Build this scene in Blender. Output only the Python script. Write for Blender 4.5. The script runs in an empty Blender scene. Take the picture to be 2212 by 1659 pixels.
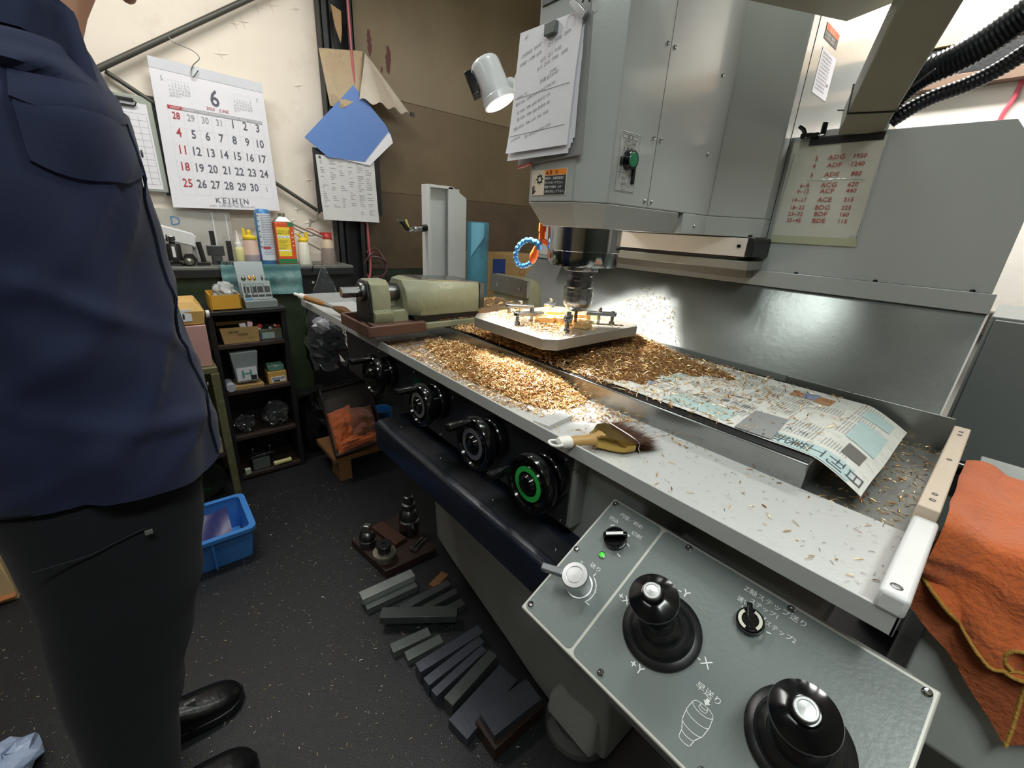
import bpy, bmesh, math, random
import numpy as np
from mathutils import Vector, Matrix
rnd = random.Random(7)
SC = bpy.context.scene
COL = SC.collection

# ---------------------------------------------------------------- camera
cam_d = bpy.data.cameras.new('camera')
cam = bpy.data.objects.new('camera', cam_d); COL.objects.link(cam)
cam_d.sensor_fit = 'HORIZONTAL'; cam_d.sensor_width = 36.0
cam_d.lens = 918.53 / 2212 * 36.0
cam_d.clip_start = 0.02
cam.matrix_world = (Matrix.Translation((0, 0, 1.35)) @ Matrix.Rotation(math.radians(48.641), 4, 'Z')
                    @ Matrix.Rotation(math.radians(90 - 20.21), 4, 'X') @ Matrix.Rotation(math.radians(3.286), 4, 'Z'))
SC.camera = cam

# ---------------------------------------------------------------- world and room lights
w = bpy.data.worlds.new('world'); SC.world = w; w.use_nodes = True
w.node_tree.nodes['Background'].inputs[0].default_value = (0.9, 0.95, 1.0, 1)
w.node_tree.nodes['Background'].inputs[1].default_value = 0.25

def area(name, loc, sx, sy, power, col=(1, 1, 1), rot=(0, 0, 0)):
    l = bpy.data.lights.new(name, 'AREA'); l.shape = 'RECTANGLE'; l.size = sx; l.size_y = sy
    l.energy = power; l.color = col
    o = bpy.data.objects.new(name, l); COL.objects.link(o); o.location = loc; o.rotation_euler = rot
    return o
FL = (0.93, 1.0, 0.96)
area('ceiling_tube_light', (-0.72, 1.18, 2.72), 0.22, 1.2, 19, FL)
area('ceiling_tube_light', (0.5, -0.15, 2.72), 0.25, 1.2, 21, FL)
area('ceiling_tube_light', (-2.05, 0.25, 2.72), 0.25, 1.2, 17, (1, 0.97, 0.93))
area('ceiling_tube_light', (-0.3, 2.25, 2.72), 1.2, 0.25, 40, (1, 0.98, 0.94))
area('ceiling_tube_light', (-1.0, -1.4, 2.72), 1.2, 0.25, 7, FL)

SC.view_settings.view_transform = 'Standard'
SC.view_settings.look = 'None'
SC.view_settings.exposure = 0.3
SC.view_settings.gamma = 1.0
SC.view_settings.use_curve_mapping = False

# ---------------------------------------------------------------- materials
def lin(h):
    h = h.lstrip('#'); out = []
    for i in (0, 2, 4):
        c = int(h[i:i + 2], 16) / 255
        out.append(c / 12.92 if c <= .04045 else ((c + .055) / 1.055) ** 2.4)
    return out
MATS = {}
def mat(name, col, rough=.5, metal=0., var=.10, scale=9., bump=0., bscale=60., rvar=0., alpha=None, trans=0.,
        emit=None, col2=None, thr=(.45, .62), scale2=6., coat=0., sheen=0., stretch=None, spec=None):
    """procedural principled material: base colour broken up by noise, optional second colour in blotches, bump"""
    if name in MATS: return MATS[name]
    m = bpy.data.materials.new(name); m.use_nodes = True
    nt = m.node_tree; N = nt.nodes; L = nt.links
    b = N['Principled BSDF']
    c = lin(col)
    tc = N.new('ShaderNodeTexCoord'); vec = tc.outputs['Object']
    if stretch:
        mp = N.new('ShaderNodeMapping'); mp.inputs['Scale'].default_value = stretch
        L.new(vec, mp.inputs[0]); vec = mp.outputs[0]
    nz = N.new('ShaderNodeTexNoise'); nz.inputs['Scale'].default_value = scale; nz.inputs['Detail'].default_value = 5
    L.new(vec, nz.inputs['Vector'])
    mx = N.new('ShaderNodeMix'); mx.data_type = 'RGBA'
    mx.inputs[6].default_value = [max(0, v * (1 - var)) for v in c] + [1]
    mx.inputs[7].default_value = [min(1, v * (1 + var)) for v in c] + [1]
    L.new(nz.outputs['Fac'], mx.inputs[0]); out = mx.outputs[2]
    if col2:
        n2 = N.new('ShaderNodeTexNoise'); n2.inputs['Scale'].default_value = scale2; n2.inputs['Detail'].default_value = 8
        n2.inputs['Roughness'].default_value = .65
        L.new(vec, n2.inputs['Vector'])
        mr = N.new('ShaderNodeMapRange'); mr.inputs[1].default_value = thr[0]; mr.inputs[2].default_value = thr[1]
        L.new(n2.outputs['Fac'], mr.inputs[0])
        m2 = N.new('ShaderNodeMix'); m2.data_type = 'RGBA'; L.new(mr.outputs[0], m2.inputs[0])
        L.new(out, m2.inputs[6]); m2.inputs[7].default_value = lin(col2) + [1]; out = m2.outputs[2]
    L.new(out, b.inputs['Base Color'])
    b.inputs['Roughness'].default_value = rough; b.inputs['Metallic'].default_value = metal
    if rvar:
        mr = N.new('ShaderNodeMapRange'); mr.inputs[3].default_value = max(.02, rough - rvar); mr.inputs[4].default_value = min(1, rough + rvar)
        L.new(nz.outputs['Fac'], mr.inputs[0]); L.new(mr.outputs[0], b.inputs['Roughness'])
    if bump:
        nb = N.new('ShaderNodeTexNoise'); nb.inputs['Scale'].default_value = bscale; nb.inputs['Detail'].default_value = 4
        L.new(vec, nb.inputs['Vector'])
        bp = N.new('ShaderNodeBump'); bp.inputs['Strength'].default_value = bump; bp.inputs['Distance'].default_value = .01
        L.new(nb.outputs['Fac'], bp.inputs['Height']); L.new(bp.outputs[0], b.inputs['Normal'])
    if alpha is not None: b.inputs['Alpha'].default_value = alpha
    if trans: b.inputs['Transmission Weight'].default_value = trans
    if coat: b.inputs['Coat Weight'].default_value = coat; b.inputs['Coat Roughness'].default_value = .08
    if sheen: b.inputs['Sheen Weight'].default_value = sheen
    if spec is not None: b.inputs['Specular IOR Level'].default_value = spec
    if emit:
        b.inputs['Emission Color'].default_value = lin(emit[0]) + [1]; b.inputs['Emission Strength'].default_value = emit[1]
    MATS[name] = m
    return m

def filmmat(name, col, dens, rough=.08, bump=.4, bscale=30.):
    """thin clear plastic: mostly see-through, glossy where it turns away"""
    if name in MATS: return MATS[name]
    m = bpy.data.materials.new(name); m.use_nodes = True; nt = m.node_tree; N = nt.nodes; L = nt.links
    N.remove(N['Principled BSDF']); out = N['Material Output']
    tc = N.new('ShaderNodeTexCoord'); nz = N.new('ShaderNodeTexNoise'); nz.inputs['Scale'].default_value = bscale
    L.new(tc.outputs['Object'], nz.inputs['Vector']); bp = N.new('ShaderNodeBump'); bp.inputs['Strength'].default_value = bump; bp.inputs['Distance'].default_value = .01
    L.new(nz.outputs['Fac'], bp.inputs['Height'])
    tr = N.new('ShaderNodeBsdfTransparent'); tr.inputs[0].default_value = (.93, .95, .96, 1)
    df = N.new('ShaderNodeBsdfDiffuse'); df.inputs[0].default_value = lin(col) + [1]
    gl = N.new('ShaderNodeBsdfGlossy'); gl.inputs['Roughness'].default_value = rough; L.new(bp.outputs[0], gl.inputs['Normal'])
    fr = N.new('ShaderNodeFresnel'); fr.inputs[0].default_value = 1.5; L.new(bp.outputs[0], fr.inputs['Normal'])
    m1 = N.new('ShaderNodeMixShader'); m1.inputs[0].default_value = dens; L.new(tr.outputs[0], m1.inputs[1]); L.new(df.outputs[0], m1.inputs[2])
    m2 = N.new('ShaderNodeMixShader'); L.new(fr.outputs[0], m2.inputs[0]); L.new(m1.outputs[0], m2.inputs[1]); L.new(gl.outputs[0], m2.inputs[2])
    L.new(m2.outputs[0], out.inputs[0]); MATS[name] = m
    return m

# ---------------------------------------------------------------- mesh building
V = Vector
def frame(n, up=(0, 0, 1)):
    n = V(n).normalized(); up = V(up)
    if abs(n.dot(up.normalized())) > .999: up = V((0, 1, 0)) if abs(n.y) < .9 else V((1, 0, 0))
    u = up.cross(n).normalized(); v = n.cross(u)
    return u, v, n
class MB:
    def __init__(s): s.v = []; s.f = []; s.m = []; s.cm = 0
    def add(s, vs, fs):
        k = len(s.v); s.v += [tuple(p) for p in vs]
        for f in fs: s.f.append(tuple(i + k for i in f)); s.m.append(s.cm)
        return s
    def mi(s, i): s.cm = i; return s
    def box(s, lo, hi, R=None, c=None):
        x0, y0, z0 = lo; x1, y1, z1 = hi
        vs = [V(p) for p in ((x0, y0, z0), (x1, y0, z0), (x1, y1, z0), (x0, y1, z0), (x0, y0, z1), (x1, y0, z1), (x1, y1, z1), (x0, y1, z1))]
        if R is not None:
            c = V(c) if c is not None else (V(lo) + V(hi)) / 2
            vs = [R @ (p - c) + c for p in vs]
        return s.add(vs, [(3, 2, 1, 0), (4, 5, 6, 7), (0, 1, 5, 4), (1, 2, 6, 5), (2, 3, 7, 6), (3, 0, 4, 7)])
    def obox(s, c, size, u, v, n):
        """box centred on c with half axes along u, v, n"""
        c = V(c); u, v, n = V(u).normalized() * size[0] / 2, V(v).normalized() * size[1] / 2, V(n).normalized() * size[2] / 2
        vs = [c + a * u + b * v + d * n for d in (-1, 1) for a, b in ((-1, -1), (1, -1), (1, 1), (-1, 1))]
        return s.add(vs, [(3, 2, 1, 0), (4, 5, 6, 7), (0, 1, 5, 4), (1, 2, 6, 5), (2, 3, 7, 6), (3, 0, 4, 7)])
    def lathe(s, o, n, prof, seg=24, up=(0, 0, 1), cap=True, a0=0., smoothcap=False):
        """prof: list of (radius, height along n)"""
        o = V(o); u, v, n = frame(n, up); vs = []; fs = []
        for r, h in prof:
            for i in range(seg):
                a = a0 + 2 * math.pi * i / seg
                vs.append(o + n * h + (u * math.cos(a) + v * math.sin(a)) * r)
        for j in range(len(prof) - 1):
            for i in range(seg):
                k = (i + 1) % seg
                fs.append((j * seg + i, j * seg + k, (j + 1) * seg + k, (j + 1) * seg + i))
        if cap:
            if prof[0][0] > 1e-6: fs.append(tuple(range(seg - 1, -1, -1)))
            if prof[-1][0] > 1e-6: fs.append(tuple((len(prof) - 1) * seg + i for i in range(seg)))
        return s.add(vs, fs)
    def cyl(s, p0, p1, r, r1=None, seg=16, a0=0.):
        d = V(p1) - V(p0)
        return s.lathe(p0, d, [(r, 0), (r if r1 is None else r1, d.length)], seg, a0=a0)
    def tube(s, pts, r, seg=8, closed=False, smooth=0):
        pts = [V(p) for p in pts]
        if smooth: pts = catmull(pts, smooth, closed)
        n = len(pts); rings = []
        u = None
        for i, p in enumerate(pts):
            t = (pts[(i + 1) % n] - pts[i - 1]) if closed else (pts[min(i + 1, n - 1)] - pts[max(i - 1, 0)])
            t.normalize()
            if u is None: u = frame(t)[0]
            u = (u - t * u.dot(t)).normalized(); v = t.cross(u)
            rr = r(i / max(1, n - 1)) if callable(r) else r
            rings.append([p + (u * math.cos(a) + v * math.sin(a)) * rr for a in [2 * math.pi * k / seg for k in range(seg)]])
        return s.loft(rings, cap=not closed, loop=closed)
    def loft(s, rings, cap=True, loop=False, closed=True):
        m = len(rings[0]); vs = [p for r in rings for p in r]; fs = []
        nr = len(rings)
        for j in range(nr if loop else nr - 1):
            j2 = (j + 1) % nr
            for i in range(m if closed else m - 1):
                k = (i + 1) % m
                fs.append((j * m + i, j * m + k, j2 * m + k, j2 * m + i))
        if cap and not loop and closed:
            fs.append(tuple(range(m - 1, -1, -1))); fs.append(tuple((nr - 1) * m + i for i in range(m)))
        return s.add(vs, fs)
    def prism(s, poly, o, u, v, n, d0, d1):
        """polygon (2d in u, v) extruded along n from d0 to d1"""
        o, u, v, n = V(o), V(u), V(v), V(n); m = len(poly)
        vs = [o + u * a + v * b + n * d0 for a, b in poly] + [o + u * a + v * b + n * d1 for a, b in poly]
        fs = [tuple(range(m - 1, -1, -1)), tuple(range(m, 2 * m))] + [(i, (i + 1) % m, (i + 1) % m + m, i + m) for i in range(m)]
        return s.add(vs, fs)
    def grid(s, fn, nu, nv, thick=0.):
        """fn(a, b) -> point, a, b in 0..1; optional thickness along the local normal"""
        P = [[V(fn(i / nu, j / nv)) for i in range(nu + 1)] for j in range(nv + 1)]
        vs = [p for r in P for p in r]; W = nu + 1
        fs = [(j * W + i, j * W + i + 1, (j + 1) * W + i + 1, (j + 1) * W + i) for j in range(nv) for i in range(nu)]
        if thick:
            N = []
            for j in range(nv + 1):
                for i in range(nu + 1):
                    du = P[j][min(i + 1, nu)] - P[j][max(i - 1, 0)]; dv = P[min(j + 1, nv)][i] - P[max(j - 1, 0)][i]
                    q = du.cross(dv); N.append(q.normalized() if q.length > 1e-9 else V((0, 0, 1)))
            k = len(vs); vs = vs + [p - q * thick for p, q in zip(vs, N)]
            fs = fs + [tuple(i + k for i in reversed(f)) for f in fs]
            e = [j * W for j in range(nv + 1)]
            bd = list(range(W)) + [j * W + nu for j in range(1, nv + 1)] + [nv * W + i for i in range(nu - 1, -1, -1)] + [j * W for j in range(nv - 1, 0, -1)]
            for a, b in zip(bd, bd[1:] + bd[:1]): fs.append((b, a, a + k, b + k))
        return s.add(vs, fs)
    def text(s, txt, o, u, v, size, align='L', sx=1., lift=0.0004, bold=False):
        """flat lettering: baseline origin o, reading direction u, up v"""
        vs, fs, w_ = glyphs(txt, bold); o, u, v = V(o), V(u).normalized(), V(v).normalized(); n = u.cross(v)
        off = {'L': 0, 'C': -w_ / 2, 'R': -w_}[align]
        return s.add([o + u * ((x + off) * size * sx) + v * (y * size) + n * lift for x, y in vs], fs)
    def rect(s, o, u, v, w_, h_, lift=0.0003):
        o, u, v = V(o), V(u).normalized(), V(v).normalized(); n = u.cross(v)
        return s.add([o + u * a + v * b + n * lift for a, b in ((0, 0), (w_, 0), (w_, h_), (0, h_))], [(0, 1, 2, 3)])
    def blob(s, c, r, seg=12, rings=8, jit=0., seed=0, R=None):
        q = random.Random(seed); c = V(c); vs = []; fs = []
        for j in range(rings + 1):
            th = math.pi * j / rings
            for i in range(seg):
                ph = 2 * math.pi * i / seg
                k = 1 + (q.random() - .5) * 2 * jit
                p = V((r[0] * math.sin(th) * math.cos(ph), r[1] * math.sin(th) * math.sin(ph), r[2] * math.cos(th))) * k
                vs.append(c + (R @ p if R is not None else p))
        for j in range(rings):
            for i in range(seg):
                k = (i + 1) % seg; fs.append((j * seg + i, (j + 1) * seg + i, (j + 1) * seg + k, j * seg + k))
        return s.add(vs, fs)
def catmull(pts, k, closed=False):
    out = []; n = len(pts)
    g = lambda i: pts[i % n] if closed else pts[min(max(i, 0), n - 1)]
    for i in range(n if closed else n - 1):
        p0, p1, p2, p3 = g(i - 1), g(i), g(i + 1), g(i + 2)
        for j in range(k):
            t = j / k
            out.append(.5 * ((2 * p1) + (p2 - p0) * t + (2 * p0 - 5 * p1 + 4 * p2 - p3) * t * t + (3 * p1 - p0 - 3 * p2 + p3) * t ** 3))
    if not closed: out.append(pts[-1])
    return out
GL = {}
def glyphs(t, bold=False):
    if (t, bold) in GL: return GL[(t, bold)]
    cu = bpy.data.curves.new('t', 'FONT'); cu.body = t; cu.size = 1; cu.resolution_u = 2; cu.offset = .012 if bold else 0
    o = bpy.data.objects.new('t', cu); COL.objects.link(o)
    dg = bpy.context.evaluated_depsgraph_get(); ev = o.evaluated_get(dg); me = ev.to_mesh()
    vs = [(p.co.x, p.co.y) for p in me.vertices]; fs = [tuple(p.vertices) for p in me.polygons]
    ev.to_mesh_clear(); bpy.data.objects.remove(o); bpy.data.curves.remove(cu)
    if fs:   # keep faces turned up
        fs2 = []
        for f in fs:
            a = sum(vs[f[i]][0] * vs[f[(i + 1) % len(f)]][1] - vs[f[(i + 1) % len(f)]][0] * vs[f[i]][1] for i in range(len(f)))
            fs2.append(f if a > 0 else f[::-1])
        fs = fs2
    GL[(t, bold)] = (vs, fs, max([p[0] for p in vs], default=0)); return GL[(t, bold)]

# ---------------------------------------------------------------- things and parts
FR = {}
def thing(name, label, cat, loc=(0, 0, 0), rz=0., group=None):
    o = bpy.data.objects.new(name, None); COL.objects.link(o); o.empty_display_size = .05
    o.location = loc; o.rotation_euler = (0, 0, rz); o['label'] = label; o['category'] = cat
    if group: o['group'] = group
    FR[o.name] = Matrix.Translation(V(loc)) @ Matrix.Rotation(rz, 4, 'Z')
    return o
def mesh(name, mb, mats, smooth=35):
    me = bpy.data.meshes.new(name)
    me.from_pydata(mb.v, [], mb.f)
    for m in (mats if isinstance(mats, (list, tuple)) else [mats]): me.materials.append(m)
    if any(mb.m): me.polygons.foreach_set('material_index', mb.m)
    if smooth:
        me.polygons.foreach_set('use_smooth', [True] * len(me.polygons))
        me.set_sharp_from_angle(angle=math.radians(smooth))
    me.update(); return me
def part(name, mb, mats, parent, smooth=35, bevel=0., label=None, local=False, kind=None, sub=0, seg=2):
    """a mesh object under parent; its vertices are given in world space unless local"""
    if not local and FR.get(parent.name) is not None:
        I = FR[parent.name].inverted(); mb.v = [tuple(I @ V(p)) for p in mb.v]
    me = mesh(name, mb, mats, smooth)
    o = bpy.data.objects.new(name, me); COL.objects.link(o); o.parent = parent
    FR[o.name] = FR.get(parent.name)
    fin(o, bevel, sub, seg)
    if label: o['label'] = label
    if kind or any(k in name for k in ('print', 'writing', 'lines', 'barcode', 'slot', 'marks')): o['kind'] = kind or 'stuff'
    return o
def fin(o, bevel, sub, seg=2):
    if bevel:
        b = o.modifiers.new('bevel', 'BEVEL'); b.width = bevel; b.segments = seg; b.limit_method = 'ANGLE'; b.angle_limit = math.radians(40)
        b.harden_normals = False
    if sub:
        b = o.modifiers.new('sub', 'SUBSURF'); b.levels = sub; b.render_levels = sub
def solo(name, mb, mats, label, cat, group=None, smooth=35, bevel=0., kind=None, sub=0, seg=2):
    """a thing that is one mesh: origin at the centre of its base"""
    a = np.array(mb.v); c = (a.min(0) + a.max(0)) / 2; c[2] = a[:, 2].min(); c = V(c)
    mb.v = [tuple(V(p) - c) for p in mb.v]
    me = mesh(name, mb, mats, smooth)
    o = bpy.data.objects.new(name, me); COL.objects.link(o); o.location = c
    FR[o.name] = Matrix.Translation(c)
    if kind: o['kind'] = kind
    if label: o['label'] = label
    if cat: o['category'] = cat
    if group: o['group'] = group
    fin(o, bevel, sub, seg); return o
def struct(name, mb, mats, bevel=0., smooth=35):
    o = solo(name, mb, mats, None, None, bevel=bevel, smooth=smooth); o['kind'] = 'structure'; return o
def copy_tree(o, parent=None):
    c = o.copy(); COL.objects.link(c); c.parent = parent
    if parent is not None: c.matrix_parent_inverse = o.matrix_parent_inverse.copy()
    for ch in list(o.children): copy_tree(ch, c)
    return c
def rot(ax, deg): return Matrix.Rotation(math.radians(deg), 3, ax)
def dup(name, me, parent, loc, R=None):
    """an alike piece that shares its mesh; loc is in world space"""
    o = bpy.data.objects.new(name, me); COL.objects.link(o); o.parent = parent
    F = FR.get(parent.name); Mx = Matrix.Translation(V(loc)) @ (R.to_4x4() if R is not None else Matrix())
    o.matrix_local = (F.inverted() if F is not None else Matrix()) @ Mx
    return o
# ---------------------------------------------------------------- palette
mt = dict(
 floor=mat('floor_black', '#1f2023', .45, 0, .3, 60, .22, 260, .12, col2='#4c4c4e', thr=(.60, .72), scale2=170),
 cream=mat('wall_cream', '#e9dfd0', .7, 0, .05, 6, .25, 14, col2='#d6c6b0', thr=(.56, .8), scale2=5),
 whitewall=mat('wall_white', '#f1ebe2', .7, 0, .04, 6, .25, 14),
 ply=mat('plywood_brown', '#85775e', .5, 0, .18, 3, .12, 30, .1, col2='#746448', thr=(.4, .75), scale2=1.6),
 ply_shade_low=mat('plywood_shade_low', '#63533e', .5, 0, .25, 3, .1, 30, col2='#46392b', thr=(.35, .7), scale2=2.0),  # lowest boards: weaker light painted as a darker brown
 ply_shade_mid=mat('plywood_shade_mid', '#705f46', .5, 0, .2, 3, .1, 30, col2='#57472f', thr=(.35, .75), scale2=1.6),  # middle boards: a lighter step of the same painted shade
 black_paint=mat('black_paint', '#1c1d1f', .45, 0, .2, 12, .15, 60),
 green_dado=mat('dado_dark_green', '#2e3a2c', .5, 0, .25, 5, .15, 40, col2='#1d241d', thr=(.45, .65)),
 ceiling=mat('ceiling_board', '#d8d5cc', .8, 0, .06, 4),
 mgrey=mat('machine_grey', '#a6aba9', .22, 0, .03, 6, .02, 150, .03, coat=.4),
 mgrey2=mat('machine_grey_dark', '#7b807e', .35, 0, .05, 6, .06, 120, .05),
 cast=mat('casting_grey', '#a2a6a3', .42, 0, .10, 8, .15, 60, .08),
 trayw=mat('tray_light_grey', '#bdbebc', .33, 0, .05, 9, .04, 120, .06, col2='#adaeab', thr=(.6, .8), scale2=20),
 traymetal=mat('tray_sheet_metal', '#8e918d', .30, .75, .15, 14, .05, 90, .1, stretch=(1, .4, 1)),
 splash=mat('splash_sheet_metal', '#868a88', .32, .6, .10, 7, .05, 60, .08),
 table=mat('table_ground_steel', '#9b9d9c', .25, .9, .12, 12, .03, 200, .08, stretch=(.2, 1, 1)),
 black=mat('black_satin', '#17181a', .38, 0, .15, 20, .06, 150, .06),
 blackgl=mat('black_gloss_plastic', '#0b0c0e', .13, 0, .1, 20),
 rubber=mat('black_rubber', '#151618', .3, 0, .15, 20),
 apron=mat('apron_black', '#25262a', .42, 0, .12, 9, .06, 120),
 navyshelf=mat('shelf_blue_black', '#1a1f2c', .30, 0, .12, 9, .05, 120),
 steel=mat('bright_steel', '#a9abac', .26, 1, .06, 15, .02, 120, .06),
 chrome=mat('chrome', '#b5b7b9', .12, 1, .03, 15),
 dsteel=mat('dark_steel', '#6d6f70', .32, 1, .18, 15, .06, 80, .1),
 olive=mat('olive_hammer_paint', '#8a8c72', .38, 0, .12, 20, .25, 40, .06, col2='#6c6a55', thr=(.58, .75), scale2=14),
 panel=mat('panel_grey_green', '#747c7b', .34, 0, .06, 6, .05, 160, .05, coat=.15),
 panelrim=mat('panel_rim', '#c6c6be', .4, .2, .08, 20),
 white=mat('white_print', '#eef0ee', .5, 0, .02),
 ink=mat('black_print', '#2a2c30', .6, 0, .05),
 greyink=mat('grey_print', '#8c8d95', .6, 0, .05),
 redink=mat('red_print', '#b23a44', .6, 0, .05),
 paper=mat('paper_white', '#e9e8ee', .7, 0, .02, 12, .05, 80),
 brass=mat('brass', '#d9a75a', .22, 1, .12, 30, .02, 90, .08),
 orange_pl=mat('orange_plastic', '#ef6a2a', .3, 0, .06),
 blue_pl=mat('blue_plastic', '#3f86c6', .3, 0, .08),
 green=mat('green_plastic', '#1c7a52', .3, 0, .06),
 greenb=mat('green_ring', '#2fae4e', .4, 0, .06),
 beige=mat('beige_paint', '#cbb9a6', .4, 0, .06, 9, .05, 90),
 whitep=mat('white_paint', '#dcdcdc', .35, 0, .04, 9, .04, 90),
 wood=mat('wood_light', '#b98e58', .5, 0, .2, 10, .1, 40, stretch=(1, 8, 8)),
 wooddk=mat('wood_block', '#7f5835', .6, 0, .25, 10, .15, 40, stretch=(1, 6, 6)),
 card=mat('cardboard', '#b08f5c', .75, 0, .12, 9, .06, 60),
 rag=mat('orange_rag', '#c9652f', .85, 0, .18, 25, .5, 120, sheen=.3),
 rag2=mat('brown_rag', '#8d5640', .85, 0, .18, 25, .5, 120, sheen=.3),
 navy=mat('navy_cloth', '#101c3e', .85, 0, .22, 5, .10, 420, sheen=.1),
 trouser=mat('trouser_cloth', '#0d0f17', .85, 0, .2, 9, .10, 420, sheen=.05),
 leather=mat('shoe_leather', '#141516', .28, 0, .2, 14, .1, 60),
 skin=mat('skin', '#c89a80', .55, 0, .08, 12, .05, 90),
 film=filmmat('clear_film', '#aab4b8', .05),
 film2=filmmat('milky_film', '#dfe3e4', .5),
 bluefold=mat('blue_folder', '#5f83c4', .4, 0, .04),
 bin=mat('blue_crate', '#4b8fe0', .32, 0, .05),
 lampwhite=mat('lamp_enamel', '#d9dbde', .25, 0, .03, coat=.3),
)

# ---------------------------------------------------------------- the room
mb = MB().box((-2.9, -2.6, -.1), (2.6, 3.0, 0)); struct('floor', mb, mt['floor'])
mb = MB().box((-2.9, -2.6, 3.3), (2.6, 3.0, 3.4)); struct('ceiling', mb, mt['ceiling'])
wl = struct('wall_left', MB().box((-3.0, -2.6, 0), (-2.9, 3.0, 3.3)), mt['cream'])
part('plywood_panel', MB().box((-2.9, 1.15, 1.03), (-2.885, 2.8, 1.52)), mt['ply_shade_low'], wl, bevel=.002)  # boards step darker downwards, shade put into their colours
part('plywood_panel', MB().box((-2.9, 1.15, 1.521), (-2.885, 2.8, 2.06)), mt['ply_shade_mid'], wl, bevel=.002)
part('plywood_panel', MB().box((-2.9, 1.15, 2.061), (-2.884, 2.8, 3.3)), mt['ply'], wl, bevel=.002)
part('dado_panel', MB().box((-2.9, -2.6, 0), (-2.888, 2.8, 1.028)), mt['green_dado'], wl, bevel=.002)
wb = struct('wall_back', MB().box((-2.9, 2.8, 0), (2.6, 2.9, 3.3)), mt['whitewall'])
wr = struct('wall_right', MB().box((2.5, -2.6, 0), (2.6, 2.8, 3.3)), mt['cream'])
part('dado_panel', MB().box((2.485, -2.6, 0), (2.5, 2.8, 1.55)), mt['green_dado'], wr)
struct('wall_front', MB().box((-2.9, -2.7, 0), (2.5, -2.6, 3.3)), mt['ply'])
# timber rails along the back wall
struct('trim_1', MB().box((-1.6, 2.76, 2.16), (1.6, 2.8, 2.26)), mat('timber_tan', '#bfa78a', .6, 0, .15, 10, .1, 40, stretch=(.3, 4, 4)), bevel=.003)
struct('trim_2', MB().box((-1.6, 2.77, 2.05), (1.6, 2.8, 2.155)), mt['black_paint'], bevel=.003)
struct('trim_3', MB().box((-1.6, 2.74, 2.0), (1.6, 2.8, 2.045)), mat('timber_rust', '#7d6553', .6, 0, .15, 10, .1, 40), bevel=.003)
struct('trim_4', MB().box((-.6, 2.72, 1.02), (2.5, 2.8, 1.12)), mat('timber_dark', '#4a4038', .6, 0, .2, 10, .1, 40), bevel=.003)
# black steel post against the left wall
mb = MB()
mb.box((-2.885, .975, 0), (-2.80, .985, 3.3)).box((-2.885, 1.142, 0), (-2.80, 1.152, 3.3)).box((-2.885, .985, 0), (-2.872, 1.142, 3.3))
mb.box((-2.872, 1.04, 0), (-2.845, 1.055, 2.8)).box((-2.81, .975, 0), (-2.80, 1.01, 2.8)).box((-2.81, 1.118, 0), (-2.80, 1.152, 2.8))
struct('trim_5', mb, mt['black_paint'], bevel=.002)
# ---------------------------------------------------------------- the milling machine
mach = thing('milling_machine', 'large grey milling machine with handwheels, spindle head and control panel', 'machine', (-.95, 1.1, 0))
X_, Y_, Z_ = V((1, 0, 0)), V((0, 1, 0)), V((0, 0, 1))

# base casting: profile in YZ swept along X, with a flared foot on the right
mb = MB()
secs = []
for x, y0, zt, ky in ((-1.36, .80, .56, .70), (-1.2, .775, .58, .69), (-.95, .745, .58, .67), (-.75, .72, .58, .66), (-.60, .70, .58, .66), (-.46, .69, .58, .66), (-.34, .70, .58, .67)):
    z1 = .16 + .10 * max(0, min(1, (-.46 - x) / .7))
    secs.append([V((x, 1.75, .03)), V((x, 1.75, .93)), V((x, .70, .93)), V((x, ky - .01, .88)), V((x, ky - .01, .60)), V((x, ky + .015, .46)), V((x, y0 - .03, z1 + .1)), V((x, y0 - .012, z1)), V((x, y0, .03))])
mb.loft(secs)
part('base_casting', mb, mt['cast'], mach, bevel=.012, seg=3)
# foot lug with levelling pad
mb = MB()
mb.loft([[V((-.52, .655, .06)), V((-.36, .655, .06)), V((-.33, .80, .06)), V((-.55, .80, .06))],
         [V((-.515, .66, .125)), V((-.365, .66, .125)), V((-.335, .80, .16)), V((-.545, .80, .16))],
         [V((-.47, .69, .22)), V((-.39, .69, .22)), V((-.34, .80, .34)), V((-.56, .80, .30))]])
part('foot_lug', mb, mt['cast'], mach, bevel=.012, seg=3)
mb = MB().lathe((-.455, .735, 0), Z_, [(.098, 0), (.10, .012), (.095, .022), (.07, .03), (.062, .058), (.03, .062)], 36)
part('levelling_foot', mb, mat('foot_rubber', '#4a4b49', .6, 0, .2, 20), mach)

# apron panel carrying the handwheels
mb = MB().box((-1.75, .612, .735), (-.478, .90, .932)); part('apron_box', mb, mat('apron_bezel', '#8b8c8a', .4, 0, .08, 10), mach, bevel=.008, seg=3)
mb = MB().box((-1.742, .606, .742), (-.488, .6125, .915)); apr = part('apron_panel', mb, mt['apron'], mach, bevel=.004)
scr = MB().lathe((0, 0, 0), -Y_, [(.0045, 0), (.0042, .002), (.0025, .003), (.0022, .0016), (0, .0016)], 12)
SCR = mesh('screw', scr, mt['chrome'])
for x, z in ((-1.735, .905), (-1.42, .903), (-1.16, .903), (-.934, .895), (-.723, .893), (-.503, .903), (-.502, .75), (-1.0, .75)):
    dup('screw', SCR, apr, (x, .606, z))
mb = MB(); mb.box((-1.163, .604, .842), (-1.125, .6065, .888))
part('indicator_window', mb, mat('dark_green_window', '#0f4a38', .2, 0, .1), apr)
part('indicator_window', MB().box((-.792, .604, .872), (-.762, .6065, .886)), MATS['dark_green_window'], apr)
part('indicator_window', MB().box((-1.02, .604, .872), (-.995, .6065, .886)), MATS['dark_green_window'], apr)
mb = MB()
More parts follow.
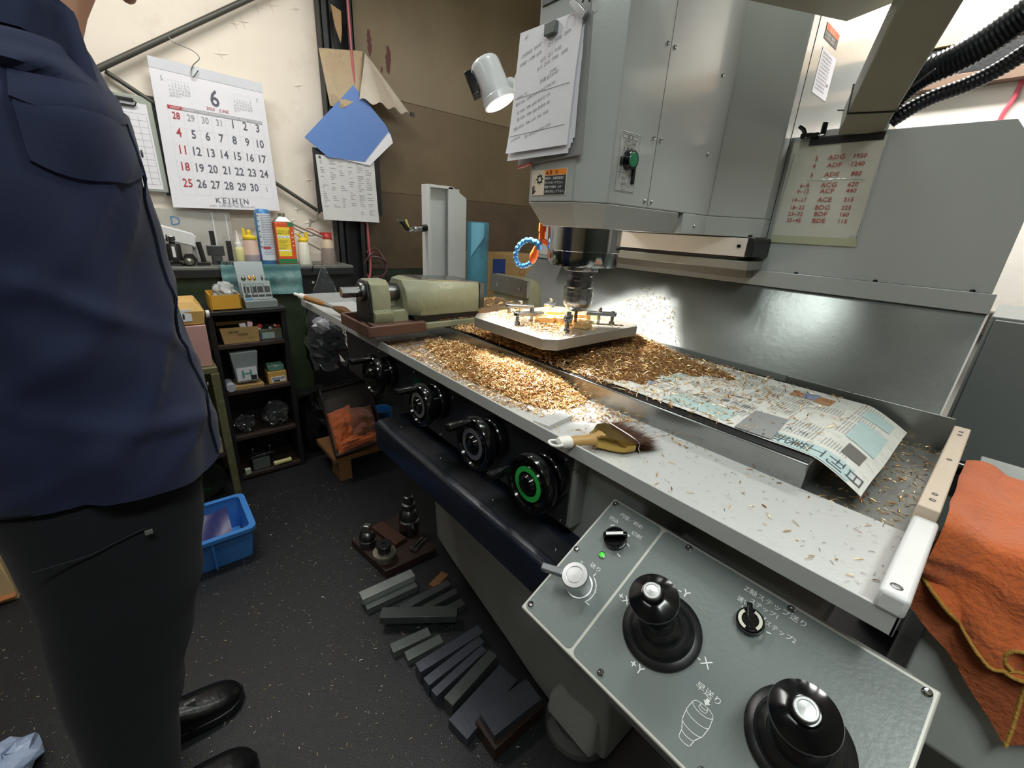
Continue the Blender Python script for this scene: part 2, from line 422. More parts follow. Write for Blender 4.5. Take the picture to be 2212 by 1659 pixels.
for x in (-.97, -.72, -.515):
    mb.text('←', (x, .606, .895), X_, Z_, .022).text('→', (x + .03, .606, .885), X_, Z_, .022)
part('arrow_print', mb, mt['ink'], apr, smooth=0)

def handwheel(cx, cz, yf, ring, ang, R=.066, gl=.062):
    """wheel on the apron; yf: y of its front face"""
    n = -Y_; d = .606 - yf
    mb = MB().lathe((cx, .606, cz), n, [(.030, 0), (.030, d - .03), (R * .78, d - .029), (R * .96, d - .026), (R, d - .021), (R, d - .007), (R * .965, d - .001), (R * .9, d), (R * .83, d - .001), (R * .78, d - .008), (R * .66, d - .010), (R * .6, d - .004), (R * .34, d - .004), (R * .28, d + .004), (R * .14, d + .006), (0, d + .006)], 48)
    wh = part('handwheel', mb, mt['blackgl'], mach)
    if ring:
        mb = MB(); seg = 48; a = [2 * math.pi * i / seg for i in range(seg)]
        r0, r1 = R * .42, R * .585
        vs = []
        for r, h in ((r0, d - .0035), (r1, d - .0035), (r1, d - .0025), (r0, d - .0025)):
            vs.append([V((cx + r * math.cos(t), .606 - h, cz + r * math.sin(t))) for t in a])
        mb.loft(vs, loop=True); part('ring', mb, ring, wh)
    mb = MB().lathe((cx, .606, cz), n, [(.0535, 0), (.0545, .004), (.0545, .024), (.052, .028), (.03, .028)], 48)
    part('graduated_dial', mb, mt['blackgl'], wh)
    gx, gz = cx + math.cos(ang) * R * .84, cz + math.sin(ang) * R * .84
    mb = MB().lathe((gx, yf + .003, gz), n, [(.006, 0), (.006, .004), (.0095, .005), (.0105, .02), (.0115, gl - .012), (.011, gl - .003), (.008, gl), (0, gl)], 20)
    part('grip', mb, mt['blackgl'], wh)
    return wh
w1 = handwheel(-1.325, .858, .528, None, math.radians(80), .072, .07)
w2 = handwheel(-1.00, .864, .528, mat('ring_grey', '#8f9093', .35, .3, .06), math.radians(88), .062, .066)
w3 = handwheel(-.738, .857, .53, mat('ring_grey2', '#77787e', .35, .3, .06), math.radians(97), .068, .066)
w4 = handwheel(-.539, .852, .53, mt['greenb'], math.radians(168), .066, .062)
part('worn_mark', MB().box((-1.392, .531, .875), (-1.384, .540, .905)), mat('yellow_wear', '#d8d49a', .5), w1, bevel=.002)

# black shelf below the handwheels
mb = MB()
mb.prism([(.905, .70), (.545, .70), (.53, .694), (.526, .685), (.526, .60), (.54, .588), (.66, .56), (.905, .56)], (0, 0, 0), Y_, Z_, X_, -1.305, -.40)
sh = part('wheel_shelf', mb, mt['navyshelf'], mach, bevel=.006)
part('shelf_mat', MB().box((-1.295, .548, .7), (-.42, .61, .7022)), mt['apron'], sh)
for x in (-1.2, -.95, -.70, -.48):
    dup('screw', SCR, sh, (x, .575, .7018), rot('X', -90))

# chip tray: light front plate with lip, dark rear pan
mb = MB()
mb.box((-2.27, .588, .930), (.02, .840, .936)).box((-2.27, .584, .930), (.024, .5885, .960))
mb.box((.0195, .584, .930), (.024, .84, .960)).box((-2.275, .584, .930), (-2.27, 1.0, .985))
part('tray_front_plate', mb, mt['trayw'], mach, bevel=.0012)
mb = MB()
mb.box((-2.27, .840, .915), (.02, 1.345, .922)).box((-2.27, 1.335, .922), (-.006, 1.340, 1.0)).box((.0, .84, .915), (.006, 1.34, .975))
part('tray_rear_pan', mb, mt['traymetal'], mach, bevel=.001)
mb = MB().box((-.004, .812, .965), (.022, 1.285, 1.0)); eb = part('end_bar', mb, mt['beige'], mach, bevel=.002)
sc2 = mesh('bar_screw', MB().lathe((0, 0, 0), Z_, [(.004, -.0005), (.0038, .0012), (.0022, .0016), (0, .001)], 10), mt['dsteel'])
for y in (.845, .87, 1.05, 1.22, 1.245): dup('bar_screw', sc2, eb, (.009, y, 1.0))
mb = MB().box((-.003, .582, .957), (.026, .81, .985)); wb_ = part('end_tube', mb, mt['whitep'], mach, bevel=.005, seg=3)
part('bolt_hole', MB().lathe((.010, .60, .9851), Z_, [(.0062, 0), (.005, .0006), (0, .0002)], 16), mt['dsteel'], wb_)
part('end_channel', MB().box((-.012, .88, .862), (.021, 1.34, .914)), mt['mgrey2'], mach, bevel=.002)
for y, z in ((.935, .880), (1.205, .936)):
    part('end_peg', MB().cyl((.018, y, z), (.043, y, z), .0135, seg=20), mt['blackgl'], mach, bevel=.002)

# table
mb = MB().box((-1.90, .838, .925), (-.148, 1.305, .986)); tb = part('table', mb, mt['table'], mach, bevel=.003)
mb = MB().box((-1.89, .8415, .986), (-.150, 1.302, .9885)); part('table_mat', mb, mt['rubber'], tb, bevel=.0008)

# splash sheet and guard
mb = MB()
y0, z0, y1, z1 = 1.345, .985, 1.560, 1.216
mb.add([(-1.62, y0, z0), (-.033, y0, z0), (-.033, y1, z1), (-1.62, y1, z1), (-1.62, y0 + .004, z0 - .004), (-.033, y0 + .004, z0 - .004), (-.033, y1 + .004, z1 - .004), (-1.62, y1 + .004, z1 - .004)],
       [(0, 1, 2, 3), (7, 6, 5, 4), (0, 4, 5, 1), (1, 5, 6, 2), (2, 6, 7, 3), (3, 7, 4, 0)])
part('splash_sheet', mb, mt['splash'], mach)
part('splash_edge', MB().tube([(-.0325, y0 - .001, z0), (-.0325, y1 - .001, z1)], .0022, 8), mt['whitep'], mach)
mb = MB().box((-1.0, 1.325, .985), (-.35, 1.338, 1.003)); part('seal_strip', mb, mt['mgrey2'], mach)
mb = MB().box((-1.62, 1.548, 1.214), (-.031, 1.560, 1.262)); gs = part('guard_strip', mb, mt['mgrey'], mach, bevel=.0015)
bb = mesh('black_bolt', MB().lathe((0, 0, 0), -Y_, [(.0062, -.001), (.006, .004), (.0045, .0055), (.003, .004), (0, .004)], 14), mt['blackgl'])
for x in (-.463, -.266, -.074): dup('black_bolt', bb, gs, (x, 1.556, 1.262))
mb = MB().prism([(-1.60, 1.262), (-.040, 1.262), (-.040, 1.54), (-.116, 1.638), (-.60, 1.645), (-1.60, 1.645)], (0, 0, 0), X_, Z_, Y_, 1.556, 1.562)
gp = part('guard_plate', mb, mt['mgrey'], mach, bevel=.0012)
# rear flange of the guard and its light edge
part('guard_flange', MB().box((-.60, 1.562, 1.63), (-.12, 1.60, 1.637)), mt['mgrey'], gp)

# column and saddle bars behind the head
mb = MB().prism([(-1.10, 1.54), (-.57, 1.54), (-.57, 1.94), (-.60, 2.3), (-1.10, 2.3)], (0, 0, 0), X_, Y_, Z_, 1.30, 2.55)
col_ = part('column', mb, mt['mgrey'], mach, bevel=.004)
part('column_foot', MB().box((-1.3, 1.60, .0), (-.4, 2.3, 1.30)), mt['mgrey2'], mach, bevel=.006)
mb = MB().box((-1.40, 1.43, 1.302), (-.578, 1.555, 1.357)); sb = part('saddle_bar', mb, mt['beige'] if 0 else mat('bar_white', '#cfc9c1', .35, 0, .04, 8), mach, bevel=.002)
part('end_cap', MB().box((-.578, 1.428, 1.303), (-.556, 1.555, 1.359)), mt['black'], sb, bevel=.003)
dup('black_bolt', bb, sb, (-.60, 1.43, 1.333)); dup('black_bolt', bb, sb, (-.578, 1.44, 1.362), rot('X', -90))
part('way_wiper', MB().box((-1.40, 1.44, 1.290), (-.60, 1.555, 1.302)), mt['black'], mach, bevel=.002)
part('way_rail', MB().box((-1.42, 1.435, 1.262), (-.565, 1.553, 1.290)), mat('way_grey', '#8b8a82', .4, .2, .12, 10), mach, bevel=.003)
part('way_cover', MB().box((-1.35, 1.50, 1.235), (-.585, 1.552, 1.262)), mat('way_dirty', '#77756e', .5, .2, .2, 12), mach, bevel=.003)
part('column_block', MB().box((-1.46, 1.40, 1.24), (-1.12, 1.50, 1.36)), mt['mgrey'], mach, bevel=.004)

# spindle head
HP = [(-.902, .816), (-.749, .816), (-.69, .875), (-.69, 1.37), (-.57, 1.50), (-.57, 1.545), (-1.09, 1.545), (-1.09, 1.50), (-.961, 1.37), (-.961, .875)]
hd = part('spindle_head', MB().prism(HP, (0, 0, 0), X_, Y_, Z_, 1.415, 2.45), mt['mgrey'], mach, bevel=.003)
part('head_rear_skirt', MB().prism([(-.69, 1.23), (-.69, 1.37), (-.57, 1.50), (-.57, 1.545), (-1.09, 1.545), (-1.09, 1.50), (-.961, 1.37), (-.961, 1.23)], (0, 0, 0), X_, Y_, Z_, 1.360, 1.4149), mt['mgrey'], hd, bevel=.002)
HQ = HP[:3] + [(-.69, 1.2)] + [(-.961, 1.2)] + [HP[9]]
A = [V((x, y, 1.414)) for x, y in HQ]
cx, cy = -.8255, 1.0
B = []
for (x, y), (dx, dy) in zip(HQ, ((.025, .035), (-.012, .035), (-.022, .022), (-.022, .055), (.022, .055), (.035, .022))):
    B.append(V((x + dx, y + dy, 1.358)))
part('nose_cover', MB().loft([B, A]), mat('cover_grey', '#9ea2a0', .35, 0, .04, 8), hd, bevel=.002)
# panel seams and screws on the head's right side
part('panel_seam', MB().box((-.6905, 1.0385, 1.415), (-.6896, 1.0400, 2.45)), mt['ink'], hd)
part('panel_seam', MB().box((-.570, 1.5435, 1.36), (-.5690, 1.5460, 2.45)), mt['ink'], hd)
sx = mesh('side_screw', MB().lathe((0, 0, 0), X_, [(.0052, 0), (.005, .002), (.003, .0036), (.0012, .0025), (0, .0025)], 12), mt['chrome'])
for y in (1.024, 1.055, 1.30):
    for z in (1.766, 1.574, 1.43 if y < 1.2 else 1.381, 1.95): dup('side_screw', sx, hd, (-.69, y, z))
dup('side_screw', sx, hd, (-.605, 1.468, 1.375), rot('Z', -45)); dup('side_screw', sx, hd, (-.605, 1.468, 1.64), rot('Z', -45))
# tool release label with green push button
lb = part('release_label', MB().box((-.6905, .893, 1.444), (-.6890, .969, 1.570)), mat('label_silver', '#b7bab8', .3, .2, .03), hd, bevel=.0004)
mb = MB(); U = Y_
def fr_(mb, y0, y1, z0, z1, x, t=.0008):
    for a in ((y0, z0, y1, z0 + t), (y0, z1 - t, y1, z1), (y0, z0, y0 + t, z1), (y1 - t, z0, y1, z1)):
        mb.rect((x, a[0], a[1]), Y_, Z_, a[2] - a[0], a[3] - a[1])
fr_(mb, .894, .968, 1.4455, 1.5685, -.689); fr_(mb, .901, .961, 1.556, 1.565, -.689)
mb.text('警　告', (-.689, .931, 1.5575), Y_, Z_, .0075, 'C')
for i, t in enumerate(('工具解放時は、必ず主軸', 'が停止している事を確認', 'してから操作して下さい')):
    mb.text(t, (-.689, .931, 1.5505 - i * .0045), Y_, Z_, .0042, 'C')
mb.text('工具開放', (-.689, .931, 1.5315), Y_, Z_, .010, 'C', 1.3)
mb.text('プルスタッド寸法', (-.689, .900, 1.4895), Y_, Z_, .0048).text('単位 mm/1', (-.689, .900, 1.484), Y_, Z_, .0048)
mb.text('18.5', (-.689, .900, 1.478), Y_, Z_, .0045).text('45°', (-.689, .900, 1.472), Y_, Z_, .0045)
for a in ((.918, 1.449, .930, 1.4495), (.918, 1.449, .9187, 1.46), (.9295, 1.449, .930, 1.46), (.914, 1.46, .934, 1.4607), (.914, 1.463, .934, 1.4637), (.914, 1.46, .9147, 1.4637), (.9333, 1.46, .934, 1.4637), (.920, 1.4637, .9207, 1.472), (.9275, 1.4637, .9282, 1.472), (.917, 1.472, .931, 1.4727), (.917, 1.476, .931, 1.4767), (.917, 1.472, .9177, 1.4767), (.9303, 1.472, .931, 1.4767), (.94, 1.474, .946, 1.4745), (.94, 1.466, .944, 1.4665), (.94, 1.458, .946, 1.4585)):
    mb.rect((-.689, a[0], a[1]), Y_, Z_, a[2] - a[0], a[3] - a[1])
part('print', mb, mt['ink'], lb, smooth=0)
pb = part('push_button', MB().lathe((-.689, .930, 1.513), X_, [(.021, 0), (.021, .014), (.0195, .017), (.0165, .017), (.0165, .012), (0, .012)], 28), mt['blackgl'], hd)
part('button_cap', MB().lathe((-.689, .930, 1.513), X_, [(.0162, .010), (.0162, .0165), (.015, .018), (0, .0185)], 28), mt['green'], pb)
part('button_bracket', MB().box((-.690, .9005, 1.499), (-.682, .907, 1.519)), mt['black'], pb, bevel=.003)
part('cover_tab', MB().box((-.690, .951, 1.463), (-.683, .962, 1.503)), mt['black'], pb, bevel=.003)
# warning sticker on the front
sk = part('warning_sticker', MB().box((-.894, .8145, 1.430), (-.773, .8162, 1.488)), mat('sticker_cream', '#e6d9c4', .45, 0, .02), hd)
O = V((-.894, .8145, 1.430))
mb = MB()
mb.mi(0).rect(O + V((.048, 0, .045)), X_, Z_, .072, .0125)
mb.mi(1).rect(O + V((.048, 0, .001)), X_, Z_, .072, .043)
c = O + V((.030, 0, .037))
for k in range(8):   # cutter symbol: a toothed wheel over a hand
    a = k * math.pi / 4
    p = [c + V((math.cos(a + d) * r, 0, math.sin(a + d) * r)) for d, r in ((-.3, .0085), (.1, .0145), (.3, .0085))]
    mb.add([q + V((0, -.0004, 0)) for q in p], [(0, 1, 2)])
seg = 20
ring = [[c + V((math.cos(2 * math.pi * i / seg) * r, -.0004, math.sin(2 * math.pi * i / seg) * r)) for i in range(seg)] for r in (.0055, .0092)]
mb.loft(ring, cap=False)
hand = [(.003, .002), (.009, .003), (.017, .010), (.016, .013), (.011, .0105), (.0125, .021), (.0105, .0215), (.009, .013), (.0085, .024), (.0065, .0245), (.0062, .013), (.0035, .022), (.002, .0215), (.0035, .010)]
mb.add([O + V((a + .001, -.0004, b)) for a, b in hand], [tuple(range(len(hand)))])
for a, b in ((.006, .031), (.010, .034), (.013, .028), (.016, .036)):
    mb.rect(O + V((a, 0, b)), X_, Z_, .0012, .003)
mb.mi(1).text('▲ 警　告', O + V((.052, -.0004, .0475)), X_, Z_, .0095)
mb.mi(2)
for i, t in enumerate(('運転中、主軸回転部に', '近づかないで下さい。', '調整や作業時、必ず', '主軸を停止して下さい。')):
    mb.text(t, O + V((.0495, -.0003, .0355 - i * .0098)), X_, Z_, .0066)
part('print', mb, [mat('sticker_orange', '#f08a24', .45), mt['ink'], mt['white']], sk, smooth=0)
part('name_plate', MB().box((-.895, .813, 1.825), (-.80, .8165, 1.93)), mt['black'], hd, bevel=.0008)

# column labels
cl = part('column_label', MB().box((-.5705, 1.612, 1.772), (-.569, 1.742, 1.882)), mt['paper'], col_)
mb = MB()
for i in range(11): mb.text(('銘板注意事項安全運転保守点検', '給油表示仕様機械番号型式確認')[i % 2], (-.569, 1.622, 1.870 - i * .0085), Y_, Z_, .006)
mb.rect((-.569, 1.712, 1.805), Y_, Z_, .014, .008)
part('print', mb, mt['greyink'], cl, smooth=0)
cl = part('warning_label', MB().box((-.5705, 1.60, 1.900), (-.569, 1.717, 1.936)), mat('label_dark', '#55534e', .5), col_)
mb = MB().mi(0).rect((-.569, 1.60, 1.921), Y_, Z_, .117, .015)
mb.mi(1).text('警　告', (-.5688, 1.635, 1.924), Y_, Z_, .011).mi(1)
for i in range(2): mb.text('カバーを開けるな　感電注意', (-.569, 1.605, 1.912 - i * .008), Y_, Z_, .0062)
part('print', mb, [mat('label_orange', '#e2703a', .5), mt['white']], cl, smooth=0)

# spindle nose and tool
AX = (-.833, .972)
sp = part('spindle_nose', MB().lathe((AX[0], AX[1], 0), Z_, [(.09, 1.258), (.096, 1.259), (.0985, 1.266), (.0995, 1.298), (.1, 1.2985), (.1, 1.300), (.102, 1.3005), (.102, 1.37)], 64), mt['chrome'], mach)
part('nose_flange', MB().lathe((AX[0], AX[1], 0), Z_, [(.030, 1.243), (.049, 1.244), (.050, 1.246), (.050, 1.256), (.048, 1.2575), (.03, 1.258)], 40), mt['steel'], sp)
tl = part('tool_holder', MB().lathe((AX[0], AX[1], 0), Z_, [(0, 1.127), (.018, 1.127), (.028, 1.131), (.038, 1.142), (.0425, 1.155), (.043, 1.166), (.0415, 1.167), (.0415, 1.170), (.0435, 1.171), (.0435, 1.183), (.042, 1.184), (.042, 1.187), (.0435, 1.188), (.0435, 1.196), (.040, 1.199), (.037, 1.2)], 48), mt['steel'], mach)
part('holder_ring', MB().lathe((AX[0], AX[1], 0), Z_, [(.030, 1.199), (.037, 1.200), (.038, 1.216), (.034, 1.222), (.0335, 1.228), (.036, 1.230), (.036, 1.236), (.0355, 1.238), (.036, 1.240), (.036, 1.243), (.03, 1.244)], 48), mt['dsteel'], tl)
part('end_mill', MB().lathe((AX[0], AX[1], 0), Z_, [(.0045, 1.094), (.0045, 1.105), (.0052, 1.106), (.0052, 1.13)], 12), mat('cutter_bronze', '#8a5a3c', .3, .9, .1), tl)

# ---------------------------------------------------------------- control panel on the right front
TL = V((-.385, .62, .87)); BL = V((-.385, .39, .75)); PV = (TL - BL).normalized(); PN = X_.cross(PV)
def pp(u, v, h=0.): return BL + X_ * u + PV * v + PN * h
PW, PH = .464, .2594
cp = part('control_panel', MB().obox(pp(PW / 2, PH / 2, -.0045), (PW + .004, PH + .004, .005), X_, PV, PN), mt['panelrim'], mach, bevel=.003, seg=3)
bx = MB(); bx.loft([[pp(0, 0, -.007), pp(PW, 0, -.007), pp(PW, PH, -.007), pp(0, PH, -.007)], [pp(.02, .0, -.10), pp(PW - .02, 0, -.10), pp(PW - .02, PH + .05, -.10), pp(.02, PH + .05, -.10)]])
part('panel_box', bx, mt['cast'], cp, bevel=.004)
part('panel_arm', MB().box((-.30, .60, .66), (-.05, .95, .78)), mt['cast'], cp, bevel=.01)
def rrect(u0, v0, u1, v1, r, k=5):
    out = []
    for cx_, cy_, a0 in ((u1 - r, v1 - r, 0), (u0 + r, v1 - r, 90), (u0 + r, v0 + r, 180), (u1 - r, v0 + r, 270)):
        for i in range(k + 1):
            a = math.radians(a0 + 90 * i / k); out.append((cx_ + r * math.cos(a), cy_ + r * math.sin(a)))
    return out
mb = MB().prism(rrect(.003, .003, .105, PH - .003, .008), BL, X_, PV, PN, -.002, -.0008)
mb.prism(rrect(.110, .003, PW - .003, PH - .003, .008), BL, X_, PV, PN, -.002, -.0008)
part('panel_face', mb, mt['panel'], cp)
ps = mesh('panel_screw', MB().lathe((0, 0, 0), PN, [(.0052, -.001), (.005, .0016), (.0036, .003), (.002, .0028), (.0018, .001), (0, .001)], 14), mt['chrome'])
for u, v in ((.009, .250), (.008, .135), (.010, .012), (.157, .251), (.311, .252), (.159, .012), (.455, .251), (.455, .012), (.455, .13), (.311, .012)):
    dup('panel_screw', ps, cp, pp(u, v))
mb = MB()
def tx(t, u, v, s, al='L', sx=1.): mb.text(t, pp(u, v, -.0005), X_, PV, s, al, sx, .0004)
tx('切込', .016, .2185, .0088, 'L', 1.15); tx('円弧／斜め', .029, .2345, .0088, 'L', 1.1); tx('切削', .066, .2165, .0088, 'L', 1.2)
tx('送り', .045, .126, .0092, 'L', 1.25); tx('＋', .026, .118, .010); tx('－', .076, .093, .010)
mb.lathe(pp(.066, .2105, -.0006), PN, [(.0022, 0), (.0022, .0006)], 14)
for u, v, a in ((.075, .196, -12), (.074, .171, -12), (.031, .2105, 45)):
    mb.obox(pp(u, v, -.0004), (.008, .0018, .0006), X_ * math.cos(math.radians(a)) + PV * math.sin(math.radians(a)), PV * math.cos(math.radians(a)) - X_ * math.sin(math.radians(a)), PN)
arc = [pp(.055 + .0275 * math.cos(math.radians(a)), .088 + .0275 * math.sin(math.radians(a)), -.0004) for a in range(-28, 75, 8)]
for a, b in zip(arc, arc[1:]): mb.obox((a + b) / 2, ((b - a).length * 1.05, .0016, .0006), b - a, PN.cross(b - a), PN)
mb.obox(pp(.0825, .074, -.0004), (.009, .0016, .0006), X_, PV, PN); mb.obox(pp(.063, .118, -.0004), (.007, .0016, .0006), PV, -X_, PN)
tx('-Y', .180, .177, .0165, 'L', 1.15); tx('+X', .113, .112, .0165, 'L', 1.0); tx('+Y', .182, .046, .0165, 'L', 1.1); tx('-X', .247, .112, .0165, 'L', 1.15)
tx('Z軸ステップ送り', .251, .2395, .0098, 'L', 1.12); tx('速い', .250, .2205, .0088, 'L'); tx('ステップ1', .264, .2275, .0088); tx('ステップ2', .292, .2115, .0088)
for u, v, a in ((.262, .214, 120), (.290, .218, 62), (.302, .204, 12)):
    mb.obox(pp(u, v, -.0004), (.006, .0016, .0006), X_ * math.cos(math.radians(a)) + PV * math.sin(math.radians(a)), PV * math.cos(math.radians(a)) - X_ * math.sin(math.radians(a)), PN)
tx('早送り', .262, .084, .0105, 'L', 1.1)
# outline drawing of the joystick grip below the words
def line(pts):
    P = [pp(u, v, -.0004) for u, v in pts]
    for a, b in zip(P, P[1:]): mb.obox((a + b) / 2, ((b - a).length + .0006, .0008, .0005), b - a, PN.cross(b - a), PN)
gx, gv = .282, .030
def ell(cv, r, k, a0=180, a1=360): return [(gx + r * math.cos(math.radians(a)), gv + cv + k * r * math.sin(math.radians(a))) for a in np.linspace(a0, a1, 13)]
line(ell(.037, .0135, .42, 0, 360)); line(ell(.025, .0150, .35)); line(ell(.012, .0135, .35)); line(ell(.002, .0085, .35)); line(ell(-.006, .0075, .35))
line([(gx - .0135, gv + .037), (gx - .015, gv + .025), (gx - .0135, gv + .012), (gx - .0085, gv + .002), (gx - .0075, gv - .006)]); line([(gx + .0135, gv + .037), (gx + .015, gv + .025), (gx + .0135, gv + .012), (gx + .0085, gv + .002), (gx + .0075, gv - .006)])
line(ell(.0405, .005, .42, 0, 360)); line([(gx - .005, gv + .0405), (gx - .005, gv + .037)] + ell(.037, .005, .42) + [(gx + .005, gv + .0405)])
mb.add([pp(gx + a, gv + b, -.0001) for a, b in ((-.0022, .052), (.0022, .052), (.0022, .048), (.0048, .048), (0, .0435), (-.0048, .048), (-.0022, .048))], [tuple(range(6, -1, -1))])
part('panel_print', mb, mt['white'], cp, smooth=0)

def joystick(u, v, lean):
    n = (PN + lean).normalized()
    o = pp(u, v)
    mb = MB().lathe(o, PN, [(.056, -.001), (.056, .003), (.052, .0055), (.046, .0075), (.0445, .011), (.040, .015), (.033, .0185), (.031, .024), (.026, .029), (.021, .032), (.019, .04), (.018, .046)], 48)
    j = part('joystick', mb, mt['rubber'], cp)
    mb = MB().lathe(o + n * .036, n, [(.017, 0), (.019, .012), (.0235, .028), (.0285, .046), (.0325, .058), (.0335, .063), (.0325, .066), (.018, .0735), (.0145, .0745), (.0145, .079), (.0135, .0805), (.0115, .081)], 48)
    part('grip', mb, mt['blackgl'], j)
    mb = MB().lathe(o + n * .036, n, [(.0116, .079), (.0116, .0845), (.0105, .0855), (.0085, .0855), (.008, .0845), (.003, .0852), (0, .0854)], 24)
    part('push_button', mb, mat('satin_aluminium', '#d4d6d8', .36, .9, .03, 20), j)
joystick(.192, .115, V((-.02, .02, 0))); joystick(.374, .112, V((-.02, .0, 0)))
def selector(u, v, r, ang, ins):
    o = pp(u, v); h = .017
    k = part('selector_knob', MB().lathe(o, PN, [(r * 1.02, -.001), (r * 1.02, h * .35), (r, h * .36), (r, h * .75), (r * .93, h * .82), (r * .8, h * .82), (r * .76, h * .7), (0, h * .7)], 36), mt['blackgl'], cp)
    d = X_ * math.cos(ang) + PV * math.sin(ang); e = PN.cross(d)
    part('pointer_ridge', MB().obox(o + PN * (h * 1.0) + d * (r * .12), (r * 2.1, r * .42, h * .75), d, e, PN), mt['blackgl'], k, bevel=.0018)
    if ins == 'bar': part('white_insert', MB().obox(o + PN * (h * 1.4) + d * r * .1, (r * 1.5, r * .28, .0016), d, e, PN), mt['white'], k, bevel=.0003)
    else:
        m2 = MB()
        for s in (1, -1):
            p = [o + PN * (h * .83) + (d * math.cos(a) + e * math.sin(a) * s) * (r * q) for q, aa in ((.62, np.linspace(.5, 2.6, 9)), (.86, np.linspace(2.6, .5, 9))) for a in aa]
            m2.add(p, [tuple(range(len(p))) if s > 0 else tuple(range(len(p) - 1, -1, -1))])
        part('white_insert', m2, mat('ivory', '#d9d7c8', .5), k, smooth=0)
selector(.0535, .190, .0195, math.radians(38), 'bar'); selector(.279, .200, .0175, math.radians(118), 'arc')
ld = part('indicator_lamp', MB().lathe(pp(.0515, .1535), PN, [(.0062, -.001), (.0062, .0018), (.0052, .0022), (.005, .0008), (0, .0008)], 20), mt['chrome'], cp)
part('lens', MB().lathe(pp(.0515, .1535), PN, [(.005, .0008), (.0046, .002), (.002, .0036), (0, .004)], 20), mat('lamp_green', '#3fae3f', .15, 0, .1, emit=('#59d84a', .5)), ld)
kn = part('feed_knob', MB().lathe(pp(.055, .088), PN, [(.0225, -.001), (.0225, .003), (.0205, .0035), (.0205, .028), (.0222, .029), (.0222, .037), (.021, .039), (.0145, .0392), (.0135, .0385), (.0128, .0392), (0, .0395)], 40), mat('satin_aluminium', '#d4d6d8', .36, .9, .03, 20), cp)
dl = (-X_ * .93 - PV * .36).normalized()
part('lever', MB().obox(pp(.055, .088, .030) + dl * .042, (.040, .013, .012), dl, PN.cross(dl), PN).cyl(pp(.055, .088, .031) + dl * .018, pp(.055, .088, .031) + dl * .028, .004), mat('lever_grey', '#7f8386', .35, .5, .05), kn, bevel=.0025)

# ---------------------------------------------------------------- pendant arm over the guard
P0, P1 = V((-.408, 1.56, 1.668)), V((-.225, 1.13, 1.88))
d = (P1 - P0).normalized(); s_ = d.cross(Z_).normalized(); t_ = s_.cross(d)
am = part('pendant_arm', MB().obox((P0 + P1) / 2, ((P1 - P0).length, .098, .075), d, s_, t_), mat('arm_olive_grey', '#8d8d7e', .4, 0, .06, 8), mach, bevel=.004)
part('arm_clip', MB().obox(P0 + d * .085, (.003, .104, .081), d, s_, t_), mt['black'], am)
part('arm_base', MB().box((-.49, 1.553, 1.638), (-.345, 1.66, 1.656)), mt['mgrey'], mach, bevel=.002)
pz = 1.852
mb = MB().prism([(-.66, 1.00), (-.457, 1.399), (-.352, 1.359), (-.18, 1.15), (-.42, .82)], (0, 0, 0), X_, Y_, Z_, pz, pz + .34)
part('pendant_box', mb, mat('pendant_olive', '#a3a18f', .45, 0, .05, 8), mach, bevel=.004)
# conduits beside the arm
def conduit(name, pts, r):
    c_ = catmull([V(p) for p in pts], 14)
    L = [0]
    for a, b in zip(c_, c_[1:]): L.append(L[-1] + (b - a).length)
    n = int(L[-1] / .0045); out = []
    for i in range(n + 1):
        s = L[-1] * i / n; k = max(0, min(len(L) - 2, int(np.searchsorted(L, s)) - 1)); f = (s - L[k]) / max(1e-9, L[k + 1] - L[k])
        out.append(c_[k].lerp(c_[k + 1], f))
    mb = MB().tube(out, lambda t: r * (1.05 if round(t * n) % 2 else .93), 14)
    return part(name, mb, mat('conduit_black', '#1b1d22', .3, 0, .1, 20), mach)
conduit('conduit', [(-.405, 1.64, 1.56), (-.398, 1.634, 1.68), (-.377, 1.637, 1.729), (-.332, 1.632, 1.772), (-.274, 1.63, 1.795), (-.224, 1.619, 1.819), (-.164, 1.596, 1.858), (-.114, 1.561, 1.895), (-.07, 1.49, 1.95), (-.08, 1.36, 2.03), (-.17, 1.26, 2.06), (-.28, 1.20, 2.06)], .033)
conduit('conduit', [(-.39, 1.70, 1.56), (-.385, 1.69, 1.665), (-.35, 1.672, 1.698), (-.298, 1.668, 1.727), (-.236, 1.669, 1.747), (-.186, 1.656, 1.768), (-.132, 1.622, 1.80), (-.081, 1.585, 1.832), (-.03, 1.50, 1.88), (-.03, 1.34, 1.95), (-.13, 1.23, 1.97), (-.25, 1.20, 1.97)], .018)
part('wire', MB().tube([(-.47, 1.55, 1.70), (-.40, 1.50, 1.685), (-.33, 1.48, 1.70), (-.27, 1.45, 1.735)], .002, 6, smooth=6), mt['black'], mach)
part('guard_hook', MB().box((-.545, 1.54, 1.637), (-.50, 1.56, 1.650)).tube([(-.535, 1.55, 1.645), (-.54, 1.54, 1.66), (-.55, 1.53, 1.668)], .006, 8).cyl((-.492, 1.552, 1.645), (-.492, 1.552, 1.675), .007), mt['blackgl'], mach, bevel=.002)
part('edge_strip', MB().box((-.52, 1.551, 1.618), (-.347, 1.5565, 1.636)), mt['black'], mach)
